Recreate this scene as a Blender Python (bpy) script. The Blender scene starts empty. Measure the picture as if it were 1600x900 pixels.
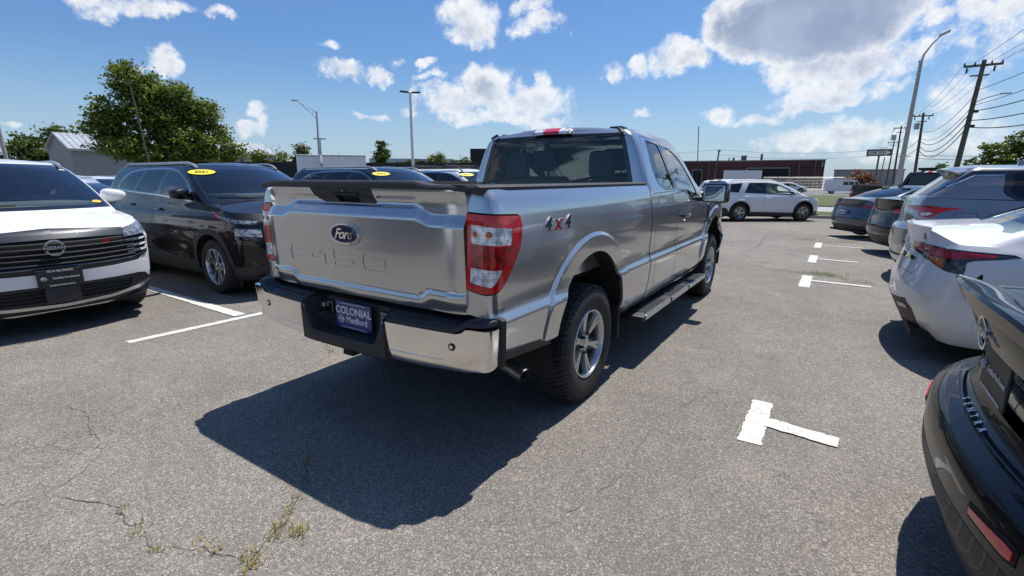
import bpy, bmesh, math, random
import numpy as np
from mathutils import Vector, Matrix
from mathutils.geometry import delaunay_2d_cdt

random.seed(7)
rng = np.random.default_rng(7)
R = math.radians
scene = bpy.context.scene
col = scene.collection

# ------------------------------------------------------------------ camera
cam_d = bpy.data.cameras.new("camera")
cam_d.sensor_width = 36.0
cam_d.lens = 36.0 * 763.35 / 1600.0
cam_d.clip_start = 0.05
cam_d.clip_end = 3000
cam = bpy.data.objects.new("camera", cam_d)
col.objects.link(cam)
cam.location = (0, 0, 1.499)
_yaw, _pitch, _roll = 0.5819, 0.2221, 0.0018
_F = Vector((-math.sin(_yaw) * math.cos(_pitch), math.cos(_yaw) * math.cos(_pitch), -math.sin(_pitch)))
_Rt = Vector((math.cos(_yaw), math.sin(_yaw), 0))
_U = _Rt.cross(_F)
_R2 = _Rt * math.cos(_roll) + _U * math.sin(_roll)
_U2 = -_Rt * math.sin(_roll) + _U * math.cos(_roll)
cam.rotation_euler = Matrix((_R2, _U2, -_F)).transposed().to_euler()
scene.camera = cam

# ------------------------------------------------------------------ light, sky, exposure
SUN_DIR = Vector((0.055, 0.38, 1.0)).normalized()          # towards the sun
SUN_EL = math.asin(SUN_DIR.z)
SUN_AZ = math.atan2(SUN_DIR.x, SUN_DIR.y)
sun_d = bpy.data.lights.new("sun", 'SUN')
sun_d.energy = 5.0
sun_d.angle = R(0.5)
sun_d.color = (1.0, 0.955, 0.89)
sun = bpy.data.objects.new("sun", sun_d)
sun.rotation_euler = SUN_DIR.to_track_quat('Z', 'Y').to_euler()
sun.location = (0, 0, 30)
col.objects.link(sun)
scene.view_settings.view_transform = 'Standard'
scene.view_settings.look = 'None'
scene.view_settings.exposure = 0.13
scene.view_settings.gamma = 1.0
scene.view_settings.use_curve_mapping = False
scene.cycles.max_bounces = 6
scene.cycles.transparent_max_bounces = 10
scene.cycles.glossy_bounces = 4
scene.cycles.diffuse_bounces = 3
scene.cycles.caustics_reflective = False
scene.cycles.caustics_refractive = False


class NT:
    """tiny node-tree writer"""
    def __init__(s, nt):
        s.nt = nt; s.n = nt.nodes; s.l = nt.links
    def node(s, t, **kw):
        nd = s.n.new(t)
        for k, v in kw.items():
            setattr(nd, k, v)
        return nd
    def link(s, a, b):
        s.l.new(a, b)
    def put(s, sock, v):
        if isinstance(v, bpy.types.NodeSocket):
            s.l.new(v, sock)
        elif v is not None:
            sock.default_value = v
    def math(s, op, a, b=None, c=None, clamp=False):
        nd = s.node('ShaderNodeMath', operation=op, use_clamp=clamp)
        s.put(nd.inputs[0], a)
        if b is not None: s.put(nd.inputs[1], b)
        if c is not None: s.put(nd.inputs[2], c)
        return nd.outputs[0]
    def vmath(s, op, a, b=None, out=0):
        nd = s.node('ShaderNodeVectorMath', operation=op)
        s.put(nd.inputs[0], a)
        if b is not None:
            if op == 'SCALE': s.put(nd.inputs['Scale'], b)
            else: s.put(nd.inputs[1], b)
        return nd.outputs[out]
    def mix(s, f, a, b, blend='MIX'):
        nd = s.node('ShaderNodeMix', data_type='RGBA', blend_type=blend)
        s.put(nd.inputs[0], f); s.put(nd.inputs[6], a); s.put(nd.inputs[7], b)
        return nd.outputs[2]
    def noise(s, vec, scale, detail=4, rough=.55, out=0, dist=0.0):
        nd = s.node('ShaderNodeTexNoise')
        nd.inputs['Scale'].default_value = scale
        nd.inputs['Detail'].default_value = detail
        nd.inputs['Roughness'].default_value = rough
        nd.inputs['Distortion'].default_value = dist
        if vec is not None: s.l.new(vec, nd.inputs['Vector'])
        return nd.outputs[out]
    def voronoi(s, vec, scale, feature='F1', out=0, rnd=1.0):
        nd = s.node('ShaderNodeTexVoronoi', feature=feature)
        nd.inputs['Scale'].default_value = scale
        nd.inputs['Randomness'].default_value = rnd
        if vec is not None: s.l.new(vec, nd.inputs['Vector'])
        return nd.outputs[out]
    def ramp(s, f, stops, interp='LINEAR'):
        nd = s.node('ShaderNodeValToRGB')
        nd.color_ramp.interpolation = interp
        e = nd.color_ramp.elements
        while len(e) > 1: e.remove(e[0])
        e[0].position = stops[0][0]; c = stops[0][1]; e[0].color = (*c, 1) if len(c) == 3 else c
        for p, c in stops[1:]:
            x = e.new(p); x.color = (*c, 1) if len(c) == 3 else c
        s.put(nd.inputs[0], f)
        return nd.outputs[0]
    def smooth(s, v, a, b):
        nd = s.node('ShaderNodeMapRange', interpolation_type='SMOOTHSTEP')
        s.put(nd.inputs[0], v); nd.inputs[1].default_value = a; nd.inputs[2].default_value = b
        return nd.outputs[0]


# clouds: azimuth (deg, clockwise from +Y), elevation, half-width, half-height, tilt (deg), density, thickness (0 wispy .. 1 grey)
def build_world():
    w = bpy.data.worlds.new("World")
    scene.world = w
    w.use_nodes = True
    t = NT(w.node_tree)
    for nd in list(t.n): t.n.remove(nd)
    out = t.node('ShaderNodeOutputWorld')
    bg = t.node('ShaderNodeBackground')
    bg.inputs[1].default_value = 0.089
    sky = t.node('ShaderNodeTexSky', sky_type='NISHITA', sun_disc=False)
    sky.sun_elevation = SUN_EL
    sky.sun_rotation = SUN_AZ
    sky.altitude = 5
    sky.air_density = 1.25
    sky.dust_density = 0.6
    sky.ozone_density = 2.2
    tc = t.node('ShaderNodeTexCoord').outputs['Generated']
    D = t.vmath('NORMALIZE', tc)
    # ---- density group: clouds placed in azimuth / elevation, edges broken by fractal noise
    g = bpy.data.node_groups.new("cloud_density", 'ShaderNodeTree')
    g.interface.new_socket("Dir", in_out='INPUT', socket_type='NodeSocketVector')
    g.interface.new_socket("Density", in_out='OUTPUT', socket_type='NodeSocketFloat')
    g.interface.new_socket("Upper", in_out='OUTPUT', socket_type='NodeSocketFloat')
    G = NT(g)
    gi = G.node('NodeGroupInput'); go = G.node('NodeGroupOutput')
    d0_ = gi.outputs[0]
    w1 = G.vmath('SCALE', G.vmath('SUBTRACT', G.noise(d0_, 12.0, 4, .6, out=1), (.5, .5, .5)), .085)
    d = G.vmath('ADD', d0_, w1)
    sp_ = G.node('ShaderNodeSeparateXYZ'); G.link(d, sp_.inputs[0])
    az_ = G.math('ARCTAN2', sp_.outputs[0], sp_.outputs[1])
    el_ = G.math('ARCSINE', sp_.outputs[2])
    cb = G.node('ShaderNodeCombineXYZ'); G.link(az_, cb.inputs[0]); G.link(el_, cb.inputs[1])
    p = cb.outputs[0]
    acc = None
    for (az, el, hw, hh, tilt, k) in CLOUDS:
        q = G.vmath('MULTIPLY', G.vmath('SUBTRACT', p, (R(az), R(el), 0)), (math.cos(R(el)) / R(hw), 1 / R(hh), 0))
        v = G.math('MULTIPLY_ADD', G.vmath('DOT_PRODUCT', q, q, out=1), -k, k)
        acc = v if acc is None else G.math('MAXIMUM', acc, v)
    acc = G.math('MAXIMUM', acc, -.6)
    n1 = G.noise(d0_, 27.0, 6, .68)
    n3 = G.noise(G.vmath('ADD', d0_, (0.003, 0.012, 0.022)), 27.0, 4, .66)
    n2 = G.noise(d0_, 5.0, 3, .5)
    nn = G.math('MULTIPLY', G.math('SUBTRACT', n1, 0.50), 2.9)
    nu = G.math('MULTIPLY', G.math('SUBTRACT', n3, 0.50), 2.9)
    # unseen part of the sky: the same kind of fair-weather cloud, scattered
    vm = G.vmath('DOT_PRODUCT', d0_, (-math.sin(.5819), math.cos(.5819), 0), out=1)
    outside = G.smooth(vm, 0.62, 0.35)
    amb = G.math('MULTIPLY_ADD', G.math('SUBTRACT', n2, 0.60), 5.0, -.05)
    amb = G.math('SUBTRACT', amb, G.math('MULTIPLY', G.math('SUBTRACT', 1.0, outside), 3.0))
    acc = G.math('MAXIMUM', acc, amb)
    G.link(G.math('ADD', acc, nn), go.inputs[0])
    G.link(G.math('ADD', acc, nu), go.inputs[1])
    nd = t.node('ShaderNodeGroup'); nd.node_tree = g
    t.link(D, nd.inputs[0]); d0 = nd.outputs[0]; d1 = nd.outputs[1]
    mask = t.math('POWER', t.smooth(d0, -0.22, 1.05), 1.15)
    sepD = t.node('ShaderNodeSeparateXYZ'); t.link(D, sepD.inputs[0])
    above = t.smooth(sepD.outputs[2], -0.005, 0.02)
    mask = t.math('MULTIPLY', mask, above)
    grey = t.smooth(t.math('ADD', d1, t.math('MULTIPLY', d0, .35)), 0.35, 3.1)
    gv = t.noise(D, 9.0, 5, .6)
    ccol = t.mix(grey, (10.6, 10.6, 10.7, 1), t.mix(t.smooth(gv, .35, .7), (3.2, 4.0, 5.6, 1), (4.6, 5.4, 7.0, 1)))
    # distance haze on low clouds
    skyc = sky.outputs[0]
    skyc = t.mix(1.0, skyc, SKY_TINT, 'MULTIPLY')
    low = t.smooth(sepD.outputs[2], 0.22, 0.0)
    skyc = t.mix(t.math('MULTIPLY', low, .42), skyc, (6.2, 7.7, 9.8, 1))
    ccol = t.mix(t.math('MULTIPLY', low, .25), ccol, skyc)
    fin = t.mix(t.math('MULTIPLY', mask, .94), skyc, ccol)
    # below the horizon: dull ground colour
    gr = t.smooth(sepD.outputs[2], -0.002, -0.03)
    fin = t.mix(gr, fin, (1.6, 1.6, 1.5, 1))
    t.link(fin, bg.inputs[0])
    t.link(bg.outputs[0], out.inputs[0])
    w.cycles.sampling_method = 'MANUAL'
    w.cycles.sample_map_resolution = 256

SKY_TINT = (0.60, 0.84, 1.18, 1)
CLOUDS = [(-71.0, 14.5, 2.82, 1.20, 11.0, 0.90), (-67.2, 14.8, 3.19, 0.96, 9.8, 1.00), (-62.1, 14.7, 1.49, 0.78, 8.0, 0.90), (-67.3, 10.1, 1.38, 1.35, 6.8, 1.10), (-68.9, 9.2, 0.82, 0.73, 6.6, 0.80), (-78.0, 4.6, 0.65, 0.45, 4.7, 0.80), (-59.7, 6.6, 1.34, 1.04, 3.3, 1.00), (-60.4, 4.6, 1.40, 0.70, 2.5, 0.80), (-58.9, 5.0, 0.65, 1.14, 2.5, 0.70), (-51.6, 10.5, 2.23, 0.97, 3.5, 0.95), (-47.9, 10.5, 2.03, 0.78, 2.8, 1.00), (-45.6, 11.6, 1.17, 0.49, 2.6, 0.70), (-37.8, 16.0, 3.37, 2.38, 1.3, 1.20), (-31.2, 17.3, 2.47, 0.90, -0.5, 1.00), (-30.5, 15.6, 3.54, 1.34, -0.7, 1.10), (-42.5, 11.5, 0.82, 0.43, 1.9, 0.70), (-42.1, 10.3, 1.36, 0.43, 1.7, 0.55), (-43.7, 8.1, 0.76, 1.63, 1.6, 0.70), (-44.7, 7.5, 1.06, 0.75, 1.6, 0.70), (-36.3, 9.7, 3.56, 2.65, 0.6, 1.40), (-40.4, 8.0, 3.09, 1.80, 1.1, 1.10), (-31.3, 8.1, 4.86, 1.96, -0.2, 1.20), (-29.9, 10.1, 0.93, 1.32, -0.5, 0.80), (-29.4, 6.1, 3.01, 1.00, -0.3, 0.90), (-34.1, 6.8, 7.88, 0.92, 0.2, 0.90), (-48.8, 6.2, 1.62, 0.52, 1.8, 0.60), (-52.6, 12.7, 0.81, 0.47, 4.5, 0.50), (-15.8, 12.1, 3.32, 1.63, -3.7, 1.10), (-19.7, 11.6, 2.02, 1.40, -2.7, 0.95), (-22.5, 11.2, 0.96, 0.99, -2.0, 0.70), (-19.4, 6.4, 1.49, 0.45, -1.5, 0.50), (-4.3, 14.2, 10.02, 4.35, -7.6, 3.20), (-11.8, 14.2, 2.59, 2.69, -5.5, 2.00), (-1.5, 9.9, 6.71, 2.14, -6.0, 1.35), (-0.6, 10.5, 4.37, 1.48, -6.6, 1.20), (-2.0, 7.8, 5.73, 1.11, -4.6, 1.10), (-3.9, 6.6, 3.60, 0.94, -3.6, 1.10), (-11.7, 6.7, 2.05, 1.22, -2.6, 1.00), (-7.8, 5.9, 3.11, 0.77, -2.7, 0.90), (4.5, 13.0, 2.46, 0.84, -9.8, 1.00), (8.7, 13.0, 3.34, 1.15, -11.4, 1.00), (4.6, 10.6, 1.34, 1.27, -8.0, 0.80), (7.3, 10.6, 0.80, 0.78, -8.8, 0.80), (-4.1, 3.5, 3.81, 1.54, -1.8, 1.00), (1.0, 4.0, 3.84, 1.85, -2.6, 1.00), (7.1, 6.3, 2.11, 1.54, -5.2, 0.75), (8.6, 4.6, 3.99, 1.18, -4.0, 0.60), (6.4, 2.9, 3.83, 1.37, -2.3, 0.70), (9.0, 11.4, 4.62, 3.21, -10.1, 0.42), (11.6, 2.2, 1.63, 0.69, -2.1, 0.60), (3.9, 1.9, 4.12, 0.78, -1.3, 0.60)]
#CLOUDTABLE#
build_world()


# ------------------------------------------------------------------ materials
MATS = {}
def new_mat(name):
    m = bpy.data.materials.new(name); m.use_nodes = True
    t = NT(m.node_tree)
    b = t.n['Principled BSDF']
    return m, t, b

def mat(name, color, rough=.5, metal=0.0, coat=0.0, spec=.5, noise=0.0, nscale=30, bump=0.0, coat_rough=.03, emit=None, trans=0, bscale=None, ior=1.5):
    if name in MATS: return MATS[name]
    m, t, b = new_mat(name)
    b.inputs['Roughness'].default_value = rough
    b.inputs['Metallic'].default_value = metal
    b.inputs['Coat Weight'].default_value = coat
    b.inputs['Coat Roughness'].default_value = coat_rough
    b.inputs['Specular IOR Level'].default_value = spec
    b.inputs['IOR'].default_value = ior
    if trans: b.inputs['Transmission Weight'].default_value = trans
    tc = t.node('ShaderNodeTexCoord').outputs['Object']
    if noise:
        n = t.noise(tc, nscale, 5, .6)
        c0 = tuple(max(0, c * (1 - noise)) for c in color) + (1,)
        c1 = tuple(min(1, c * (1 + noise)) for c in color) + (1,)
        t.link(t.mix(t.smooth(n, .3, .7), c0, c1), b.inputs['Base Color'])
        r = t.math('ADD', t.math('MULTIPLY', t.math('SUBTRACT', n, .5), .25), rough)
        t.link(r, b.inputs['Roughness'])
    else:
        b.inputs['Base Color'].default_value = (*color, 1)
    if bump:
        bn = t.node('ShaderNodeBump'); bn.inputs['Strength'].default_value = bump
        bn.inputs['Distance'].default_value = .004
        t.link(t.noise(tc, bscale or nscale * 3, 4), bn.inputs['Height']); t.link(bn.outputs[0], b.inputs['Normal'])
    if emit:
        b.inputs['Emission Color'].default_value = (*color, 1); b.inputs['Emission Strength'].default_value = emit
    MATS[name] = m
    return m

def paint(name, color, metal=.0, rough=.35, flake=0.0, coat=1.0, dust=.05):
    """car paint: flake base under clear coat, faint dust on up-facing faces"""
    if name in MATS: return MATS[name]
    m, t, b = new_mat(name)
    tc = t.node('ShaderNodeTexCoord').outputs['Object']
    base = (*color, 1)
    if flake:
        v = t.voronoi(tc, 900.0, out=1)
        sp = t.node('ShaderNodeSeparateColor'); t.link(v, sp.inputs[0])
        c0 = tuple(c * (1 - flake) for c in color) + (1,); c1 = tuple(min(1, c * (1 + flake)) for c in color) + (1,)
        base = t.mix(sp.outputs[0], c0, c1)
    n = t.noise(tc, 2.2, 6, .65)
    dm = t.math('MULTIPLY', t.smooth(n, .35, .8), dust)
    geo = t.node('ShaderNodeNewGeometry')
    t.link(t.mix(dm, base, (.36, .33, .28, 1)), b.inputs['Base Color'])
    b.inputs['Metallic'].default_value = metal
    t.link(t.math('ADD', rough, t.math('MULTIPLY', dm, .8)), b.inputs['Roughness'])
    b.inputs['Coat Weight'].default_value = coat
    b.inputs['Coat IOR'].default_value = 1.55 if sum(color) > .1 else 1.42
    b.inputs['Specular IOR Level'].default_value = .5 if metal > .5 else .12
    t.link(t.math('ADD', .015, t.math('MULTIPLY', dm, .35)), b.inputs['Coat Roughness'])
    MATS[name] = m
    return m

def glass(name, tint, refl=1.0, rough=0.0):
    """window glass: tinted see-through pane with Fresnel reflection"""
    if name in MATS: return MATS[name]
    m = bpy.data.materials.new(name); m.use_nodes = True
    t = NT(m.node_tree)
    for nd in list(t.n): t.n.remove(nd)
    out = t.node('ShaderNodeOutputMaterial')
    tr = t.node('ShaderNodeBsdfTransparent'); tr.inputs[0].default_value = (*tint, 1)
    gl = t.node('ShaderNodeBsdfAnisotropic') if False else t.node('ShaderNodeBsdfGlossy')
    gl.inputs['Roughness'].default_value = rough + .004
    fr = t.node('ShaderNodeFresnel'); fr.inputs[0].default_value = 1.52
    # two faces of a pane reflect about twice as much as one
    f = t.math('MULTIPLY', fr.outputs[0], 1.9 * refl, clamp=True)
    mx = t.node('ShaderNodeMixShader'); t.link(f, mx.inputs[0]); t.link(tr.outputs[0], mx.inputs[1]); t.link(gl.outputs[0], mx.inputs[2])
    t.link(mx.outputs[0], out.inputs[0])
    MATS[name] = m
    return m

def lens(name, color, rough=.12, ribs=0.0, emit=0.0, scale=160):
    """lamp lens: coloured glossy plastic over a ribbed reflector"""
    if name in MATS: return MATS[name]
    m, t, b = new_mat(name)
    tc = t.node('ShaderNodeTexCoord').outputs['Object']
    sx = t.node('ShaderNodeSeparateXYZ'); t.link(tc, sx.inputs[0])
    k = t.math('MULTIPLY', t.math('ADD', t.math('SINE', t.math('MULTIPLY', sx.outputs[2], scale * 2.2)), t.math('SINE', t.math('MULTIPLY', t.math('ADD', sx.outputs[1], sx.outputs[0]), scale))), .25)
    k = t.math('ADD', k, .5)
    n = t.noise(tc, 26.0, 3)
    k = t.math('ADD', t.math('MULTIPLY', k, .35), t.math('MULTIPLY', t.smooth(n, .38, .62), .75))
    c0 = tuple(c * (1 - ribs) for c in color) + (1,); c1 = (*[min(1, c * (1 + ribs * .6)) for c in color], 1)
    t.link(t.mix(k, c0, c1), b.inputs['Base Color'])
    b.inputs['Roughness'].default_value = .3
    b.inputs['Metallic'].default_value = .0
    b.inputs['Specular IOR Level'].default_value = .25
    b.inputs['Coat Weight'].default_value = 1; b.inputs['Coat Roughness'].default_value = .02
    bn = t.node('ShaderNodeBump'); bn.inputs['Strength'].default_value = .3; bn.inputs['Distance'].default_value = .002
    t.link(k, bn.inputs['Height']); t.link(bn.outputs[0], b.inputs['Normal'])
    if emit:
        b.inputs['Emission Color'].default_value = (*color, 1); b.inputs['Emission Strength'].default_value = emit
    MATS[name] = m
    return m

M_SILVER = paint('silver_paint', (.55, .555, .56), metal=.82, rough=.21, flake=.10, dust=.03)
M_WHITE = paint('white_paint', (.80, .80, .79), metal=0, rough=.4, dust=.03)
M_PEARL = paint('pearl_white_paint', (.74, .76, .77), metal=.1, rough=.35, dust=.03)
M_BLACK = paint('black_paint', (.006, .006, .007), metal=0, rough=.35, dust=.006)
M_BLACK2 = paint('black_sedan_paint', (.005, .005, .0055), metal=0, rough=.4, dust=.004, coat=.5)
M_NAVY = paint('navy_paint', (.012, .02, .04), metal=.4, rough=.35, dust=.02)
M_SLATE = paint('slate_blue_paint', (.05, .068, .10), metal=.6, rough=.3, dust=.02)
M_GREY = paint('gunmetal_paint', (.27, .275, .28), metal=.8, rough=.30, flake=.1, dust=.03)
M_DGREEN = paint('dark_pickup_paint', (.022, .026, .024), metal=.3, rough=.35, dust=.05)
M_TRIM = mat('black_trim_plastic', (.022, .022, .023), .55, noise=.25, nscale=60, bump=.25, bscale=900)
M_PAD = mat('step_pad_rubber', (.016, .017, .019), .48, noise=.3, nscale=40, bump=.3, bscale=500)
M_GAP = mat('gap_shadow_rubber', (.006, .006, .006), .8)
M_GLOSSBLK = mat('gloss_black_trim', (.008, .008, .009), .12, coat=1)
M_CHROME = mat('chrome', (.78, .77, .75), .035, 1.0, noise=.0)
M_BCHROME = mat('bumper_chrome', (.80, .79, .77), .10, 1.0, noise=.05, nscale=6, bump=.10, bscale=90)
M_EMBLEM = mat('emblem_silver', (.72, .73, .74), .28, .85)
M_DCHROME = mat('dark_chrome', (.18, .19, .2), .1, 1.0)
M_ALLOY = mat('alloy_rim', (.52, .53, .54), .28, .9, coat=.6, noise=.08, nscale=20)
M_ALLOYB = mat('machined_alloy', (.62, .62, .62), .22, .9, noise=.06)
M_RIMDARK = mat('dark_rim_pocket', (.02, .02, .021), .35, .3)
M_TYRE = mat('tyre_rubber', (.024, .023, .022), .78, noise=.35, nscale=14, bump=.5, bscale=120)
M_TREAD = mat('tyre_tread_rubber', (.030, .028, .026), .85, noise=.35, nscale=25, bump=.6, bscale=200)
M_UNDER = mat('underbody_black', (.012, .012, .012), .8, noise=.4, nscale=9)
M_STEEL = mat('dull_exhaust_steel', (.34, .31, .28), .42, .9, noise=.3, nscale=18)
M_INT = mat('interior_black', (.085, .085, .09), .7, noise=.2, nscale=20)
M_SEAT = mat('seat_grey_cloth', (.14, .145, .155), .9, noise=.2, nscale=80, bump=.4)
M_DASH = mat('dashboard_grey', (.16, .16, .165), .7, noise=.1, nscale=20)
M_SEATL = mat('seat_light_cloth', (.40, .40, .39), .9, noise=.1, nscale=60)
M_GLASS = glass('clear_car_glass', (.74, .82, .80))
M_GLASSM = glass('rear_window_glass', (.66, .77, .77), refl=.7)
M_GLASSD = glass('privacy_glass', (.04, .045, .05), refl=.85)
M_WSHIELD = glass('windshield_glass', (.68, .78, .76), refl=1.15)
M_RED = lens('red_lens', (.60, .004, .008), ribs=.30)
M_REDD = lens('deep_red_lens', (.36, .002, .004), ribs=.7)
M_REDL = lens('bright_red_lens', (.62, .012, .02), ribs=.2)
M_CLEAR = lens('clear_lens', (.74, .74, .74), ribs=.55, scale=210)
M_AMBER = lens('amber_lens', (.55, .12, .02), ribs=.4)
M_SMOKE = lens('smoked_lens', (.05, .012, .014), ribs=.4)
M_HEAD = lens('headlamp_lens', (.17, .20, .24), ribs=.8, scale=120)
M_MIRROR = mat('mirror_glass', (.75, .8, .82), .01, 1.0)
M_PLATEBLUE = mat('blue_plate', (.012, .022, .17), .35, coat=.4, noise=.12, nscale=30)
M_LETW = mat('white_print', (.72, .72, .72), .5)
M_YEL = mat('yellow_sticker', (.86, .70, .03), .5)
M_YELO = mat('orange_yellow_sticker', (.90, .47, .02), .5)
M_INK = mat('black_print', (.02, .02, .02), .5)
M_REDP = mat('red_print', (.30, .006, .010), .4)
M_OVAL = mat('navy_badge', (.006, .014, .07), .45, spec=.2)


# ------------------------------------------------------------------ mesh helpers
def mesh_obj(name, V, F, m=None, parent=None, N=None, smooth=True, mats=None, midx=None):
    me = bpy.data.meshes.new(name)
    me.from_pydata([tuple(map(float, v)) for v in V], [], [tuple(map(int, f)) for f in F])
    if smooth:
        me.polygons.foreach_set('use_smooth', [True] * len(me.polygons))
    else:
        me.polygons.foreach_set('use_smooth', [False] * len(me.polygons))
    if mats:
        for q in mats: me.materials.append(q)
        me.polygons.foreach_set('material_index', midx)
    elif m: me.materials.append(m)
    me.update()
    if N is not None:
        at = me.attributes.new('custom_normal', 'FLOAT_VECTOR', 'POINT')
        at.data.foreach_set('vector', np.asarray(N, np.float32).reshape(-1))
    o = bpy.data.objects.new(name, me)
    col.objects.link(o)
    if parent is not None: o.parent = parent
    return o

def thing(name, label, cat, loc=(0, 0, 0), rotz=0.0, group=None):
    o = bpy.data.objects.new(name, None)
    o.empty_display_size = .2
    col.objects.link(o)
    o.location = loc; o.rotation_euler = (0, 0, rotz)
    o['label'] = label; o['category'] = cat
    if group: o['group'] = group
    return o

def tag(o, label, cat, group=None):
    o['label'] = label; o['category'] = cat
    if group: o['group'] = group
    return o

def struct(o):
    o['kind'] = 'structure'
    return o

def stuff(o):
    o['kind'] = 'stuff'
    return o


class MB:
    """collects simple shapes, then builds ONE mesh"""
    def __init__(s):
        s.V = []; s.F = []; s.mi = []; s.cur = 0
    def add(s, V, F):
        b = len(s.V)
        s.V += [tuple(v) for v in V]
        s.F += [tuple(i + b for i in f) for f in F]
        s.mi += [s.cur] * len(F)
        return s
    def box(s, x0, x1, y0, y1, z0, z1, M=None):
        V = [Vector((x, y, z)) for z in (z0, z1) for y in (y0, y1) for x in (x0, x1)]
        if M is not None: V = [M @ v for v in V]
        return s.add(V, [(0, 2, 3, 1), (4, 5, 7, 6), (0, 1, 5, 4), (2, 6, 7, 3), (0, 4, 6, 2), (1, 3, 7, 5)])
    def bbox(s, x0, x1, y0, y1, z0, z1, b=.01, M=None):
        """box with chamfered edges"""
        bm = bmesh.new()
        bmesh.ops.create_cube(bm, size=1)
        for v in bm.verts:
            v.co = Vector((x0 + (x1 - x0) * (v.co.x + .5), y0 + (y1 - y0) * (v.co.y + .5), z0 + (z1 - z0) * (v.co.z + .5)))
        bmesh.ops.bevel(bm, geom=list(bm.edges) + list(bm.verts), offset=b, segments=2, profile=.5, affect='EDGES')
        bm.verts.ensure_lookup_table(); bm.verts.index_update()
        V = [v.co.copy() for v in bm.verts]
        if M is not None: V = [M @ v for v in V]
        F = [[v.index for v in f.verts] for f in bm.faces]
        bm.free()
        return s.add(V, F)
    def tube(s, pts, r, n=10, cap=True, r1=None):
        pts = [Vector(p) for p in pts]
        rs = [r] * len(pts) if not isinstance(r, (list, tuple)) else list(r)
        if r1 is not None: rs = [r + (r1 - r) * i / (len(pts) - 1) for i in range(len(pts))]
        V = []; F = []
        up = None
        for i, p in enumerate(pts):
            d = (pts[min(i + 1, len(pts) - 1)] - pts[max(i - 1, 0)]).normalized()
            if up is None:
                up = Vector((0, 0, 1)) if abs(d.z) < .9 else Vector((1, 0, 0))
            a = d.cross(up).normalized(); b_ = a.cross(d).normalized(); up = b_
            for k in range(n):
                t_ = 2 * math.pi * k / n
                V.append(p + (a * math.cos(t_) + b_ * math.sin(t_)) * rs[i])
        for i in range(len(pts) - 1):
            for k in range(n):
                F.append((i * n + k, i * n + (k + 1) % n, (i + 1) * n + (k + 1) % n, (i + 1) * n + k))
        if cap:
            F.append(tuple(reversed(range(n)))); F.append(tuple((len(pts) - 1) * n + k for k in range(n)))
        F = [tuple(reversed(f)) for f in F]
        return s.add(V, F)
    def lathe(s, prof, n=32, axis='X', c=(0, 0, 0), close=False):
        """prof: list of (axial, radius)"""
        V = []; F = []
        m_ = len(prof)
        for k in range(n):
            t_ = 2 * math.pi * k / n
            for (a, r) in prof:
                if axis == 'X': V.append((c[0] + a, c[1] + r * math.cos(t_), c[2] + r * math.sin(t_)))
                elif axis == 'Z': V.append((c[0] + r * math.cos(t_), c[1] + r * math.sin(t_), c[2] + a))
                else: V.append((c[0] + r * math.sin(t_), c[1] + a, c[2] + r * math.cos(t_)))
        for k in range(n):
            k2 = (k + 1) % n
            for j in range(m_ - 1 if not close else m_):
                j2 = (j + 1) % m_
                F.append((k * m_ + j, k2 * m_ + j, k2 * m_ + j2, k * m_ + j2))
        return s.add(V, F)
    def prism(s, poly, d0, d1, axis='Y'):
        """extrude 2D polygon; axis Y: poly=(x,z); X: (y,z); Z: (x,y)"""
        n = len(poly); V = []
        for d in (d0, d1):
            for (a, b) in poly:
                V.append((a, d, b) if axis == 'Y' else ((d, a, b) if axis == 'X' else (a, b, d)))
        F = [tuple(range(n)), tuple(reversed(range(n, 2 * n)))]
        for i in range(n):
            j = (i + 1) % n
            F.append((i, i + n, j + n, j))
        return s.add(V, F)
    def build(s, name, m, parent=None, smooth=False, mats=None, fix=True):
        o = mesh_obj(name, s.V, s.F, m, parent, smooth=smooth, mats=mats, midx=s.mi if mats else None)
        if fix:
            bm = bmesh.new(); bm.from_mesh(o.data)
            bmesh.ops.recalc_face_normals(bm, faces=bm.faces)
            bm.to_mesh(o.data); bm.free()
        if smooth == 'auto':
            o.data.polygons.foreach_set('use_smooth', [True] * len(o.data.polygons))
            o.data.set_sharp_from_angle(angle=R(38))
        return o


def rp(pts, n=4):
    """round the corners of a polygon: pts = (x, y) or (x, y, r)"""
    P = [(p[0], p[1], p[2] if len(p) > 2 else 0) for p in pts]
    out = []
    N_ = len(P)
    for i in range(N_):
        a = Vector(P[i - 1][:2]); b = Vector(P[i][:2]); c = Vector(P[(i + 1) % N_][:2]); r = P[i][2]
        if r <= 0: out.append(tuple(b)); continue
        u = (a - b); v = (c - b)
        k = min(r, u.length * .48, v.length * .48)
        p0 = b + u.normalized() * k; p1 = b + v.normalized() * k
        for j in range(n + 1):
            t_ = j / n
            out.append(tuple(p0 * (1 - t_) ** 2 + b * 2 * t_ * (1 - t_) + p1 * t_ ** 2))
    return out

def arc(cx, cz, r, a0, a1, n=20):
    return [(cx + r * math.cos(R(a0 + (a1 - a0) * i / n)), cz + r * math.sin(R(a0 + (a1 - a0) * i / n))) for i in range(n + 1)]

def offset_poly(poly, d):
    """grow (d>0) a polygon"""
    P = np.array([p[:2] for p in poly], float)
    ar = np.sum(P[:, 0] * np.roll(P[:, 1], -1) - np.roll(P[:, 0], -1) * P[:, 1])
    sg = 1 if ar > 0 else -1
    e = np.roll(P, -1, 0) - P
    L = np.maximum(np.hypot(e[:, 0], e[:, 1]), 1e-9)
    n = np.stack([e[:, 1] / L, -e[:, 0] / L], 1) * sg
    nb = n + np.roll(n, 1, 0)
    q = np.sum(nb * nb, 1, keepdims=True)
    nb = nb / np.maximum(q, .6) * 2
    return [tuple(x) for x in (P + nb * d)]

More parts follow.
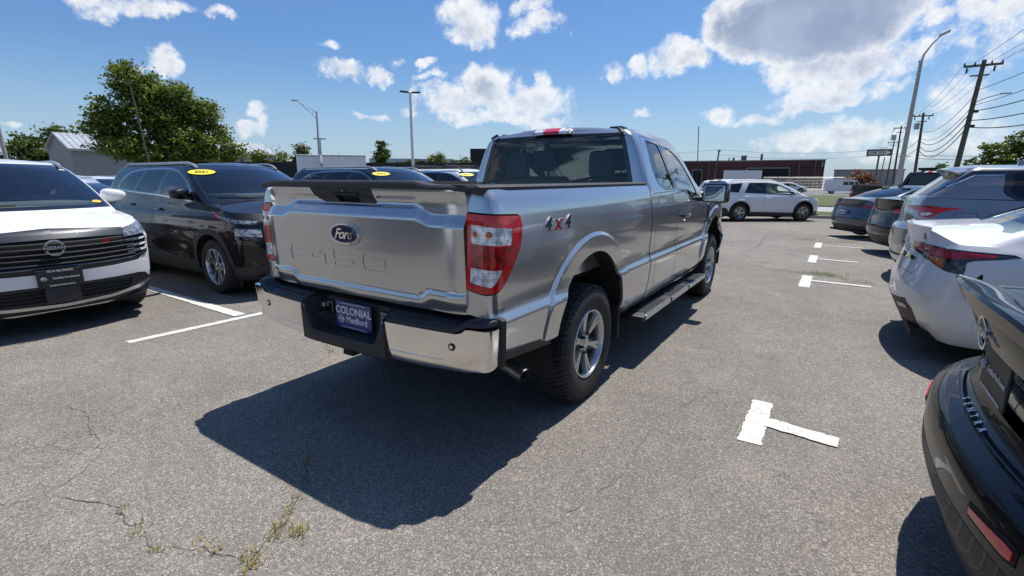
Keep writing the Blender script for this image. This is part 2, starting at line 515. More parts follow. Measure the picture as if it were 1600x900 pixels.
def inside(P, poly):
    x, y = P[:, 0], P[:, 1]
    q = np.array([p[:2] for p in poly], float)
    r = np.zeros(len(P), bool)
    j = len(q) - 1
    for i in range(len(q)):
        xi, yi = q[i]; xj, yj = q[j]
        if yi != yj:
            c = ((yi > y) != (yj > y)) & (x < (xj - xi) * (y - yi) / (yj - yi) + xi)
            r ^= c
        j = i
    return r

def subdiv(poly, h):
    out = []
    n = len(poly)
    for i in range(n):
        a = poly[i]; b = poly[(i + 1) % n]
        d = math.hypot(b[0] - a[0], b[1] - a[1])
        k = max(1, int(math.ceil(d / h)))
        for j in range(k):
            t_ = j / k
            out.append((a[0] + (b[0] - a[0]) * t_, a[1] + (b[1] - a[1]) * t_))
    return out

def cut(f, regions, h, parent, sym='pair', lines=None):
    """Cut the analytic surface f(u,v)->Nx3 into the regions (later ones win) and build one mesh per region.
    region: dict(name, poly, mat, off, rim, sym)"""
    pts = []; edges = []
    for rg in regions:
        p = subdiv(rg['poly'], h)
        b = len(pts); pts += p
        edges += [(b + i, b + (i + 1) % len(p)) for i in range(len(p))]
    for ln in (lines or []):
        p = []
        for i in range(len(ln) - 1):
            a, b2 = ln[i], ln[i + 1]
            k = max(1, int(math.ceil(math.hypot(b2[0] - a[0], b2[1] - a[1]) / h)))
            p += [(a[0] + (b2[0] - a[0]) * j / k, a[1] + (b2[1] - a[1]) * j / k) for j in range(k)]
        p.append(ln[-1][:2]); b = len(pts); pts += p
        edges += [(b + i, b + i + 1) for i in range(len(p) - 1)]
    A = np.array(pts)
    u0, v0 = A.min(0); u1, v1 = A.max(0)
    us = np.arange(u0 + h * .5, u1, h); vs = np.arange(v0 + h * .5, v1, h)
    if len(us) and len(vs):
        gu, gv = np.meshgrid(us, vs); gu = gu + (np.arange(len(vs))[:, None] % 2) * h * .25
        Gp = np.stack([gu.ravel(), gv.ravel()], 1)
        keep = np.zeros(len(Gp), bool)
        for rg in regions: keep |= inside(Gp, rg['poly'])
        Gp = Gp[keep]
        if len(Gp):
            ok = np.ones(len(Gp), bool)
            for i in range(0, len(A), 64):
                d = np.min((Gp[:, None, 0] - A[None, i:i + 64, 0]) ** 2 + (Gp[:, None, 1] - A[None, i:i + 64, 1]) ** 2, 1)
                ok &= d > (h * .38) ** 2
            pts += [tuple(q) for q in Gp[ok]]
    res = delaunay_2d_cdt([Vector(p) for p in pts], edges, [], 0, 1e-5)
    UV = np.array([tuple(v) for v in res[0]]); T = np.array([t_ for t_ in res[2] if len(t_) == 3])
    a_, b_, c_ = UV[T[:, 0]], UV[T[:, 1]], UV[T[:, 2]]
    area = (b_[:, 0] - a_[:, 0]) * (c_[:, 1] - a_[:, 1]) - (b_[:, 1] - a_[:, 1]) * (c_[:, 0] - a_[:, 0])
    T = np.where(area[:, None] < 0, T[:, ::-1], T)
    cen = (a_ + b_ + c_) / 3
    lab = -np.ones(len(T), int)
    for i, rg in enumerate(regions):
        lab[inside(cen, rg['poly'])] = i
    P = f(UV[:, 0], UV[:, 1])
    e = 2e-3
    du = f(UV[:, 0] + e, UV[:, 1]) - f(UV[:, 0] - e, UV[:, 1])
    dv = f(UV[:, 0], UV[:, 1] + e) - f(UV[:, 0], UV[:, 1] - e)
    Nn = np.cross(du, dv); Nn /= np.maximum(np.linalg.norm(Nn, axis=1, keepdims=True), 1e-12)
    out = {}
    names = {}
    for i, rg in enumerate(regions):
        key = rg.get('key', rg['name'])
        if rg.get('mat') is None: continue
        names.setdefault(key, []).append(i)
    for key, ids in names.items():
        rg = regions[ids[0]]
        t_ = T[np.isin(lab, ids)]
        if not len(t_): continue
        used, inv = np.unique(t_, return_inverse=True); inv = inv.reshape(t_.shape)
        off = rg.get('off', 0.0); rim = rg.get('rim', .012)
        n_ = Nn[used]; p = P[used] + n_ * off
        V = list(p); N = list(n_); F = [tuple(q) for q in inv]
        if rim:
            ec = {}
            for q in inv:
                for k in range(3):
                    x, y = int(q[k]), int(q[(k + 1) % 3])
                    ec[(x, y)] = 1
            bd = [(x, y) for (x, y) in ec if (y, x) not in ec]
            for x, y in bd:
                if abs(p[x][0]) < 1e-4 and abs(p[y][0]) < 1e-4: continue
                q0 = p[x] - n_[x] * rim; q1 = p[y] - n_[y] * rim
                en = np.cross(p[y] - p[x], (n_[x] + n_[y]) / 2); en /= max(np.linalg.norm(en), 1e-9)
                k = len(V)
                V += [p[x], p[y], q1, q0]; N += [en] * 4
                F.append((k + 1, k, k + 3, k + 2))
        V = np.array(V); N = np.array(N)
        sm = rg.get('sym', sym)
        if sm == 'join':
            b = len(V); V2 = V * [-1, 1, 1]; N2 = N * [-1, 1, 1]
            o = mesh_obj(rg['name'], np.vstack([V, V2]), F + [tuple(q + b for q in reversed(g)) for g in F], rg['mat'], parent, N=np.vstack([N, N2]))
            out[key] = [o]
        elif sm == 'pair':
            o = mesh_obj(rg['name'], V, F, rg['mat'], parent, N=N)
            o2 = mesh_obj(rg['name'], V * [-1, 1, 1], [tuple(reversed(g)) for g in F], rg['mat'], parent, N=N * [-1, 1, 1])
            out[key] = [o, o2]
        else:
            o = mesh_obj(rg['name'], V, F, rg['mat'], parent, N=N)
            out[key] = [o]
    return out

def rgn(name, poly, m, off=0.0, rim=.012, sym=None, key=None):
    d = dict(name=name, poly=poly, mat=m, off=off, rim=rim)
    if sym: d['sym'] = sym
    if key: d['key'] = key
    return d


class Shell:
    """vertical wrap of a body: s<0 rear face, 0..L side, >L front face (half body, x>=0)"""
    def __init__(s, zs, wz, yr, yf, L, w0, ty=None, bowr=(.05, 2), bowf=(.1, 2), rr=.1, rf=.2, rz=.02, disp=None, curl=None):
        s.zs, s.wz = np.array(zs), np.array(wz)
        s.yr, s.yf = np.array(yr).T, np.array(yf).T
        s.L, s.w0 = L, w0
        s.ty = np.array(ty).T if ty is not None else None
        s.bowr, s.bowf, s.rr, s.rf, s.rz, s.disp, s.curl = bowr, bowf, rr, rf, rz, disp, curl
    def W(s, z): return np.interp(z, s.zs, s.wz)
    def T(s, y): return np.interp(y, s.ty[0], s.ty[1]) if s.ty is not None else np.ones_like(y)
    def Yr(s, z): return np.interp(z, s.yr[0], s.yr[1])
    def Yf(s, z): return np.interp(z, s.yf[0], s.yf[1])
    def sharp(s, S, Z):
        W = s.W(Z); a = s.Yr(Z) + s.bowr[0]; b = s.Yf(Z) - s.bowf[0]
        y = a + (b - a) * np.clip(S / s.L, 0, 1)
        x = W * s.T(y)
        tr = np.clip((S + s.w0) / s.w0, -1, 1); tf = np.clip((s.L + s.w0 - S) / s.w0, -1, 1)
        re = S < 0; fr = S > s.L
        x = np.where(re, x * tr, np.where(fr, x * tf, x))
        y = np.where(re, a - s.bowr[0] * (1 - np.abs(tr) ** s.bowr[1]), np.where(fr, b + s.bowf[0] * (1 - np.abs(tf) ** s.bowf[1]), y))
        return x, y
    def __call__(s, S, Z):
        S = np.asarray(S, float); Z = np.asarray(Z, float)
        r = s.rr + (s.rf - s.rr) * np.clip(S / s.L, 0, 1)
        X = 0; Y = 0; wt = 0
        for i in range(-5, 6):
            wi = 6 - abs(i)
            for j in (-2, -1, 0, 1, 2):
                w_ = wi * (3 - abs(j))
                x, y = s.sharp(S + r * i / 5.0, Z + s.rz * j / 2.0)
                X = X + w_ * x; Y = Y + w_ * y; wt += w_
        X = X / wt; Y = Y / wt
        if s.curl is not None:
            c, hgt, zt = s.curl
            q = np.clip((Z - (zt(Y) - hgt)) / hgt, 0, 1)
            k = 1 - c * q * q
            X = X * k
            # pull the nose back too
            mid = (s.Yr(Z) + s.Yf(Z)) / 2
            Y = mid + (Y - mid) * (1 - c * .35 * q * q)
        if s.disp is not None:
            sd = np.clip((S + .05) / .1, 0, 1) * np.clip((s.L + .05 - S) / .1, 0, 1)
            X = X + s.disp(Y, Z) * sd
        return np.stack([X, Y, Z], -1)
    # address helpers
    def ys(s, y, z):
        a = s.Yr(z) + s.bowr[0]; b = s.Yf(z) - s.bowf[0]
        return s.L * (y - a) / (b - a)
    def side(s, pts, h=.08):
        P = subdiv([p[:2] for p in pts], h)
        return [(float(s.ys(y, z)), z) for (y, z) in P]
    def rear(s, pts):
        out = []
        for (x, z) in [q[:2] for q in pts]:
            W = float(s.W(z) * s.T(np.array([s.Yr(z)]))[0])
            out.append((-s.w0 + s.w0 * x / W, z))
        return out
    def front(s, pts):
        out = []
        for (x, z) in [q[:2] for q in pts]:
            W = float(s.W(z) * s.T(np.array([s.Yf(z)]))[0])
            out.append((s.L + s.w0 - s.w0 * x / W, z))
        return out
    def F(s, pts): return [(s.L + p[0], p[1]) for p in pts]
    def ring(s, s0, s1, zt, n=80):
        S = np.linspace(s0, s1, n)
        z = np.full(n, float(np.mean(s.zs)))
        y = s(S, z)[:, 1]
        for _ in range(8):
            z = .4 * z + .6 * zt(y)
            y = s(S, z)[:, 1]
        z = zt(y)
        P = s(S, z)
        return S, P


class Top2:
    """height field z = zf(x, y) closing a shell between s0 and s1"""
    def __init__(s, shell, s0, s1, zf, n=90):
        s.zf = zf
        S = np.linspace(s0, s1, n)
        z = np.full(n, float(np.mean(shell.zs)))
        for _ in range(12):
            P = shell(S, z); z = .5 * z + .5 * zf(P[:, 0], P[:, 1])
        s.S, s.Z = S, z
        s.P = shell(S, z)
    def __call__(s, X, Y):
        X = np.asarray(X, float); Y = np.asarray(Y, float)
        return np.stack([X, Y, s.zf(X, Y)], -1)
    outline = None
class Top:
    """height field over (x, y) closing a shell at its ring"""
    def __init__(s, shell, s0, s1, zt, crown, n=90, bulge=None):
        s.S, s.P = shell.ring(s0, s1, zt, n)
        s.zt, s.crown, s.bulge = zt, crown, bulge
        o = np.argsort(s.P[:, 1])
        s.py, s.px = s.P[o, 1], s.P[o, 0]
        s.W = s.px.max()
    def __call__(s, X, Y):
        X = np.asarray(X, float); Y = np.asarray(Y, float)
        xr = np.interp(Y, s.py, s.px)
        c = s.crown(Y) if callable(s.crown) else s.crown
        Z = s.zt(Y) + c * (xr ** 2 - X ** 2) / s.W ** 2
        if s.bulge is not None: Z = Z + s.bulge(X, Y) * np.clip((xr - np.abs(X)) / .06, 0, 1)
        return np.stack([X, Y, Z], -1)
    def outline(s, yback=None, yfront=None):
        r = [(p[0], p[1]) for p in s.P]
        # ring may start/end at the centre line or at a cross line
        l = [(-a, b) for (a, b) in reversed(r)]
        poly = r + l
        out = []
        for p in poly:
            if not out or math.hypot(p[0] - out[-1][0], p[1] - out[-1][1]) > 1e-3: out.append(p)
        if math.hypot(out[0][0] - out[-1][0], out[0][1] - out[-1][1]) < 1e-3: out.pop()
        return out


Top2.outline = Top.outline

def ipl(pts):
    a = np.array(pts, float).T
    return lambda y: np.interp(y, a[0], a[1])

def ipls(pts, r=.12):
    """smoothed piecewise-linear function"""
    a = np.array(pts, float).T
    def f(y):
        y = np.asarray(y, float); q = 0; w = 0
        for i in range(-3, 4):
            k = 4 - abs(i); q = q + k * np.interp(y + r * i / 3, a[0], a[1]); w += k
        return q / w
    return f

_txt = {}
def text_mesh(txt, size=1.0, extrude=.002, shear=0.0, bold=0.0, spacing=1.0, xs=1.0):
    key = (txt, size, extrude, shear, bold, spacing, xs)
    if key in _txt: return _txt[key]
    cu = bpy.data.curves.new('lettering', 'FONT')
    cu.body = txt; cu.size = size; cu.extrude = extrude; cu.shear = shear; cu.offset = bold
    cu.align_x = 'CENTER'; cu.align_y = 'CENTER'; cu.space_character = spacing; cu.resolution_u = 3
    o = bpy.data.objects.new('lettering', cu)
    me = bpy.data.meshes.new_from_object(o)
    bpy.data.objects.remove(o)
    if xs != 1.0:
        for v in me.vertices: v.co.x *= xs
    _txt[key] = me
    return me

def text(name, txt, m, parent, loc, xdir, updir, size, **kw):
    """flat lettering: xdir reading direction, updir up"""
    me = text_mesh(txt, size, **kw).copy()
    me.materials.clear(); me.materials.append(m)
    o = bpy.data.objects.new(name, me); col.objects.link(o)
    x = Vector(xdir).normalized(); u = Vector(updir); u = (u - x * u.dot(x)).normalized(); n = x.cross(u)
    M = Matrix((x, u, n)).transposed().to_4x4(); M.translation = Vector(loc)
    o.parent = parent; o.matrix_local = M
    return o

def smoothstep(x, a, b):
    t_ = np.clip((x - a) / (b - a), 0, 1)
    return t_ * t_ * (3 - 2 * t_)

# ------------------------------------------------------------------ wheels
_wheel_cache = {}
def _spoke(mb, r0, r1, w0, w1, ang, xh, xr, depth, skew=0.0, bev=.25, mid=None):
    """one spoke: frustum from radius r0 to r1; x follows a line from hub depth xh to rim depth xr"""
    ns = 5
    rows = []
    for i in range(ns + 1):
        t_ = i / ns
        r = r0 + (r1 - r0) * t_
        w = (w0 + (w1 - w0) * t_) if mid is None else np.interp(t_, [0, .5, 1], [w0, mid, w1])
        x = xh + (xr - xh) * (t_ ** 1.4)
        c = skew * t_
        rows.append((r, w, x, c))
    V = []; F = []
    ca, sa = math.cos(ang), math.sin(ang)
    for (r, w, x, c) in rows:
        for (k, dx) in ((-.5, -depth), (-.5 * (1 - bev), 0), (.5 * (1 - bev), 0), (.5, -depth)):
            tt = k * w + c
            V.append((x + dx, r * ca - tt * sa, r * sa + tt * ca))
    for i in range(ns):
        for k in range(3):
            a = i * 4 + k
            F.append((a, a + 1, a + 5, a + 4))
        F.append((i * 4 + 3, i * 4, i * 4 + 4, i * 4 + 7))
    F.append((0, 1, 2, 3)); F.append((ns * 4 + 3, ns * 4 + 2, ns * 4 + 1, ns * 4))
    mb.add(V, F)

def wheel_meshes(r, w, rr, style, treads):
    key = (r, w, rr, style, treads)
    if key in _wheel_cache: return _wheel_cache[key]
    # tyre
    t = MB()
    h = r - rr
    prof = [(-.028, rr - .012), (-.012, rr - .004), (-.002, rr + .010), (.004, rr + .22 * h), (.010, rr + .42 * h), (.009, rr + .62 * h), (.001, rr + .80 * h),
            (-.010, r - .020), (-.022, r - .008), (-.045, r - .003), (-w * .5, r), (-w + .045, r - .003), (-w + .02, r - .010), (-w, r - .04), (-w - .006, rr + .5 * h), (-w + .002, rr + .01), (-w + .03, rr - .01)]
    t.lathe(prof, 56)
    tyre = t.build('tyre', M_TYRE, smooth='auto')
    tread = None
    if treads:
        tb = MB(); n = treads
        colsx = [(-.012, -.052), (-.060, -.100), (-.108, -w + .108), (-w + .100, -w + .060), (-w + .052, -w + .012)]
        for k in range(n):
            for ci, (a, b) in enumerate(colsx):
                st = (.5 if ci % 2 else 0) + .13 * math.sin(k * 2.3 + ci)
                a0 = 2 * math.pi * (k + st) / n; a1 = a0 + 2 * math.pi / n * .74
                sk = .018 * (1 if ci < 2 else (-1 if ci > 2 else .6)) / r
                V = []
                for (rad, ins) in ((r - .012, 0), (r + .006, .0025)):
                    for (ax, sgn, sh) in ((a, -1, 0), (b, 1, sk)):
                        for an, s2 in ((a0, 1), (a1, -1)):
                            rad_ = rad - (.006 if (ci in (0, 4) and ((ci == 0 and ax == a) or (ci == 4 and ax == b))) else 0)
                            an_ = an + sh + s2 * ins / r
                            V.append((ax + sgn * -ins, rad_ * math.cos(an_), rad_ * math.sin(an_)))
                tb.add(V, [(0, 1, 3, 2), (4, 6, 7, 5), (0, 4, 5, 1), (1, 5, 7, 3), (3, 7, 6, 2), (2, 6, 4, 0)])
                if ci == 0:   # shoulder lugs running down the sidewall
                    V = []
                    for an in (a0, a0 + (a1 - a0) * .8):
                        for (ax, rad) in ((-.014, r - .004), (.004, r - .030), (.0, r - .034), (-.02, r - .02)):
                            V.append((ax, rad * math.cos(an), rad * math.sin(an)))
                    tb.add(V, [(0, 1, 5, 4), (1, 2, 6, 5), (0, 4, 7, 3), (0, 3, 2, 1), (4, 5, 6, 7)])
        tread = tb.build('tread', M_TREAD)
    # rim
    rm = MB()
    rm.lathe([(-.030, rr - .014), (-.006, rr + .002), (0, rr - .002), (-.002, rr - .010), (-.016, rr - .018), (-.05, rr - .024), (-w + .03, rr - .03), (-w + .01, rr - .01)], 56)
    if style == 'six':
        for k in range(6):
            a = math.pi / 2 + k * math.pi / 3
            for s_ in (-1, 1):
                _spoke(rm, .045, rr - .014, .026, .036, a + s_ * .018, -.040, -.016, .03, skew=s_ * .017, bev=.35)
            _spoke(rm, .045, rr - .012, .020, .034, a, -.046, -.026, .03, bev=.1)
        rm.lathe([(-.07, .075), (-.042, .072), (-.036, .055), (-.034, .040), (-.026, .034), (-.024, .0)], 24)
        nl = 6; lr = .063
    elif style == 'ten':
        for k in range(5):
            a = math.pi / 2 + k * 2 * math.pi / 5
            for s_ in (-1, 1):
                _spoke(rm, .045, rr - .010, .014, .026, a + s_ * .16, -.030, -.010, .02, skew=s_ * .018, bev=.3)
        rm.lathe([(-.06, .07), (-.034, .062), (-.026, .045), (-.022, .03), (-.018, .0)], 20)
        nl = 5; lr = .05
    else:
        for k in range(5):
            a = math.pi / 2 + k * 2 * math.pi / 5
            _spoke(rm, .04, rr - .012, .05, .07, a, -.034, -.012, .03, bev=.3, mid=.042)
            _spoke(rm, .10, rr - .012, .012, .022, a + .33, -.034, -.012, .02, skew=.02)
            _spoke(rm, .10, rr - .012, .012, .022, a - .33, -.034, -.012, .02, skew=-.02)
        rm.lathe([(-.06, .07), (-.034, .066), (-.026, .045), (-.022, .03), (-.018, .0)], 20)
        nl = 5; lr = .05
    rim = rm.build('rim', M_ALLOY if style == 'six' else M_ALLOYB, smooth='auto')
    # pocket / brake disc / nuts
    dk = MB()
    dk.lathe([(-.11, rr - .02), (-.112, .05), (-.10, .0)], 32)
    disc = dk.build('wheel_back', M_RIMDARK)
    bd = MB(); bd.lathe([(-.085, .15), (-.080, .15), (-.080, .07), (-.06, .06), (-.058, 0)], 32)
    brake = bd.build('brake_disc', M_DCHROME, smooth='auto')
    nt = MB()
    for k in range(nl):
        a = math.pi / 2 + (k + .5) * 2 * math.pi / nl
        nt.lathe([(-.045, .012), (-.020, .011), (-.016, .006), (-.016, 0)], 6, c=(0, lr * math.cos(a), lr * math.sin(a)))
    nuts = nt.build('lug_nuts', M_DCHROME)
    ms = [x.data if x else None for x in (rim, tyre, tread, disc, brake, nuts)]
    for x in (rim, tyre, tread, disc, brake, nuts):
        if x: bpy.data.objects.remove(x)
    _wheel_cache[key] = ms
    return ms

def add_wheel(root, x, y, r, w, rr, style='five', treads=0, detail=2, steer=0.0):
    ms = wheel_meshes(r, w, rr, style, treads)
    s_ = 1 if x > 0 else -1
    o = bpy.data.objects.new('wheel', ms[0]); col.objects.link(o)
    o.parent = root; o.location = (x, y, r)
    o.rotation_euler = (random.uniform(0, 6.28) if style != 'six' else (0.18 if y < 1 else .5), 0, (0 if s_ > 0 else math.pi) + steer)
    if s_ < 0: o.rotation_euler[0] *= -1
    names = ['tyre', 'tread', 'wheel_back', 'brake_disc', 'lug_nuts']
    for n_, me in zip(names, ms[1:]):
        if me is None: continue
        if detail < 2 and n_ in ('brake_disc', 'lug_nuts'): continue
        c = bpy.data.objects.new(n_, me); col.objects.link(c); c.parent = o
        if n_ in ('tread', 'lug_nuts'): c['kind'] = 'stuff'
    return o

def add_seat(mb, x, y, z, w=.50, hr=True, back=.62, tilt=.22, depth=.50):
    """front seat shape: cushion, bolstered back, head restraint on posts"""
    mb.bbox(x - w / 2, x + w / 2, y - .02, y + depth, z, z + .16, .05)
    M = Matrix.Translation((x, y, z + .08)) @ Matrix.Rotation(tilt, 4, 'X')
    mb.bbox(-w / 2, w / 2, -.14, .0, 0, back, .05, M)
    if hr:
        mb.bbox(-.13, .13, -.12, -.02, back + .06, back + .27, .045, M)
        for s_ in (-.05, .05):
            mb.tube([M @ Vector((s_, -.07, back - .05)), M @ Vector((s_, -.07, back + .12))], .006, 6)

def interior(root, yw, zf, half, ysteer, zbelt, rows, zseat, seatmat=None, dash=True, lift=0):
    """floor tub, dashboard, wheel and seats seen through the glass. yw=(rear, firewall)"""
    m = MB(); m.box(-half, half, yw[0], yw[1], zf, zf + .03)
    m.box(-half, -half + .03, yw[0], yw[1], zf, zbelt - .08); m.box(half - .03, half, yw[0], yw[1], zf, zbelt - .08)
    m.box(-half, half, yw[1] - .03, yw[1], zf, zbelt - .10); m.box(-half, half, yw[0], yw[0] + .03, zf, zbelt - .15)
    m.build('cabin_tub', M_INT, root)
    if dash:
        d = MB(); d.bbox(-half + .02, half - .02, ysteer + .12, yw[1] - .01, zbelt - .35, zbelt - .05, .05)
        if lift: d.bbox(-half + .04, half - .04, ysteer + .22, yw[1] + .42, zbelt - .12, zbelt + lift, .04); d.bbox(-half + .1, -.12, ysteer + .16, ysteer + .42, zbelt, zbelt + lift + .06, .04)
        d.bbox(-half + .1, -.1, ysteer + .1, ysteer + .3, zbelt - .08, zbelt + .0, .03)
        d.build('dashboard', M_DASH if lift else M_INT, root)
        q = MB(); q.box(.10, .34, ysteer + .45, ysteer + .62, zbelt + lift + .001, zbelt + lift + .006); q.build('dash_paper', M_LETW, root)
        q = MB(); q.bbox(-.12, .12, ysteer - .16, ysteer - .13, zbelt + .34, zbelt + .41, .012); q.build('rear_view_mirror', M_GLOSSBLK, root)
        s_ = MB()
        cx = -.37
        pts = []
        Mx = Matrix.Translation((cx, ysteer, zbelt - .05 + lift * 1.6)) @ Matrix.Rotation(R(-22), 4, 'X')
        for k in range(25):
            a = 2 * math.pi * k / 24
            pts.append(Mx @ Vector((.185 * math.cos(a), 0, .185 * math.sin(a))))
        s_.tube(pts, .014, 6, cap=False)
        s_.bbox(-.07, .07, -.02, .03, -.06, .06, .02, Mx)
        s_.box(-.18, .18, 0, .015, -.015, .015, Mx); s_.box(-.015, .015, 0, .015, -.18, 0, Mx)
        s_.build('steering_wheel', M_TRIM, root, smooth='auto')
    for (y, kind) in rows:
        if kind == 'front':
            for x in (-.37, .37):
                q = MB(); add_seat(q, x, y, zseat); q.build('seat', seatmat or M_SEAT, root, smooth='auto')
        else:
            q = MB()
            q.bbox(-.62, .62, y, y + .48, zseat, zseat + .16, .05)
            M = Matrix.Translation((0, y, zseat + .08)) @ Matrix.Rotation(.25, 4, 'X')
            q.bbox(-.62, .62, -.14, 0, 0, .55, .05, M)
            for x in (-.4, 0, .4):
                q.bbox(x - .12, x + .12, -.11, -.03, .57, .73, .04, M)
            q.build('rear_bench', seatmat or M_SEAT, root, smooth='auto')

# ------------------------------------------------------------------ the silver pickup
TX, TY = -2.251, 2.9252
def build_truck():
    root = thing('pickup_truck', 'silver extended cab 4x4 pickup truck parked mid lot, seen from its tailgate', 'pickup truck', (TX, TY, 0))
    HUB = .40; AR = .525; WB = 3.694
    zs = [.46, .52, .60, .70, .775, .81, .845, .865, .92, 1.05, 1.18, 1.26, 1.34, 1.39, 1.425, 1.45]
    wz = [.925, .955, .968, .974, .980, .981, .964, .959, .958, .966, .972, .970, .962, .950, .932, .905]
    arc_c = [(0, HUB), (WB, HUB)]
    def flare(y, z):
        o = 0
        for (cy, cz) in arc_c:
            d = np.hypot((y - cy) * .97, z - cz - .10)
            lip = smoothstep(d, .665, .635) * smoothstep(z, .50, .60)
            o = o + .019 * lip
        return o
    low = Shell(zs, wz, [(.46, -1.08), (.6, -1.10), (.8, -1.125), (1.0, -1.13), (1.3, -1.125), (1.45, -1.105)],
                [(.46, 4.50), (.7, 4.64), (.95, 4.66), (1.15, 4.62), (1.30, 4.50), (1.45, 4.45)], 5.55, .97,
                ty=[(-2, .985), (-1.1, .985), (-.4, 1.0), (3.6, 1.0), (4.2, .985), (4.7, .95)],
                bowr=(.02, 3), bowf=(.16, 2.4), rr=.085, rf=.30, rz=.014, disp=flare)
    zt = ipl([(-2, 1.445), (1.11, 1.445), (1.115, 1.395), (2.02, 1.385), (2.22, 1.36), (2.42, 1.285), (2.75, 1.262), (3.0, 1.275), (3.25, 1.325), (3.6, 1.325), (4.1, 1.30), (4.5, 1.25), (5, 1.20)])
    zb = ipl([(-2, .66), (-1.1, .655), (-.5, .60), (-.49, .50), (.5, .50), (1.1, .485), (3.2, .46), (3.3, .5), (4.1, .5), (4.2, .52), (5, .5)])
    # outline, counter-clockwise in (s, z)
    def bottom():
        P = []
        P += [(-1.13 + .0, .655)]
        P += [(y, z) for (y, z) in [(-1.0, .645), (-.56, .60)]]
        P += [(0 + AR * math.cos(R(a)), HUB + .09 + (AR + .02) * math.sin(R(a))) for a in np.linspace(168, 12, 26)]
        P += [(.515, .47), (1.0, .462), (2.0, .455), (WB - .56, .45)]
        P += [(WB + AR * math.cos(R(a)), HUB + .09 + (AR + .02) * math.sin(R(a))) for a in np.linspace(170, 12, 26)]
        P += [(WB + .54, .52)]
        return P
    S_g = -low.w0 + .812            # gate gap
    bot = [(float(low.ys(y, z)), z) for (y, z) in bottom()]
    # bed side panel (rear corner to the cab gap)
    yg0, yg1 = 1.105, 1.125
    bedtop = [(float(low.ys(y, 1.445)), 1.445) for y in np.linspace(yg0, -1.08, 30)]
    ib = [i for i, p in enumerate(bottom()) if p[0] < yg0]
    bed = [(S_g, .845), (-.05, .835), (.02, .655)] + bot[1:len(ib)] + [(float(low.ys(yg0, .462)), .462)] + bedtop + [(S_g, 1.445)]
    def crease(a, b):
        L = []
        for z in (.765, .78, .795, .812, .828, .845, .862, .88, .90, .925, .95):
            L.append([(float(low.ys(y, z)), z) for y in np.linspace(a, b, 30) if min(abs(np.hypot(y, z - HUB - .09)), abs(np.hypot(y - WB, z - HUB - .09))) > AR + .03] )
        out = []
        for ln in L:
            seg = []
            for p in ln:
                if seg and p[0] - seg[-1][0] > .25: out.append(seg); seg = []
                seg.append(p)
            if len(seg) > 1: out.append(seg)
        for cy in (0, WB):
            for rr_ in (.618, .635, .650, .665, .683):
                pp = [(cy + rr_ / .97 * math.cos(R(q)), HUB + .10 + rr_ * math.sin(R(q))) for q in np.linspace(4, 176, 44)]
                pp = [(y, z) for (y, z) in pp if a < y < b and z > .56]
                if len(pp) > 2: out.append([(float(low.ys(y, z)), z) for (y, z) in pp])
        return [o for o in out if len(o) > 1]
    # ---- taillight polygons (s, z) from measured positions
    tl = rp([(S_g + .006, 1.335, .01), (float(low.ys(-.885, 1.32)), 1.318, .03), (float(low.ys(-.875, 1.25)), 1.25, .04), (float(low.ys(-.90, 1.15)), 1.15, .03),
             (float(low.ys(-.985, 1.03)), 1.03, .03), (float(low.ys(-1.05, .965)), .965, .05), (-.04, .955, .03), (S_g + .006, .975, .02)])
    up = rp([(S_g + .03, 1.285, .008), (float(low.ys(-.965, 1.27)), 1.262, .012), (float(low.ys(-.97, 1.18)), 1.183, .01), (S_g + .03, 1.195, .008)])
    mid = [(S_g + .03, 1.190), (float(low.ys(-.972, 1.175)), 1.178), (float(low.ys(-1.03, 1.08)), 1.075), (S_g + .03, 1.085)]
    lo = rp([(S_g + .03, 1.080, .008), (float(low.ys(-1.035, 1.07)), 1.068, .012), (float(low.ys(-1.085, 1.0)), 1.01, .03), (float(low.ys(-1.11, .99)), .99, .01), (S_g + .03, 1.005, .008)])
    up2 = rp([(S_g + .075, 1.272, .01), (S_g + .115, 1.270, .01), (S_g + .115, 1.195, .01), (S_g + .075, 1.195, .01)])
    cr = cut(low, [rgn('bed_side_panel', bed, M_SILVER, rim=.02),
                   rgn('lamp_recess', offset_poly(tl, .008), M_GAP, off=-.012, rim=0, key='lr'),
                   rgn('tail_light', tl, M_RED, off=.006, rim=.03, key='tl'),
                   rgn('clear_lens', up, M_CLEAR, off=.004, rim=.004, key='c1'),
                   rgn('red_reflector', mid, M_REDD, off=.008, rim=.004, key='m1'),
                   rgn('clear_lens', lo, M_CLEAR, off=.004, rim=.004, key='c2')], .035, root, lines=crease(-1.10, 1.09))
    for k in ('c1', 'm1', 'c2'):
        for a, b in zip(cr[k], cr['tl']): a.parent = b
    # amber bulbs behind the clear window
    for s_ in (1, -1):
        for sb in (S_g + .055, S_g + .13):
            q = MB(); c = low(np.array([sb]), np.array([1.24]))[0]
            q.lathe([(-.004, .016), (0, .015), (.003, .008), (.004, 0)], 12, axis='X', c=(0, 0, 0))
            o = q.build('amber_bulb', M_AMBER, cr['tl'][0 if s_ > 0 else 1], smooth='auto')
            o.location = (s_ * (c[0] + .004), c[1] - .004, c[2]); o.rotation_euler = (0, 0, s_ * -0.9 if s_ > 0 else math.pi + .9)
    # ---- cab side, door, fender
    def dp(pts): return low.side(pts)
    ic = [p for p in bottom() if p[0] > yg1]
    cabtop = [(y, float(zt(y))) for y in np.linspace(4.42, yg1 + .001, 60)]
    front_end = [(low.L + low.w0, .52), (low.L + low.w0, 1.235)]
    body = [(float(low.ys(yg1, .462)), .462)] + [(float(low.ys(y, z)), z) for (y, z) in ic] + front_end[:1] + [(low.L + low.w0, float(zt(4.6)))] + \
           [(float(low.ys(y, z)), z) for (y, z) in cabtop]
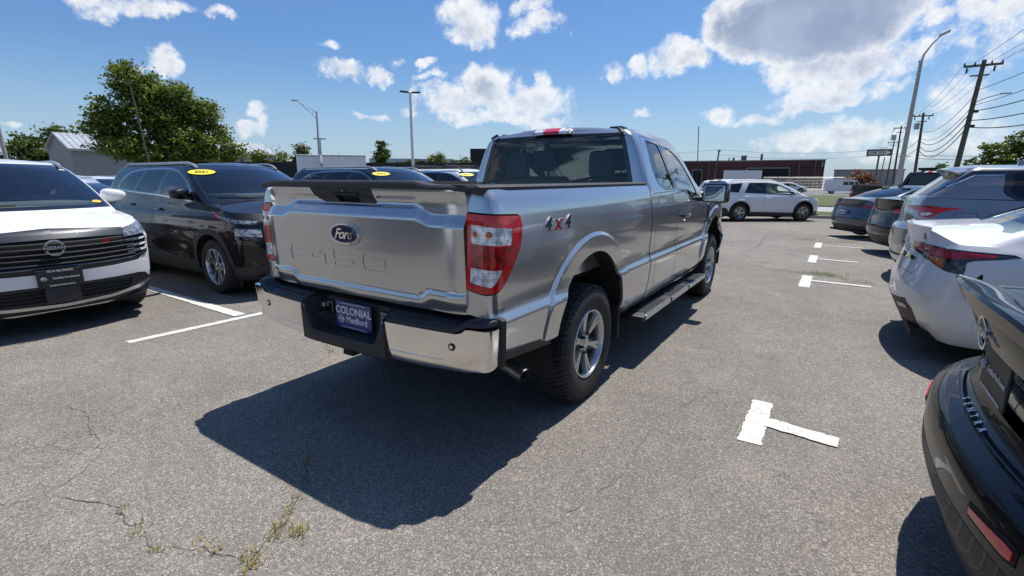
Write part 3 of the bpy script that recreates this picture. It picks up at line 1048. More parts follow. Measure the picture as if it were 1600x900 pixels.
    rdoor = [(1.20, 1.37), (1.27, 1.22), (1.30, 1.05), (1.305, .7), (1.28, .50), (1.93, .49), (1.95, .62), (1.955, 1.38)]
    fdoor = [(1.965, 1.38), (1.96, .62), (1.94, .49), (3.05, .475), (3.13, .53), (3.17, .70), (3.18, 1.0), (3.17, 1.20), (3.14, 1.33), (3.05, 1.275), (2.78, 1.256), (2.42, 1.279), (2.22, 1.352), (2.02, 1.38)]
    fdoor = rp([(p[0], p[1], .02) for p in fdoor], 2); rdoor = rp([(p[0], p[1], .02) for p in rdoor], 2)
    vent = rp([(3.225, 1.20, .02), (3.30, 1.20, .02), (3.34, 1.10, .02), (3.33, .94, .03), (3.27, .92, .03)])
    head = low.F([(-.55, 1.22), (-.50, .98), (.30, .95), (.34, 1.20)])
    grille = low.F([(.37, .80), (.98, .80), (.98, 1.20), (.37, 1.20)])
    fbump = low.F([(-.32, .50), (.98, .50), (.98, .76), (-.30, .76)])
    cb = cut(low, [rgn('cab_body', body, M_SILVER, rim=.02),
              rgn('door_gap', offset_poly(dp(rdoor), .005), M_GAP, off=-.010, rim=0, key='g1'),
              rgn('door_gap', offset_poly(dp(fdoor), .005), M_GAP, off=-.010, rim=0, key='g1'),
              rgn('rear_door', dp(rdoor), M_SILVER, rim=.014, key='rd'),
              rgn('front_door', dp(fdoor), M_SILVER, rim=.014, key='fd'),
              rgn('fender_vent', dp(vent), M_GLOSSBLK, off=.004, key='v'),
              rgn('headlight', head, M_HEAD, off=.004, key='h'),
              rgn('grille', grille, M_CHROME, off=.01, sym='join', key='gr'),
              rgn('front_bumper', fbump, M_BCHROME, off=.02, sym='join', key='fb')], .045, root, lines=crease(1.14, 4.3))
    # rocker trim under the body + bottom flange
    for sgn in (1, -1):
        m = MB(); Pz = []
        for (y, z) in [(-1.09, .655), (-1.0, .645), (-.56, .600)]:
            Pz.append((y, z))
        V = []; F = []
        for (y, z) in Pz:
            x = float(low.W(z)) * .985 + .012
            V += [(x * sgn, y, z + .012), ((x - .004) * sgn, y, z - .035), ((x - .05) * sgn, y, z - .045), ((x - .06) * sgn, y, z + .01)]
        for i in range(len(Pz) - 1):
            for k in range(4): F.append((i * 4 + k, i * 4 + (k + 1) % 4, (i + 1) * 4 + (k + 1) % 4, (i + 1) * 4 + k))
        F += [(0, 1, 2, 3), (len(V) - 4, len(V) - 3, len(V) - 2, len(V) - 1)]
        m.add(V, F); m.build('lower_trim', M_TRIM, root)
        # wheel housings
        for cy in (0, WB):
            q = MB(); V = []; F = []
            A = np.linspace(-15, 195, 30)
            for a in A:
                for x in (.965, .60, .45):
                    rr_ = (AR + .015) * (1.0 if x > .9 else 1.06)
                    V.append((x * sgn, cy + rr_ * math.cos(R(a)), HUB + .09 + (rr_ + .02) * math.sin(R(a))))
            for i in range(len(A) - 1):
                for k in range(2): F.append((i * 3 + k, i * 3 + k + 1, i * 3 + k + 4, i * 3 + k + 3))
            # inner wall
            b = len(V); V.append((.45 * sgn, cy, HUB)); 
            for i in range(len(A) - 1): F.append((i * 3 + 2, i * 3 + 5, b))
            q.add(V, F); q.build('wheel_housing', M_UNDER, root, smooth='auto')
        # mud flap ahead of the rear wheel
        q = MB(); q.bbox(*( (.80, .965) if sgn > 0 else (-.965, -.80)), .50, .525, .30, .56, .006)
        q.build('mud_flap', M_TRIM, root)
        # shock / leaf springs visible in the arch
        q = MB(); q.tube([(sgn * .62, .1, .35), (sgn * .58, .34, .98)], .035, 10); q.tube([(sgn * .62, .1, .35), (sgn * .6, .25, .75)], .045, 10)
        q.build('shock_absorber', M_DCHROME, root, smooth='auto')
        q = MB(); q.tube([(sgn * .55, -.75, .58), (sgn * .55, -.3, .42), (sgn * .55, .0, .38), (sgn * .55, .4, .44), (sgn * .55, .85, .60)], .03, 6)
        q.build('leaf_spring', M_UNDER, root)
        # running board with bright step pads
        q = MB(); q.bbox(*((.86, 1.06) if sgn > 0 else (-1.06, -.86)), .82, 3.02, .355, .405, .018); rb = q.build('running_board', M_TRIM, root, smooth='auto')
        q = MB()
        for (a, b) in ((.86, 1.55), (1.62, 2.20), (2.26, 2.96)):
            q.bbox(*((1.045, 1.066) if sgn > 0 else (-1.066, -1.045)), a, b, .372, .412, .004)
        q.build('step_edge', M_ALLOY, rb)
        q = MB()
        for (a, b) in ((.95, 1.50), (1.68, 2.2), (2.32, 2.9)):
            for k in range(5):
                x0 = .90 + k * .028
                q.box(*((x0, x0 + .014) if sgn > 0 else (-x0 - .014, -x0)), a, b, .404, .412)
        q.build('step_pad', M_PAD, rb)
        for y in (1.1, 2.0, 2.8):
            q = MB(); q.tube([(sgn * .88, y, .385), (sgn * .62, y, .50)], .02, 6); q.build('step_bracket', M_UNDER, rb)
        # 4x4 badge: raised outlined figures
        px = float(low.W(1.27)) + .003
    for s_ in (1, -1):
        xx = s_ * (.985 * .972 + .004)
        ys_ = (-.60, -.455, -.335)
        bx = MB()
        for ch, yc, mt_, sz in (('4', -.625, M_DCHROME, .104), ('x', -.515, M_REDP, .120), ('4', -.405, M_DCHROME, .104)):
            yy = yc if s_ > 0 else -yc - 1.0 + .0
            xc = s_ * (.9725 + .0005 * 1) * (.985 + .015 * (yc + 1.1) / .7)
            dirx = (0, s_ * 1, 0)
            o = text('badge_character', ch, M_INK if ch == '4' else M_REDP, root, (xc, yy, 1.250 if ch == '4' else 1.255), dirx, (0, 0, 1), sz, extrude=.003, bold=.003, shear=.12, xs=1.35)
            o2 = text('badge_outline', ch, M_EMBLEM, root, (xc - s_ * .0015, yy, 1.250 if ch == '4' else 1.255), dirx, (0, 0, 1), sz, extrude=.003, bold=.0075, shear=.12, xs=1.35)
    # door handles
    for sgn in (1, -1):
        q = MB(); x = float(low.W(1.13))
        q.bbox(*sorted((sgn * (x + .018), sgn * (x + .042))), 2.06, 2.30, 1.118, 1.150, .008)
        q.bbox(*sorted((sgn * (x - .01), sgn * (x + .03))), 2.065, 2.10, 1.118, 1.150, .006); q.bbox(*sorted((sgn * (x - .01), sgn * (x + .03))), 2.26, 2.295, 1.118, 1.150, .006)
        q.build('door_handle', M_GLOSSBLK, cb['fd'][0 if sgn > 0 else 1], smooth='auto')
        q = MB(); q.lathe([(0, .014), (.004, .013), (.006, 0)], 14, c=(sgn * x, 2.20, 1.075)); q.build('key_cylinder', M_ALLOY, cb['fd'][0 if sgn > 0 else 1])
    # ---- rail caps on the bed sides
    for sgn in (1, -1):
        q = MB(); V = []; F = []
        n = 24
        for i in range(n + 1):
            y = -1.10 + (yg0 + 1.10) * i / n
            xo = .905 * float(low.T(np.array([y]))[0]) + .012
            if i == 0: y, xo = -1.142, xo - .075
            if i == 1: y, xo = -1.118, xo - .022
            for (x, z) in ((xo, 1.432), (xo + .002, 1.455), (xo - .018, 1.466), (xo - .09, 1.466), (xo - .10, 1.44)):
                V.append((x * sgn, y, z))
        for i in range(n):
            for k in range(4): F.append((i * 5 + k, i * 5 + k + 1, (i + 1) * 5 + k + 1, (i + 1) * 5 + k))
        F += [(0, 1, 2, 3, 4), tuple(n * 5 + k for k in range(5))]
        q.add(V, F); q.build('bed_rail_cap', M_TRIM, root, smooth='auto')
    q = MB()
    q.box(-.80, .80, -1.08, 1.08, .86, .88); q.box(-.83, -.80, -1.08, 1.08, .86, 1.44); q.box(.80, .83, -1.08, 1.08, .86, 1.44); q.box(-.83, .83, 1.05, 1.09, .86, 1.44)
    q.build('cargo_bed', M_SILVER, root)
    # ---- tailgate
    def gate_y(x, z):
        x = np.asarray(x, float); z = np.asarray(z, float); ax = np.abs(x)
        k = smoothstep(ax, .50, .62)
        z1 = 1.352 - .028 * k
        o = np.zeros_like(z)
        o = o - .016 * smoothstep(1.445 - z, 0, .075)                              # upper panel leans in going down
        rec = smoothstep(z, z1, z1 + .004) * smoothstep(z1 + .048 - z, 0, .004) * (1 - smoothstep(ax, .44, .56))
        o = o - .006 * rec
        o = o + .030 * np.clip((z1 - z) / .052, 0, 1) ** 1.0                            # ledge facing the sky
        o = o - .016 * np.clip((z1 - .056 - z) / .40, 0, 1)                             # main panel, slightly undercut
        z2 = .905 + .040 * smoothstep(ax, .50, .60)
        o = o + .008 * np.clip((z2 - z) / .016, 0, 1)
        o = o - .026 * smoothstep(z2 - .025 - z, -.0, .08)
        o = o - .030 * smoothstep(ax, .66, .84) ** 2                                # curves forward towards the lamps
        return o
    def gate(x, z):
        return np.stack([np.asarray(x, float), -1.148 - gate_y(x, z) , np.asarray(z, float)], -1)
    GW = .803
    gout = rp([(-GW, .838, .02), (GW, .838, .02), (GW, 1.442, .01), (-GW, 1.442, .01)])
    bez = rp([(-.345, 1.4421, 0), (-.30, 1.385, .03), (-.22, 1.358, .01), (.165, 1.358, .005), (.135, 1.4421, 0)][::-1])
    bez = [(-.325, 1.4419), (-.300, 1.400), (-.27, 1.380), (-.215, 1.362), (.205, 1.362), (.19, 1.4419)]
    hnd = [(-.18, 1.405), (-.06, 1.362), (.09, 1.362), (.09, 1.405)]
    hnd = rp([(-.085, 1.368, .004), (.085, 1.368, .004), (.085, 1.405, .004), (-.115, 1.405, .004)])
    letters = []
    def L(poly, hole=None): letters.append((poly, hole))
    x0 = -.565; hL, hH = 1.003, 1.092
    L([(x0, hL), (x0 + .045, hL), (x0 + .045, hL + .028), (x0 + .165, hL + .028), (x0 + .165, hL + .048), (x0 + .045, hL + .048), (x0 + .045, hH - .022), (x0 + .185, hH - .022), (x0 + .185, hH), (x0 + .02, hH), (x0, hH - .02)])
    L([(x0 + .205, hL + .030), (x0 + .265, hL + .030), (x0 + .265, hL + .052), (x0 + .205, hL + .052)])
    L([(x0 + .285, hH - .02), (x0 + .335, hH), (x0 + .375, hH), (x0 + .375, hL), (x0 + .330, hL), (x0 + .330, hH - .03), (x0 + .285, hH - .03)])
    L([(x0 + .415, hL + .0), (x0 + .600, hL), (x0 + .625, hL + .02), (x0 + .625, hL + .04), (x0 + .605, hL + .055), (x0 + .46, hL + .055), (x0 + .46, hH - .018), (x0 + .62, hH - .018), (x0 + .62, hH), (x0 + .415, hH), (x0 + .415, hL + .036), (x0 + .58, hL + .036), (x0 + .58, hL + .02), (x0 + .415, hL + .02)])
    outer = rp([(x0 + .665, hL, .03), (x0 + .885, hL, .03), (x0 + .885, hH, .03), (x0 + .665, hH, .03)])
    inner = rp([(x0 + .715, hL + .024, .008), (x0 + .840, hL + .024, .008), (x0 + .840, hH - .022, .008), (x0 + .715, hH - .022, .008)])
    lock = [(0.035 * math.cos(a) * .3 - .05, 1.43 + .012 * math.sin(a)) for a in np.linspace(0, 2 * math.pi, 13)[:-1]]
    regs = [rgn('tailgate', gout, M_SILVER, rim=.03, sym='one', key='gate')]
    for i, (p, h_) in enumerate(letters): regs.append(rgn('stamped_letter', p, M_SILVER, off=-.0025, rim=-.0025, sym='one', key='L%d' % i))
    regs.append(rgn('stamped_letter', outer, M_SILVER, off=-.0025, rim=-.0025, sym='one', key='L0o'))
    regs.append(rgn('tailgate', inner, M_SILVER, rim=.03, sym='one', key='gate'))
    regs.append(rgn('handle_bezel', bez, M_TRIM, off=.004, rim=.02, sym='one', key='bz'))
    regs.append(rgn('handle_pull', hnd, M_GAP, off=-.022, rim=-.022, sym='one', key='hp'))
    gl = []
    xs_ = [x for x in np.linspace(-.79, .79, 60)]
    kk = lambda x: float(smoothstep(np.array(abs(x)), .50, .62)); k2 = lambda x: float(smoothstep(np.array(abs(x)), .50, .60))
    for dz in (.004, 0, -.013, -.026, -.039, -.052, -.066): gl.append([(x, 1.352 - .028 * kk(x) + dz) for x in xs_ if not (dz == .004 and -.30 < x < .22)] if dz != .004 else [(x, 1.356 - .028 * kk(x)) for x in xs_])
    for dz in (.0, -.008, -.016, -.025, -.05, -.075): gl.append([(x, .905 + .04 * k2(x) + dz) for x in xs_ if .905 + .04 * k2(x) + dz > .85])
    g = cut(gate, regs, .022, root, sym='one', lines=gl)
    gt = g['gate'][0]
    for k in g:
        if k != 'gate':
            for o in g[k]: o.parent = gt
    q = MB(); q.bbox(-.13, .095, -1.158, -1.145, 1.404, 1.414, .003); q.build('tailgate_handle', M_TRIM, gt)
    q = MB(); q.lathe([(0, .011), (-.003, .009), (-.003, 0)], 12, axis='Y', c=(-.03, -1.153, 1.428)); q.build('rear_camera', M_GLOSSBLK, gt)
    q = MB(); q.box(-GW, GW, -1.092, -1.078, .85, 1.435); q.build('tailgate_inner', M_SILVER, gt)
    # black spoiler cap along the gate top
    q = MB(); V = []; F = []
    n = 40
    for i in range(n + 1):
        x = -GW - .004 + (2 * GW + .008) * i / n
        ax = abs(x); zz = 1.482 - .018 * float(smoothstep(np.array(ax), .50, .62)) if x > 0 else 1.482 - .016 * float(smoothstep(np.array(ax), .70, .84))
        yo = -.030 * float(smoothstep(np.array(ax), .66, .84)) ** 1
        for (y, z) in ((-1.150, 1.4425), (-1.166, 1.4435), (-1.168, zz - .010), (-1.158, zz), (-1.10, zz + .002), (-1.08, zz - .012), (-1.08, 1.44)):
            V.append((x, y - yo, z))
    for i in range(n):
        for k in range(6): F.append((i * 7 + k, i * 7 + k + 1, (i + 1) * 7 + k + 1, (i + 1) * 7 + k))
    F += [tuple(range(7)), tuple(n * 7 + k for k in range(7))]
    q.add(V, F); q.build('tailgate_cap', M_TRIM, gt, smooth='auto')
    # oval badge: pressed surround, bright ring, navy field, script
    cx, cz = -.03, 1.192
    yb = float(gate(np.array([cx]), np.array([cz]))[0][1])
    nrm_t = math.atan2(float(gate(np.array([cx]), np.array([cz + .03]))[0][1] - gate(np.array([cx]), np.array([cz - .03]))[0][1]), .06)
    bd = bpy.data.objects.new('badge_mount', None)
    def oval(name, a, b, y0, y1, m, inner_=None):
        q = MB(); n = 48; V = []; F = []
        prof = [(1.0, y0), (.985, y1), (inner_ or 0.0, y1)] if not inner_ else [(1.0, y0), (.985, y1), (inner_ + .02, y1), (inner_, y0)]
        for k in range(n):
            t_ = 2 * math.pi * k / n
            for (s_, y) in prof: V.append((cx + a * s_ * math.cos(t_), yb - y, cz + b * s_ * math.sin(t_) ))
        m_ = len(prof)
        for k in range(n):
            for j in range(m_ - 1): F.append((k * m_ + j, ((k + 1) % n) * m_ + j, ((k + 1) % n) * m_ + j + 1, k * m_ + j + 1))
        q.add(V, F); return q.build(name, m, gt, smooth='auto')
    oval('badge_surround', .138, .074, -.004, .006, M_SILVER)
    ov = oval('oval_badge', .118, .058, .004, .013, M_CHROME)
    o2 = oval('badge_field', .108, .050, .008, .0145, M_OVAL); o2.parent = ov
    o3 = oval('badge_ring', .102, .045, .012, .0158, M_CHROME, .955); o3.parent = ov
    for ch, m_, bo, yy in (('Ford', M_CHROME, .0015, .0162),):
        o = text('badge_script', ch, m_, ov, (cx, yb - yy, cz - .002), (1, 0, 0), (0, 0, 1), .082, extrude=.001, shear=.45, bold=bo, xs=1.05, spacing=.88)
    # ---- rear bumper
    bs = Shell([.50, .56, .62, .70, .775, .80], [.955, .970, .977, .981, .984, .985], [(.50, -1.20), (.56, -1.238), (.60, -1.248), (.70, -1.258), (.80, -1.264)],
               [(.5, -1.02), (.8, -1.02)], .22, .98, ty=None, bowr=(.075, 2.2), bowf=(0.0, 2), rr=.055, rf=.0, rz=.012)
    zc = lambda x: .775 if x < .80 else .80
    chL = bs.rear([(.285, .575), (.33, .765), (.815, .765), (.85, .79)])
    chrome = [bs.rear([(.265, .565)])[0], bs.rear([(.6, .562)])[0], bs.rear([(.85, .575)])[0], (-.02, .592), (.06, .605), (.12, .622), (.165, .640),
              (.165, .800), (.02, .800), bs.rear([(.88, .800)])[0], bs.rear([(.855, .796)])[0], bs.rear([(.835, .778)])[0], bs.rear([(.80, .768)])[0], bs.rear([(.345, .768)])[0], bs.rear([(.335, .76)])[0]]
    b_ = cut(bs, [rgn('bumper_chrome', chrome, M_BCHROME, rim=.03)], .022, root)
    # dark slot line pressed into each chrome corner
    # top pads + corner plastics
    for sgn in (1, -1):
        q = MB(); V = []; F = []
        xs_ = [.345, .40, .50, .60, .70, .78, .82, .86, .90, .94, .965, .985]
        for x in xs_:
            yr_ = -1.258 + .075 * min(1, (x / .98) ** 2.2) + (.0 if x < .9 else .10 * ((x - .9) / .085) ** 2)
            zt_ = .789 if x < .80 else .789 + .042 * min(1, (x - .80) / .05)
            zi = .800 if x < .80 else .800 + .026 * min(1, (x - .80) / .05)
            for (y, z) in ((yr_ + .002, zt_ - .022), (yr_ + .006, zt_ - .004), (yr_ + .018, zt_ + .004), (min(yr_ + .09, -1.06), zi + .012), (-1.055, zi + .012), (-1.05, zi - .08)):
                V.append((x * sgn, y, z))
        n = len(xs_)
        for i in range(n - 1):
            for k in range(5): F.append((i * 6 + k, i * 6 + k + 1, (i + 1) * 6 + k + 1, (i + 1) * 6 + k))
        F += [tuple(range(6)), tuple((n - 1) * 6 + k for k in range(6))]
        q.add(V, F); pad = q.build('bumper_top', M_PAD, root, smooth='auto')
        q = MB()
        for k in range(22):
            x = .40 + k * .0185
            yr_ = -1.250 + .075 * (x / .98) ** 2.2
            q.bbox(*sorted((sgn * x, sgn * (x + .009))), yr_ + .035, yr_ + .10, .788, .8045, .002)
        rbs = q.build('step_rib', M_PAD, pad); stuff(rbs)
        # flexible end cap between bumper and body
        q = MB(); V = []; F = []
        for (z, dx) in ((.60, 0), (.64, .006), (.80, .008), (.835, .006), (.842, -.01)):
            for (x, y) in ((.955, -1.10), (.988, -1.095), (.994, -1.075), (.985, -1.06), (.955, -1.06)):
                V.append(((x + dx) * sgn, y, z))
        for i in range(4):
            for k in range(5): F.append((i * 5 + k, i * 5 + (k + 1) % 5, (i + 1) * 5 + (k + 1) % 5, (i + 1) * 5 + k))
        F += [tuple(range(5)), tuple(20 + k for k in range(5))]
        q.add(V, F); q.build('bumper_end_cap', M_TRIM, root, smooth='auto')
        # parking sensor
        c = bs(np.array([bs.rear([(.80, .705)])[0][0]]), np.array([.705]))[0]
        q = MB(); q.lathe([(0.004, .020), (-.003, .019), (-.003, .013), (-.001, .012)], 20, axis='Y'); s1 = q.build('parking_sensor', M_TRIM, root, smooth='auto')
        s1.location = (c[0] * sgn * .97, c[1] - .004, .70)
        q = MB(); q.lathe([(-.002, .011), (-.005, .010), (-.005, 0)], 16, axis='Y'); s2 = q.build('sensor_face', M_BCHROME, s1, smooth='auto')
        # pressed line low on the chrome
        q = MB(); pts = [bs(np.array([bs.rear([(x, z)])[0][0]]), np.array([z]))[0] for (x, z) in ((.30, .618), (.45, .617), (.60, .618), (.72, .622))]
        pts = [Vector((p[0] * sgn, p[1] - .001, p[2])) for p in pts]
        q.tube(pts, .0026, 6, r1=.001); q.build('bumper_crease', M_BCHROME, root, smooth='auto')
    # centre notch: plastic step with plate recess, profile swept across x
    q = MB(); V = []; F = []
    secs = [(-.352, .788), (-.345, .784), (-.30, .690), (-.268, .632), (-.255, .620), (.255, .620), (.268, .632), (.30, .690), (.345, .784), (.352, .788)]
    for (x, zt_) in secs:
        c = -1.268 + .006 * (abs(x) / .35) ** 2
        zlow = .548
        deep = 1 if abs(x) < .29 else 0
        for (y, z) in ((-1.02, zlow + .0), (c + .03, zlow - .008), (c + .004, zlow + .012), (c, zt_ - .03 if zt_ - .03 > zlow + .02 else zlow + .025), (c + .012, zt_), (-1.14 if deep else -1.2, zt_ + .004), (-1.125 if deep else -1.12, .80 if deep else zt_ + .012), (-1.06, .812)):
            V.append((x, y, z))
    n = len(secs)
    for i in range(n - 1):
        for k in range(7): F.append((i * 8 + k, i * 8 + k + 1, (i + 1) * 8 + k + 1, (i + 1) * 8 + k))
    F += [tuple(range(8)), tuple((n - 1) * 8 + k for k in range(8))]
    q.add(V, F); ctr = q.build('bumper_center_step', M_TRIM, root, smooth='auto')
    for x in (-.235, .235):
        q = MB(); q.bbox(x - .035, x + .035, -1.150, -1.13, .70, .775, .01); q.build('plate_lamp_housing', M_GLOSSBLK, ctr)
    q = MB(); q.bbox(-.30, -.265, -1.170, -1.150, .735, .765, .004); q.build('tow_socket', M_CHROME, ctr)
    q = MB(); q.bbox(-.153, .153, -1.166, -1.160, .635, .795, .003); pl_ = q.build('license_plate', M_PLATEBLUE, root)
    ty_ = -1.1665
    text('plate_lettering', 'COLONIAL', M_LETW, pl_, (0, ty_, .742), (1, 0, 0), (0, 0, 1), .062, bold=.0012, extrude=.0005, xs=.98)
    text('plate_lettering', 'Medford', M_LETW, pl_, (.028, ty_, .690), (1, 0, 0), (0, 0, 1), .052, bold=.0012, extrude=.0005)
    text('plate_lettering', 'www.colonialnissanmedford.com', M_LETW, pl_, (0, ty_, .787), (1, 0, 0), (0, 0, 1), .016, extrude=.0005)
    text('plate_lettering', 'MYSTIC AVENUE MEDFORD MA', M_LETW, pl_, (0, ty_, .644), (1, 0, 0), (0, 0, 1), .016, extrude=.0005)
    q = MB(); q.lathe([(0, .022), (-.0008, .022), (-.0008, .017), (0, .017)], 24, axis='Y', c=(-.105, ty_, .690)); q.box(-.132, -.078, ty_ - .001, ty_, .685, .695)
    q.build('plate_emblem', M_LETW, pl_)
    # ---- exhaust, hitch, frame, axle
    q = MB(); q.tube([(.50, -.3, .56), (.54, -.66, .55), (.66, -.78, .525), (.96, -.835, .458)], .040, 18, cap=False)
    q.tube([(.96, -.835, .458), (.955, -.834, .459), (.66, -.78, .525)], .033, 18, cap=False)
    q.build('exhaust_pipe', M_STEEL, root, smooth='auto')
    q = MB()
    for x in (-.45, .45): q.box(x - .05, x + .05, -1.10, 4.3, .52, .64)
    q.box(-.5, .5, -1.12, -1.02, .50, .62); q.box(-.04, .04, -1.22, -1.1, .50, .57)
    q.box(-.80, .80, 1.2, 4.3, .60, .64); q.box(-.75, .75, -1.0, 1.1, .80, .84)
    q.tube([(-.80, 0, .40), (.80, 0, .40)], .055, 12); q.lathe([(-.15, .05), (-.10, .15), (.10, .15), (.15, .05)], 16, c=(0, 0, .40))
    q.tube([(0, 0, .42), (0, 3.0, .55)], .04, 8); q.box(-.28, .10, .6, 1.6, .46, .62)
    q.build('chassis', M_UNDER, root)
    q = MB()
    # spare wheel under the bed
    q.lathe([(-.11, .20), (-.12, .36), (-.05, .40), (.05, .40), (.11, .36), (.10, .20)], 36, axis='Z', c=(0, -.72, .62)); q.build('spare_tyre', M_TYRE, root, smooth='auto')
    # ---- wheels
    for x in (.962, -.962):
        add_wheel(root, x, 0, HUB, .262, .236, 'six', treads=66)
        add_wheel(root, x, WB, HUB, .262, .236, 'six', treads=66)
    # ---- cab shell
    czs = [1.20, 1.26, 1.34, 1.39, 1.425, 1.50, 1.60, 1.70, 1.78, 1.84, 1.875, 1.90, 1.912]
    cwz = [.970, .969, .960, .948, .932, .905, .869, .832, .797, .762, .735, .690, .66]
    cab = Shell(czs, cwz, [(1.20, 1.13), (1.39, 1.125), (1.45, 1.128), (1.86, 1.165), (1.90, 1.20), (1.92, 1.23)],
                [(1.20, 3.52), (1.30, 3.36), (1.50, 3.04), (1.74, 2.74), (1.86, 2.56), (1.905, 2.46)], 2.0, .80,
                ty=[(0, .985), (1.1, .985), (1.5, 1.0), (2.5, .985), (3.2, .97)], bowr=(.03, 2.5), bowf=(.26, 2.2), rr=.075, rf=.08, rz=.02)
    CL, CW = cab.L, cab.w0
    zroof = 1.902
    out = [(-CW, 1.39), (float(cab.ys(1.14, 1.395)), 1.395)] + [(float(cab.ys(y, float(zt(y)))), float(zt(y)) - .004) for y in np.linspace(1.3, 3.02, 24)] + \
          [(CL, 1.285), (CL + CW, 1.285), (CL + CW, zroof), (-CW, zroof)]
    # side windows
    def cs(p): return cab.side(p, .05)
    qg = rp([(1.44, 1.815, .03), (1.735, 1.800, .02), (1.862, 1.405, .02), (1.56, 1.405, .05), (1.40, 1.47, .10), (1.385, 1.62, .05)])
    fg = rp([(1.955, 1.785, .02), (2.18, 1.755, .08), (2.45, 1.63, .1), (2.66, 1.44, .06), (2.75, 1.315, .03), (2.62, 1.30, .03), (2.40, 1.325, .04), (2.24, 1.39, .05), (2.0, 1.405, .03)])
    blk = rp([(1.775, 1.83, .01), (1.93, 1.825, .01), (2.0, 1.395, .01), (1.885, 1.40, .01)])
    door_r = rp([(1.235, 1.385, 0), (1.16, 1.46, .05), (1.30, 1.80, .05), (1.345, 1.848, .04), (1.84, 1.838, 0), (1.955, 1.385, 0)][::-1], 3)
    door_f = rp([(1.965, 1.385, 0), (1.85, 1.838, 0), (2.20, 1.805, .1), (2.53, 1.66, .1), (2.85, 1.36, .05), (2.93, 1.27, 0), (2.78, 1.262, 0), (2.42, 1.290, 0), (2.22, 1.362, 0), (2.02, 1.39, 0)][::-1], 3)
    sail = rp([(2.66, 1.45, .01), (2.80, 1.345, .01), (2.88, 1.27, 0), (2.60, 1.275, 0), (2.62, 1.30, 0), (2.74, 1.318, 0)], 2)
    rgA = rp([(0, 1.405), (.815, 1.405, .03), (.685, 1.868, .03), (0, 1.872)])
    rw = cab.rear([(0, 1.405), (.4, 1.405), (.74, 1.405), (.795, 1.412), (.79, 1.44), (.755, 1.58), (.71, 1.74), (.677, 1.845), (.655, 1.866), (.60, 1.872), (.3, 1.877), (0, 1.879)])
    rwg = cab.rear([(0, 1.43), (.4, 1.43), (.735, 1.43), (.75, 1.455), (.71, 1.60), (.668, 1.76), (.650, 1.822), (.615, 1.845), (.3, 1.852), (0, 1.853)])
    ws = [(CL + .055, 1.29), (CL + .30, 1.288), (CL + CW, 1.288), (CL + CW, 1.878), (CL + .06, 1.865)]
    lamp = cab.rear([(0, 1.880), (.20, 1.879), (.185, 1.912), (0, 1.914)])
    lampr = cab.rear([(0, 1.881), (.075, 1.8805), (.09, 1.912), (0, 1.913)])
    cm = cut(cab, [rgn('cab_upper', out, M_SILVER, rim=.02, sym='join', key='cab'),
                   rgn('door_gap', offset_poly(cs(door_r), .0045), M_GAP, off=-.010, rim=0, key='g'),
                   rgn('door_gap', offset_poly(cs(door_f), .0045), M_GAP, off=-.010, rim=0, key='g'),
                   rgn('rear_door_frame', cs(door_r), M_SILVER, rim=.014, key='dr'),
                   rgn('front_door_frame', cs(door_f), M_SILVER, rim=.014, key='df'),
                   rgn('window_surround', offset_poly(cs(qg), .016), M_GLOSSBLK, off=.002, key='sr'),
                   rgn('window_surround', offset_poly(cs(fg), .016), M_GLOSSBLK, off=.002, key='sr'),
                   rgn('window_surround', cs(blk), M_TRIM, off=.003, key='sr'),
                   rgn('window_surround', cs(sail), M_TRIM, off=.003, key='sr'),
                   rgn('rear_door_window', cs(qg), M_GLASSM, off=-.004, rim=0, key='qg'),
                   rgn('front_door_window', cs(fg), M_GLASS, off=-.004, rim=0, key='fg'),
                   rgn('rear_window_frame', rw, M_GLOSSBLK, off=.003, sym='join', key='rwf'),
                   rgn('rear_window', rwg, M_GLASSM, off=.001, rim=0, sym='join', key='rw'),
                   rgn('windshield', ws, M_WSHIELD, off=.0, rim=0, sym='join', key='ws')], .04, root)
    # roof and hood
    zr = ipls([(1.0, zroof), (2.6, zroof)], .1)
    rt = Top(cab, -CW, CL + CW, lambda y: zroof + 0 * np.asarray(y, float), .046)
    roof = cut(rt, [rgn('roof', rt.outline(), M_SILVER, rim=0, sym='one', key='r')], .06, root)['r'][0]
    for sgn in (1, -1):
        q = MB(); pts = []
        for y in np.linspace(1.19, 2.42, 16):
            x = .615 if sgn > 0 else -.615
            p = rt(np.array([x]), np.array([y]))[0]; pts.append((p[0], p[1], p[2] + .001))
        q.tube(pts, .010, 6); q.build('roof_channel_strip', M_TRIM, roof)
        c = cab(np.array([-CW + CW * .615 / .69]), np.array([1.888]))[0]
        q = MB(); q.tube([(sgn * .672, 1.150, 1.868), (sgn * .648, 1.172, 1.892), (sgn * .622, 1.192, 1.905)], .013, 6); q.build('channel_end_cap', M_TRIM, roof)
    for x in (-.56, .42):
        q = MB(); q.bbox(x - .07, x + .07, 1.62, 1.80, 1.915, 1.975, .02); q.build('roof_clearance_pod', M_GLOSSBLK, roof, smooth='auto')
    # high mounted brake lamp
    for nm, xa, xb, m_ in (('cargo_lamp', -.205, -.085, M_CLEAR), ('high_brake_lamp', -.085, .075, M_REDL), ('cargo_lamp', .075, .190, M_CLEAR)):
        q = MB()
        V = []
        for x in (xa, xb):
            tpr = 1 if abs(x) > .1 else 0
            for (y, z) in ((1.138, 1.882), (1.140, 1.908 - .004 * tpr), (1.20, 1.940 - .008 * tpr), (1.22, 1.92)):
                V.append((x * (1 if not tpr else (.93 if z > 1.89 else 1.03)), y, z))
        q.add(V, [(0, 1, 5, 4), (1, 2, 6, 5), (2, 3, 7, 6), (0, 3, 2, 1), (4, 5, 6, 7), (0, 4, 7, 3)])
        q.build(nm, m_, root)
    ht = Top(low, low.ys(3.05, 1.3), low.L + low.w0, zt, .07)
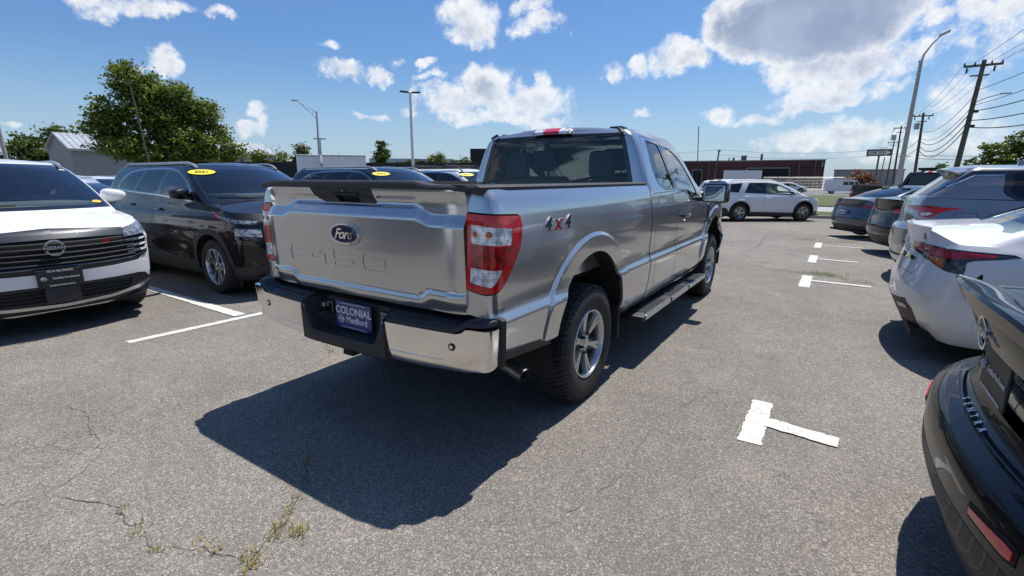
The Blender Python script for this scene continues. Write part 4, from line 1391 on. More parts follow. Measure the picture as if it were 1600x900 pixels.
    ht.zt = lambda y: np.where(y < 3.25, 1.325, zt(y))
    cut(ht, [rgn('hood', ht.outline(), M_SILVER, rim=0, sym='one', key='h')], .07, root)
    # mirrors
    for sgn in (1, -1):
        q = MB(); M0 = Matrix.Translation((sgn * 1.13, 2.80, 1.335)) @ Matrix.Rotation(sgn * R(-8), 4, 'Z')
        q.bbox(-.135, .135, -.045, .075, -.105, .115, .035, M0)
        mr = q.build('side_mirror', M_GLOSSBLK, root, smooth='auto')
        q = MB(); q.bbox(-.108, .108, -.052, -.040, -.082, .090, .012, M0); q.build('mirror_glass', M_MIRROR, mr)
        q = MB(); q.tube([(sgn * .90, 2.80, 1.27), (sgn * 1.03, 2.80, 1.275)], [.032, .028], 8); q.build('mirror_arm', M_TRIM, mr, smooth='auto')
    # interior
    interior(root, (1.16, 3.1), .75, .88, 2.62, 1.34, [], .80, M_SEAT)
    for x in (-.40, .40):
        q = MB(); add_seat(q, x, 1.95, .86, w=.54, back=.60); q.build('front_seat', M_SEAT, root, smooth='auto')
    for x in (-.42, 0.0, .46):
        q = MB(); q.bbox(x - .24, x + .24, 1.20, 1.32, .9, 1.48, .05)
        if x: q.bbox(x - .125, x + .125, 1.20, 1.29, 1.50, 1.735, .045); 
        for s_ in (-.06, .06): 
            if x: q.tube([(x + s_, 1.245, 1.44), (x + s_, 1.245, 1.52)], .006, 6)
        q.build('rear_seat', M_SEAT, root, smooth='auto')
    q = MB(); q.bbox(-.12, .12, 2.40, 2.44, 1.68, 1.75, .012); q.build('rear_view_mirror', M_GLOSSBLK, root)
    return root
TRUCK = build_truck()

# ------------------------------------------------------------------ other cars
SUV_Z = [.18, .26, .38, .52, .70, .86, .95, 1.00, 1.05, 1.10, 1.18, 1.28, 1.40, 1.50, 1.58, 1.635, 1.67]
SUV_W = [.80, .86, .893, .905, .912, .918, .912, .898, .878, .862, .842, .818, .780, .742, .700, .655, .605]
SED_Z = [.16, .24, .36, .50, .66, .78, .86, .92, .96, 1.00, 1.05, 1.12, 1.22, 1.30, 1.36, 1.395, 1.42]
SED_W = [.80, .87, .902, .915, .922, .925, .918, .902, .880, .852, .822, .790, .735, .680, .625, .575, .52]

def lower_arch(cy, hub, r):
    return [(cy + r * 1.0, -.05), (cy + r, hub - .12)] + [(cy + r * math.cos(R(a)), hub + .02 + r * math.sin(R(a))) for a in np.linspace(-4, 184, 30)] + [(cy - r, -.05)]

class CarSpec: pass

def build_car(name, label, cat, loc, rotz, sp, group=None):
    """sp: dict. Body = lower wrap + cabin wrap + height-field hood/deck/roof; everything else cut out of them."""
    g = sp.get
    root = thing(name, label, cat, loc, rotz, group)
    sc_w = g('w', .92) / .92
    zs = g('zs', SUV_Z); wz = [w * sc_w for w in g('wz', SUV_W)]
    P = g('paint'); WB = g('wb'); HUB = g('r', .36); AR = g('ar', .40)
    h = g('h', .06)
    zt = ipls(g('zt'), .10); cr = ipls(g('crown'), .15)
    wtop = lambda y: np.interp(zt(y), zs, wz) * np.interp(y, *np.array(g('ty')).T) * .985
    zf = lambda x, y: zt(y) + cr(y) * (1 - np.clip(np.abs(x) / wtop(y), 0, 1) ** g('cpow', 2.4))
    L = g('yf')[2][1] - g('yr')[2][1] - .3
    AY = (0, WB)
    fl = g('flare', .018)
    def disp(y, z):
        o = 0
        for cy in AY:
            d = np.hypot(y - cy, z - HUB)
            o = o + fl * smoothstep(d, AR + .17, AR + .05) * smoothstep(z, .3, .5)
        # door-side crease and hollow
        mid = smoothstep(y, .35, .8) * smoothstep(WB - y, .35, .8)
        o = o - g('hollow', .022) * mid * np.exp(-((z - .50) / .13) ** 2)
        o = o + g('crease', .010) * smoothstep(z, g('cz', .86) - .05, g('cz', .86)) * (1 - smoothstep(z, g('cz', .86), g('cz', .86) + .06))
        return o
    low = Shell(zs, wz, g('yr'), g('yf'), L, .90 * sc_w, ty=g('ty'), bowr=g('bowr', (.14, 2.3)), bowf=g('bowf', (.22, 2.2)), rr=g('rr', .16), rf=g('rf', .26), rz=.02, disp=disp)
    LL, W0 = low.L, low.w0
    cab = Shell(zs, wz, g('cyr'), g('cyf'), g('cL', 2.4), .80 * sc_w, ty=g('ty'), bowr=g('cbowr', (.10, 2.4)), bowf=g('cbowf', (.27, 2.2)), rr=g('crr', .12), rf=.09, rz=.02)
    # rings
    ycowl = g('ycowl'); scowl = float(low.ys(ycowl, 1.05))
    hood = Top2(low, scowl, LL + W0, zf)
    deck = None
    if g('ydeck') is not None:
        deck = Top2(low, -W0, float(low.ys(g('ydeck'), 1.0)), zf)
    full = Top2(low, -W0, LL + W0, zf, 150)
    ring = list(zip(full.S.tolist(), full.Z.tolist()))
    zb = g('zb', .22)
    out = [(-W0, zb + .04), (LL * .0, zb), (LL, zb), (LL + W0, zb + .02)] + ring[::-1]
    regs = [rgn('body_shell', out, P, rim=.015, sym='join', key='body')]
    clad = g('clad_mat', M_TRIM)
    for pl_ in g('doors', []):
        pd = low.side(rp([(p[0], p[1], .03) for p in pl_], 2))
        regs.append(rgn('door_gap', offset_poly(pd, .0045), M_GAP, off=-.008, rim=0, key='gap'))
        regs.append(rgn('door', pd, P, rim=.012, key='door%d' % len(regs)))
    if g('clad', True):
        ch = g('clad_h', .075)
        for cy in AY:
            A = np.linspace(-60, 240, 44)
            o_ = [(cy + (AR + ch) * math.cos(R(a)), HUB + .02 + (AR + ch) * math.sin(R(a))) for a in A]
            i_ = [(cy + (AR - .03) * math.cos(R(a)), HUB + .02 + (AR - .03) * math.sin(R(a))) for a in A[::-1]]
            regs.append(rgn('cladding', [(float(low.ys(y, z)), z) for (y, z) in o_ + i_], clad, off=.006, rim=.012, key='clad'))
        regs.append(rgn('cladding', low.side([(AR, zb - .01), (WB - AR, zb - .01), (WB - AR - .02, g('sillz', (.40, .36))[1]), (AR, g('sillz', (.40, .36))[0])]), clad, off=.006, rim=.012, key='clad'))
    if g('low'): regs += g('low')(low)
    for cy in AY: regs.append(dict(name='void', poly=[(float(low.ys(y, z)), z) for (y, z) in lower_arch(cy, HUB, AR)], mat=None))
    lo = cut(low, regs, h, root)
    # cabin
    zr = g('zroof')
    cbot = g('cbot', 1.13)
    cout = [(-cab.w0, cbot), (cab.L + cab.w0, cbot), (cab.L + cab.w0, zr), (-cab.w0, zr)]
    cregs = [rgn('cabin_shell', cout, P, rim=0, sym='join', key='cab')]
    if g('dlo'):
        dlo = cab.side(rp(g('dlo'), 3))
        if g('dlo_trim'): cregs.append(rgn('window_trim', offset_poly(dlo, .016), M_CHROME, off=.004, rim=.006, key='trim'))
        cregs.append(rgn('window_frame', dlo, M_GLOSSBLK, off=.002, key='fr'))
        for i, (pn, m_) in enumerate(g('panes')):
            cregs.append(rgn('side_window', cab.side(rp(pn, 3)), m_, off=.0, rim=0, key='pane%d' % i))
    c = cab
    if g('ws'):
        a, b, z0, z1 = g('ws')      # corner s offset at the bottom/top, z range
        cregs.append(rgn('windshield_frame', [(c.L + a, z0), (c.L + c.w0, z0 - .0), (c.L + c.w0, z1 + .03), (c.L + b, z1 + .02)], M_GLOSSBLK, off=.001, rim=0, sym='join', key='wf'))
        cregs.append(rgn('windshield', [(c.L + a + .03, z0 + .035), (c.L + c.w0, z0 + .035), (c.L + c.w0, z1), (c.L + b + .03, z1 - .012)], g('wsm', M_WSHIELD), off=.002, rim=0, sym='join', key='ws'))
    if g('rw'):
        a, b, z0, z1 = g('rw')
        cregs.append(rgn('rear_window', [(-a, z0), (-b, z1), (-c.w0, z1), (-c.w0, z0)], g('rwm', M_GLASSD), off=.003, rim=0, sym='join', key='rw'))
    if g('cabx'): cregs += g('cabx')(cab)
    ca = cut(cab, cregs, h, root)
    rt = Top(cab, -cab.w0, cab.L + cab.w0, lambda y: zr + 0 * np.asarray(y, float), g('rcrown', .05))
    rregs = [rgn('roof', rt.outline(), P, rim=0, sym='one', key='r')]
    if g('panroof'):
        y0, y1 = g('panroof'); rregs.append(rgn('roof_glass', [(-.42, y0), (.42, y0), (.42, y1), (-.42, y1)], M_GLOSSBLK, off=.002, rim=0, sym='one', key='rg'))
    roof = cut(rt, rregs, h * 1.4, root)['r'][0]
    ho = hood.outline()
    hregs = [rgn('hood', ho, P, rim=0, sym='one', key='h')]
    cut(hood, hregs, h, root)
    if deck is not None:
        dregs = [rgn('boot_lid', deck.outline(), P, rim=0, sym='one', key='d')]
        if g('deckx'): dregs += g('deckx')(deck)
        cut(deck, dregs, h * .8, root)
    # underside + wheel housings
    q = MB(); q.box(-.72 * sc_w, .72 * sc_w, g('yr')[2][1] + .12, g('yf')[2][1] - .12, zb + .01, zb + .06); q.box(-.45, .45, -.3, WB + .3, zb + .06, zb + .5)
    q.build('underbody', M_UNDER, root)
    for sgn in (1, -1):
        for cy in AY:
            q = MB(); V = []; F = []
            A = np.linspace(-10, 190, 18)
            for a in A:
                for x in (.90 * sc_w, .62 * sc_w):
                    V.append((x * sgn, cy + (AR + .012) * math.cos(R(a)), HUB + .02 + (AR + .012) * math.sin(R(a))))
            for i in range(len(A) - 1): F.append((i * 2, i * 2 + 1, i * 2 + 3, i * 2 + 2))
            b = len(V); V.append((.62 * sc_w * sgn, cy, HUB))
            for i in range(len(A) - 1): F.append((i * 2 + 1, i * 2 + 3, b))
            q.add(V, F); q.build('wheel_housing', M_UNDER, root)
    dt = g('detail', 2)
    for x in (.90 * sc_w, -.90 * sc_w):
        add_wheel(root, x, 0, HUB, .225, g('rim', .235), g('wheel', 'five'), detail=dt)
        add_wheel(root, x, WB, HUB, .225, g('rim', .235), g('wheel', 'five'), detail=dt)
    # mirrors
    if g('mirror'):
        mx, my, mz = g('mirror')
        for sgn in (1, -1):
            q = MB(); M0 = Matrix.Translation((sgn * (mx + .09), my, mz)) @ Matrix.Rotation(sgn * R(12), 4, 'Z')
            bm = bmesh.new(); bmesh.ops.create_icosphere(bm, subdivisions=3, radius=1)
            V = []
            for v in bm.verts:
                p = v.co; p = Vector((math.copysign(abs(p.x) ** .75, p.x), math.copysign(abs(p.y) ** .8, p.y), math.copysign(abs(p.z) ** .75, p.z)))
                tp = 1 - .25 * p.x * sgn
                V.append(M0 @ Vector((p.x * .125, max(p.y, -.35) * .085, p.z * .075 * tp)))
            F = [[v.index for v in f.verts] for f in bm.faces]; bm.free()
            q.add(V, F); mr = q.build('side_mirror', g('mirror_mat', P), root, smooth='auto')
            q = MB(); q.tube([(sgn * (mx - .06), my, mz - .06), (sgn * (mx + .03), my, mz - .05)], [.035, .03], 8); q.build('mirror_arm', M_GLOSSBLK, mr, smooth='auto')
            q = MB(); q.bbox(-.105, .105, -.036, -.031, -.05, .055, .002, M0); q.build('mirror_glass', M_MIRROR, mr)
    for (y, z) in g('handles', []):
        for sgn in (1, -1):
            p = low(np.array([float(low.ys(y, z))]), np.array([z]))[0]
            q = MB(); q.bbox(*sorted((sgn * (p[0] + .012), sgn * (p[0] + .034))), y - .10, y + .10, z - .013, z + .013, .007)
            for yy in (y - .085, y + .085): q.bbox(*sorted((sgn * (p[0] - .01), sgn * (p[0] + .02))), yy - .012, yy + .012, z - .01, z + .01, .004)
            q.build('door_handle', g('handle_mat', P), root, smooth='auto')
    if g('rails'):
        y0, y1, m_, xr, hz = g('rails')
        for sgn in (1, -1):
            q = MB(); pts = []
            for y in np.linspace(y0, y1, 22):
                x = xr - .02 * abs(2 * (y - y0) / (y1 - y0) - 1) ** 2
                z = float(rt(np.array([x]), np.array([y]))[0][2])
                e = min(1, min(y - y0, y1 - y) / .14); e = max(0, e) ** .5
                pts.append((x * sgn, y, z - .005 + hz * e))
            q.tube(pts, .019, 8); q.build('roof_rail', m_, root, smooth='auto')
    if g('fin'):
        q = MB(); y = g('fin'); z = float(rt(np.array([0.]), np.array([y]))[0][2])
        V = [(-.03, y - .08, z - .01), (.03, y - .08, z - .01), (.03, y + .12, z - .01), (-.03, y + .12, z - .01), (-.006, y - .07, z + .065), (.006, y - .07, z + .065), (.004, y - .02, z + .06), (-.004, y - .02, z + .06)]
        q.add(V, [(0, 1, 5, 4), (1, 2, 6, 5), (2, 3, 7, 6), (3, 0, 4, 7), (4, 5, 6, 7), (3, 2, 1, 0)]); q.build('roof_antenna_fin', P, root, smooth='auto')
    if g('inter', True):
        zb_ = float(zt(np.array(WB * .5)))
        interior(root, (g('cyr')[0][1] + .35, ycowl - .25), .42, .74 * sc_w, ycowl - .95, zb_ + .02, [(ycowl - 1.55, 'front'), (g('yrear', ycowl - 2.45), 'rear')], .48, g('seatm'), lift=g('lift', 0))
    return root, low, cab, lo, ca, rt, hood, deck

def wiper(root, cab, pts_sz, name='wiper'):
    """blade lying on the windshield along (s, z) points"""
    P = cab(np.array([p[0] for p in pts_sz]), np.array([p[1] for p in pts_sz]))
    n = np.array([0, .55, .83])
    q = MB(); q.tube([Vector(p + n * .012) for p in P], .008, 6); return q.build(name, M_TRIM, root)

def disc_on(cab, root, s, z, a, b, m, name, off=.006, side=1, tilt=0.0):
    """elliptical decal on a shell at (s, z), local half-axes a (along s), b (along z), lying on the surface"""
    V = []; n = 28
    e = 1e-3
    P0 = cab(np.array([s]), np.array([z]))[0]
    du = (cab(np.array([s + e]), np.array([z]))[0] - cab(np.array([s - e]), np.array([z]))[0]); du /= np.linalg.norm(du)
    dv = (cab(np.array([s]), np.array([z + e]))[0] - cab(np.array([s]), np.array([z - e]))[0]); dv /= np.linalg.norm(dv)
    nn = np.cross(du, dv); nn /= np.linalg.norm(nn); dv = np.cross(nn, du)
    ct, st = math.cos(tilt), math.sin(tilt)
    d1 = du * ct + dv * st; d2 = -du * st + dv * ct
    V = [P0 + nn * off]
    for k in range(n):
        t_ = 2 * math.pi * k / n
        V.append(P0 + nn * off + d1 * a * math.cos(t_) + d2 * b * math.sin(t_))
    V = [Vector((v[0] * side, v[1], v[2])) for v in V]
    F = [(0, k + 1, (k + 1) % n + 1) for k in range(n)]
    if side < 0: F = [tuple(reversed(f)) for f in F]
    o = mesh_obj(name, V, F, m, root, smooth=False)
    return o, Vector((P0[0] * side, P0[1], P0[2])) + Vector((nn[0] * side, nn[1], nn[2])) * (off + .002), Vector((d1[0] * side, d1[1], d1[2])), Vector((d2[0] * side, d2[1], d2[2]))

def ring_emblem(root, c, xdir, updir, r, m, word=None, wm=None, squash=1.0, bar=True, name='emblem'):
    """round maker's badge: open ring with a name bar across"""
    x = Vector(xdir).normalized(); u = Vector(updir).normalized(); n = x.cross(u).normalized(); c = Vector(c)
    q = MB(); N_ = 40; V = []; F = []
    for k in range(N_):
        t_ = 2 * math.pi * k / N_
        for (rr, d) in ((r, 0), (r * .97, .008), (r * .80, .008), (r * .77, 0)):
            V.append(c + x * rr * math.cos(t_) + u * rr * squash * math.sin(t_) + n * d)
    for k in range(N_):
        if word and abs(math.sin(2 * math.pi * (k + .5) / N_)) < .30: continue
        for j in range(3): F.append((k * 4 + j, ((k + 1) % N_) * 4 + j, ((k + 1) % N_) * 4 + j + 1, k * 4 + j + 1))
    q.add(V, F)
    o = q.build(name, m, root, smooth='auto')
    if word:
        t_ = text('emblem_word', word, wm or m, o, c + n * .006, x, u, r * .62, extrude=.003, bold=r * .012, xs=1.02)
    return o

# ------------------------------------------------------------------ white compact SUV, front-left of the photo
ROT = -math.pi / 2
M_BAND = paint('dark_hood_band', (.045, .047, .05), metal=.3, rough=.3)
def kicks():
    W = .90
    def lowf(l):
        LL, W0 = l.L, l.w0
        F = lambda pts: l.front(pts)
        c0 = LL + W0
        r = []
        r.append(rgn('hood_band', [(c0, .925), F([(.5, .915)])[0], F([(.60, .905)])[0], F([(.60, .985)])[0], (c0, 1.02)], M_BAND, off=.001, sym='join', rim=.004, key='band'))
        r.append(rgn('grille', [(c0, .655), F([(.45, .66)])[0], F([(.72, .70)])[0], F([(.80, .74)])[0], (LL + .02, .80), (LL + .0, .86), F([(.82, .905)])[0], F([(.5, .915)])[0], (c0, .925)], M_GAP, off=-.012, sym='join', rim=-.012, key='grille'))
        r.append(rgn('headlight', rp([F([(.575, .885)])[0], F([(.83, .905)])[0], (LL - .015, .925), (LL - .03, .975), F([(.82, 1.025)])[0] , F([(.60, .975)])[0]]), M_HEAD, off=.006, rim=.015, key='head'))
        r.append(rgn('bumper_lower', [(c0, .24), (LL + .2, .24), (LL - .12, .26), (LL - .20, .36), (LL - .06, .46), (LL + .02, .50), F([(.78, .52)])[0], F([(.70, .56)])[0], F([(.66, .60)])[0], F([(.70, .655)])[0], (LL + .02, .70), (LL + .02, .76), F([(.72, .70)])[0], F([(.45, .66)])[0], (c0, .655)], M_TRIM, off=.002, sym='join', rim=.01, key='bl'))
        r.append(rgn('white_bumper_band', rp([F([(0, .495)])[0], F([(.45, .495, )])[0], F([(.66, .50)])[0], F([(.74, .485)])[0], F([(.795, .44)])[0], F([(.805, .50)])[0], F([(.775, .60)])[0], F([(.70, .635)])[0], F([(.45, .615)])[0], F([(0, .605)])[0]]), M_WHITE, off=.014, sym='join', rim=.02, key='wb'))
        r.append(rgn('lower_grille', F([(0, .335), (.55, .345), (.60, .45), (0, .47)]), M_GAP, off=-.01, sym='join', rim=-.012, key='lg'))
        r.append(rgn('silver_skid_lip', [F([(0, .275)])[0], F([(.4, .29)])[0], F([(.66, .33)])[0], F([(.80, .38)])[0], F([(.80, .40)])[0], F([(.62, .36)])[0], F([(.4, .318)])[0], F([(0, .30)])[0]], M_ALLOY, off=.012, sym='join', rim=.02, key='lip'))
        for k, z in enumerate((.835, .775, .720)):
            r.append(rgn('running_light', F([(.58 + .00 * k, z + .0), (.78, z + .010), (.845, z + .020), (.845, z + .040), (.78, z + .034), (.60, z + .028)]), M_SMOKEH, off=.006, rim=.006, key='dr%d' % k))
            r.append(rgn('running_light', F([(.725, z + .008), (.845, z + .022), (.845, z + .038), (.725, z + .030)]), M_CLEAR, off=.008, rim=.006, key='dx%d' % k))
        return r
    sp = dict(w=W, paint=M_WHITE, wb=2.66, r=.345, ar=.385, rim=.215,
              zt=[(-1.2, 1.18), (1.2, 1.16), (2.1, 1.14), (2.5, 1.13), (2.9, 1.08), (3.2, 1.03), (3.5, .99), (3.8, .97)],
              crown=[(-1, .0), (2.2, .0), (2.5, .075), (3.0, .055), (3.3, .035), (3.45, .03), (3.6, .03)],
              ty=[(-1.1, .93), (-.6, .98), (0, 1), (2.6, 1), (3.1, .985), (3.5, .95)],
              yr=[(.2, -.72), (.4, -.80), (.6, -.82), (1.2, -.78)], yf=[(.18, 3.40), (.28, 3.49), (.5, 3.52), (.68, 3.53), (.9, 3.50), (1.0, 3.42), (1.05, 3.32)],
              bowf=(.20, 2.3), rf=.22,
              cyr=[(1.0, -.76), (1.3, -.66), (1.6, -.48), (1.67, -.40)], cyf=[(1.0, 3.10), (1.10, 2.95), (1.20, 2.78), (1.40, 2.44), (1.58, 2.12), (1.64, 1.98), (1.67, 1.86)],
              zroof=1.655, cbot=1.115, lift=.055, rcrown=.045, ycowl=2.35, h=.045,
              dlo=[(-.3, 1.24, .05), (2.35, 1.17, .05), (1.8, 1.52, .1), (1.5, 1.60, .1), (0, 1.60, .1), (-.45, 1.45, .1)],
              panes=[([(.9, 1.25, .03), (1.0, 1.58, .03), (1.5, 1.58, .1), (2.25, 1.20, .05)], M_GLASS), ([(-.2, 1.27, .03), (0, 1.58, .05), (.9, 1.58, .03), (.82, 1.25, .03)], M_GLASSD)],
              ws=(.03, .03, 1.165, 1.612), doors=[[(1.0, .35), (1.0, 1.10), (2.15, 1.08), (2.2, .5), (2.1, .35)], [(.98, .35), (.98, 1.10), (.1, 1.12), (.15, .9), (.45, .6), (.5, .35)]],
              low=lowf, mirror=(.84, 2.28, 1.285), handles=[(.85, .98), (-.05, 1.0)], rails=(-.25, 1.92, M_CHROME2, .60, .02), wheel='ten', seatm=M_SEATL, zb=.21)
    root, low, cab, lo, ca, rt, hood, _ = build_car('compact_suv', 'white compact SUV with black slatted grille and certified plate, at the left edge', 'SUV', (-9.65, 1.45, 0), ROT, sp)
    F = lambda x, z: low(np.array([low.front([(x, z)])[0][0]]), np.array([z]))[0]
    # grille slats: slim bars following the nose
    for z in (.885, .840, .790, .742, .695):
        for sgn in (1, -1):
            q = MB(); xs_ = np.linspace(0, .66 if z < .86 else .56, 12)
            pts = [F(x, z + .012 * (x / .6) ** 2) for x in xs_]
            q.tube([Vector((p[0] * sgn, p[1] + .006, p[2])) for p in pts], .008, 6); q.build('grille_slat', M_TRIM, lo['grille'][0], smooth='auto')
    for sgn in (1, -1):
        q = MB(); pts = [F(x, .664 + .03 * max(0, (x - .3) / .5) ** 2) for x in np.linspace(.0, .80, 16)]
        q.tube([Vector((p[0] * sgn, p[1] + .006, p[2])) for p in pts], .007, 6); q.build('grille_lower_strip', M_DCHROME, lo['grille'][0], smooth='auto')
        for z in (.37, .41, .44):
            q = MB(); pts = [F(x, z) for x in np.linspace(.0, .57, 8)]
            q.tube([Vector((p[0] * sgn, p[1] - .004, p[2])) for p in pts], .006, 5); q.build('lower_grille_bar', M_TRIM, lo['lg'][0])
    p = F(0, .845)
    ring_emblem(root, (0, p[1] + .03, .845), (-1, 0, 0), (0, 0, 1), .076, M_EMBLEM, 'NISSAN', M_EMBLEM)
    p = F(.42, .87); text('trim_badge', 'SR', M_REDP, root, (-.42, p[1] + .012, .868), (-1, -.12, 0), (0, 0, 1), .052, bold=.002, xs=1.4)
    # plate
    y0 = F(0, .6)[1] + .03
    q = MB(); q.bbox(-.165, .175, y0, y0 + .008, .485, .648, .004); pl_ = q.build('certified_plate', M_INK, root)
    q = MB(); q.bbox(-.13, .135, y0 - .02, y0 + .004, .325, .48, .006); q.build('plate_bracket', M_TRIM, root)
    text('plate_lettering', 'Certified Pre-Owned', M_LETW, pl_, (-.035, y0 + .010, .565), (-1, 0, 0), (0, 0, 1), .026, extrude=.0005, bold=.0005, xs=.88)
    text('plate_lettering', 'It\'s in the Details', M_LETW, pl_, (.0, y0 + .010, .634), (-1, 0, 0), (0, 0, 1), .028, extrude=.0005, bold=.0006)
    text('plate_lettering', 'Certified Pre-Owned Vehicle', M_LETW, pl_, (.0, y0 + .010, .498), (-1, 0, 0), (0, 0, 1), .016, extrude=.0005, bold=.0005)
    ring_emblem(pl_, (.128, y0 + .009, .565), (-1, 0, 0), (0, 0, 1), .021, M_LETW, 'NISSAN', M_LETW, .8)
    # wipers, sticker
    wiper(root, cab, [(cab.L + .10, 1.215), (cab.L + .42, 1.207), (cab.L + .74, 1.21)])
    o, c, dx, dy = disc_on(cab, root, cab.L + .135, 1.225, .055, .026, M_YELO, 'price_sticker', side=-1)
    o, c, dx, dy = disc_on(cab, root, cab.L + .12, 1.575, .045, .014, M_PEARL, 'toll_sticker', side=-1)
M_SMOKEH = lens('dark_headlamp_lens', (.10, .11, .12), ribs=.5)
M_CHROME2 = mat('satin_rail', (.55, .56, .58), .42, .7)
kicks()

# ------------------------------------------------------------------ black crossover beside it
def rogue_spec(P, **kw):
    def lowf(l):
        LL, W0 = l.L, l.w0; c0 = LL + W0
        F = l.front
        r = []
        r.append(rgn('lower_bumper', [(c0, .23), (LL - .25, .23), (LL - .27, .34), (LL - .10, .40), (LL + .1, .43), (c0, .43)], M_TRIM, off=.008, sym='join', rim=.01, key='lb'))
        r.append(rgn('upper_lamp', l.F([(-.42, 1.045), (-.30, .985), (-.05, .945), (.18, .93), (.22, .965), (.0, .985), (-.2, 1.015)]), M_HEAD, off=.005, key='ul'))
        r.append(rgn('side_marker', l.F([(-.46, 1.065), (-.36, 1.0), (-.33, .985), (-.29, 1.0), (-.42, 1.072)]), M_REDM, off=.008, key='sm'))
        r.append(rgn('lamp_pocket', rp([l.F([(-.16, .70, .02)])[0], l.F([(.22, .66)])[0], l.F([(.24, .88)])[0], l.F([(-.06, .90)])[0]]), M_GLOSSBLK, off=.002, key='lp'))
        r.append(rgn('headlight', l.F([(-.09, .80), (.22, .775), (.23, .865), (-.06, .885)]), M_HEADC, off=.008, key='hl'))
        r.append(rgn('grille', [(c0, .48), F([(.28, .48)])[0], F([(.40, .90)])[0], (c0, .90)], M_GLOSSBLK, off=.004, sym='join', key='gr'))
        return r
    sp = dict(w=.92, paint=P, wb=2.705, r=.362, ar=.405, rim=.235,
              zt=[(-1.2, 1.25), (0, 1.25), (1.2, 1.20), (2.1, 1.155), (2.5, 1.165), (2.9, 1.12), (3.2, 1.06), (3.5, 1.00), (3.8, .96)],
              crown=[(-1, .0), (2.2, .0), (2.5, .07), (3.0, .07), (3.4, .03), (3.6, .02)],
              ty=[(-1.1, .93), (-.6, .98), (0, 1), (2.6, 1), (3.1, .985), (3.6, .94)],
              yr=[(.2, -.93), (.4, -1.0), (.6, -1.03), (1.2, -.97), (1.3, -.95)], yf=[(.18, 3.48), (.3, 3.58), (.5, 3.61), (.75, 3.62), (.95, 3.56), (1.0, 3.50), (1.1, 3.38)],
              bowf=(.24, 2.3), rf=.22,
              cyr=[(1.0, -.97), (1.25, -.90), (1.6, -.66), (1.67, -.55)], cyf=[(1.0, 3.12), (1.14, 2.90), (1.24, 2.72), (1.45, 2.38), (1.60, 2.10), (1.64, 2.0), (1.67, 1.9)],
              zroof=1.66, cbot=1.135, lift=.055, rcrown=.05, ycowl=2.35, h=.05, dlo_trim=True,
              dlo=[(-.30, 1.31, .05), (1.15, 1.255, .03), (2.28, 1.195, .04), (1.98, 1.44, .08), (1.62, 1.585, .12), (1.2, 1.615, .05), (.4, 1.605, .06), (.0, 1.56, .08), (-.22, 1.44, .08)],
              panes=[([(1.22, 1.265, .02), (2.18, 1.215, .03), (1.92, 1.44, .08), (1.6, 1.565, .1), (1.38, 1.595, .02)], M_GLASS),
                     ([(.40, 1.30, .02), (1.10, 1.27, .02), (1.28, 1.598, .02), (.66, 1.598, .03)], M_GLASSD),
                     ([(-.22, 1.325, .04), (.32, 1.305, .02), (.56, 1.590, .02), (.2, 1.575, .05), (-.15, 1.44, .1)], M_GLASSD)],
              ws=(.03, .03, 1.185, 1.612), rw=(.06, .10, 1.28, 1.60), rwm=M_GLASSD,
              doors=[[(1.12, .42), (1.08, .8), (1.16, 1.18), (2.22, 1.12), (2.24, .95), (2.20, .62), (2.12, .38)], [(1.105, .42), (1.065, .8), (1.145, 1.185), (.15, 1.225), (.13, 1.0), (.40, .72), (.44, .42)]],
              sillz=(.50, .37), low=lowf, mirror=(.86, 2.12, 1.285), handles=[(1.27, 1.06), (.30, 1.10)], mirror_mat=P, rails=(-.45, 1.90, M_CHROME2, .60, .035), wheel='ten', zb=.22, hollow=.03, seatm=M_SEATL)
    sp.update(kw)
    return sp
M_HEADC = lens('headlamp_chrome_lens', (.42, .44, .46), ribs=.85, scale=150)
M_REDM = lens('side_marker_red', (.55, .05, .03), ribs=.3)
def rogue(name, label, loc, P, sticker, rot=ROT, **kw):
    root, low, cab, lo, ca, rt, hood, _ = build_car(name, label, 'SUV', loc, rot, rogue_spec(P, **kw))
    if sticker:
        o, c, dx, dy = disc_on(cab, root, cab.L + .15, 1.560, .165, .072, M_YEL, 'year_sticker', side=1, tilt=0.0, off=.010)
        text('sticker_year', sticker, M_INK, o, c + (dx.cross(dy)).normalized() * .0, -dx if dx.x > 0 else dx, dy, .085, extrude=.0006, bold=.002)
    for sgn in (1, -1):
        pass
    wiper(root, cab, [(cab.L + .15, 1.235), (cab.L + .45, 1.225), (cab.L + .78, 1.228)])
    return root
rogue('crossover_suv', 'glossy black crossover with yellow 2021 windshield sticker beside the silver pickup', (-9.37, 4.0, 0), M_BLACK, '2021')
rogue('crossover_suv', 'dark navy crossover behind the tailgate with silver roof rails and yellow year sticker', (-9.3, 7.15, 0), M_NAVY, '2022', h=.08)
r4 = rogue('crossover_suv', 'pearl white crossover with black roof rack left of the pickup cab', (-9.3, 9.75, 0), M_PEARL, '2021', rails=(-.45, 1.90, M_TRIM, .60, .085), h=.08)
q = MB()
for y in (.25, 1.35):
    q.bbox(-.62, .62, y - .03, y + .03, 1.775, 1.80, .01)
q.build('rack_crossbar', M_TRIM, r4)

# ------------------------------------------------------------------ terrain and surfaces
def gz(x, y):
    r = np.hypot(x, y)
    t_ = np.clip((r - 10) / 11, 0, 1)
    return -.2 * t_ * t_ * (3 - 2 * t_) - .0092 * np.clip(r - 21, 0, 70)

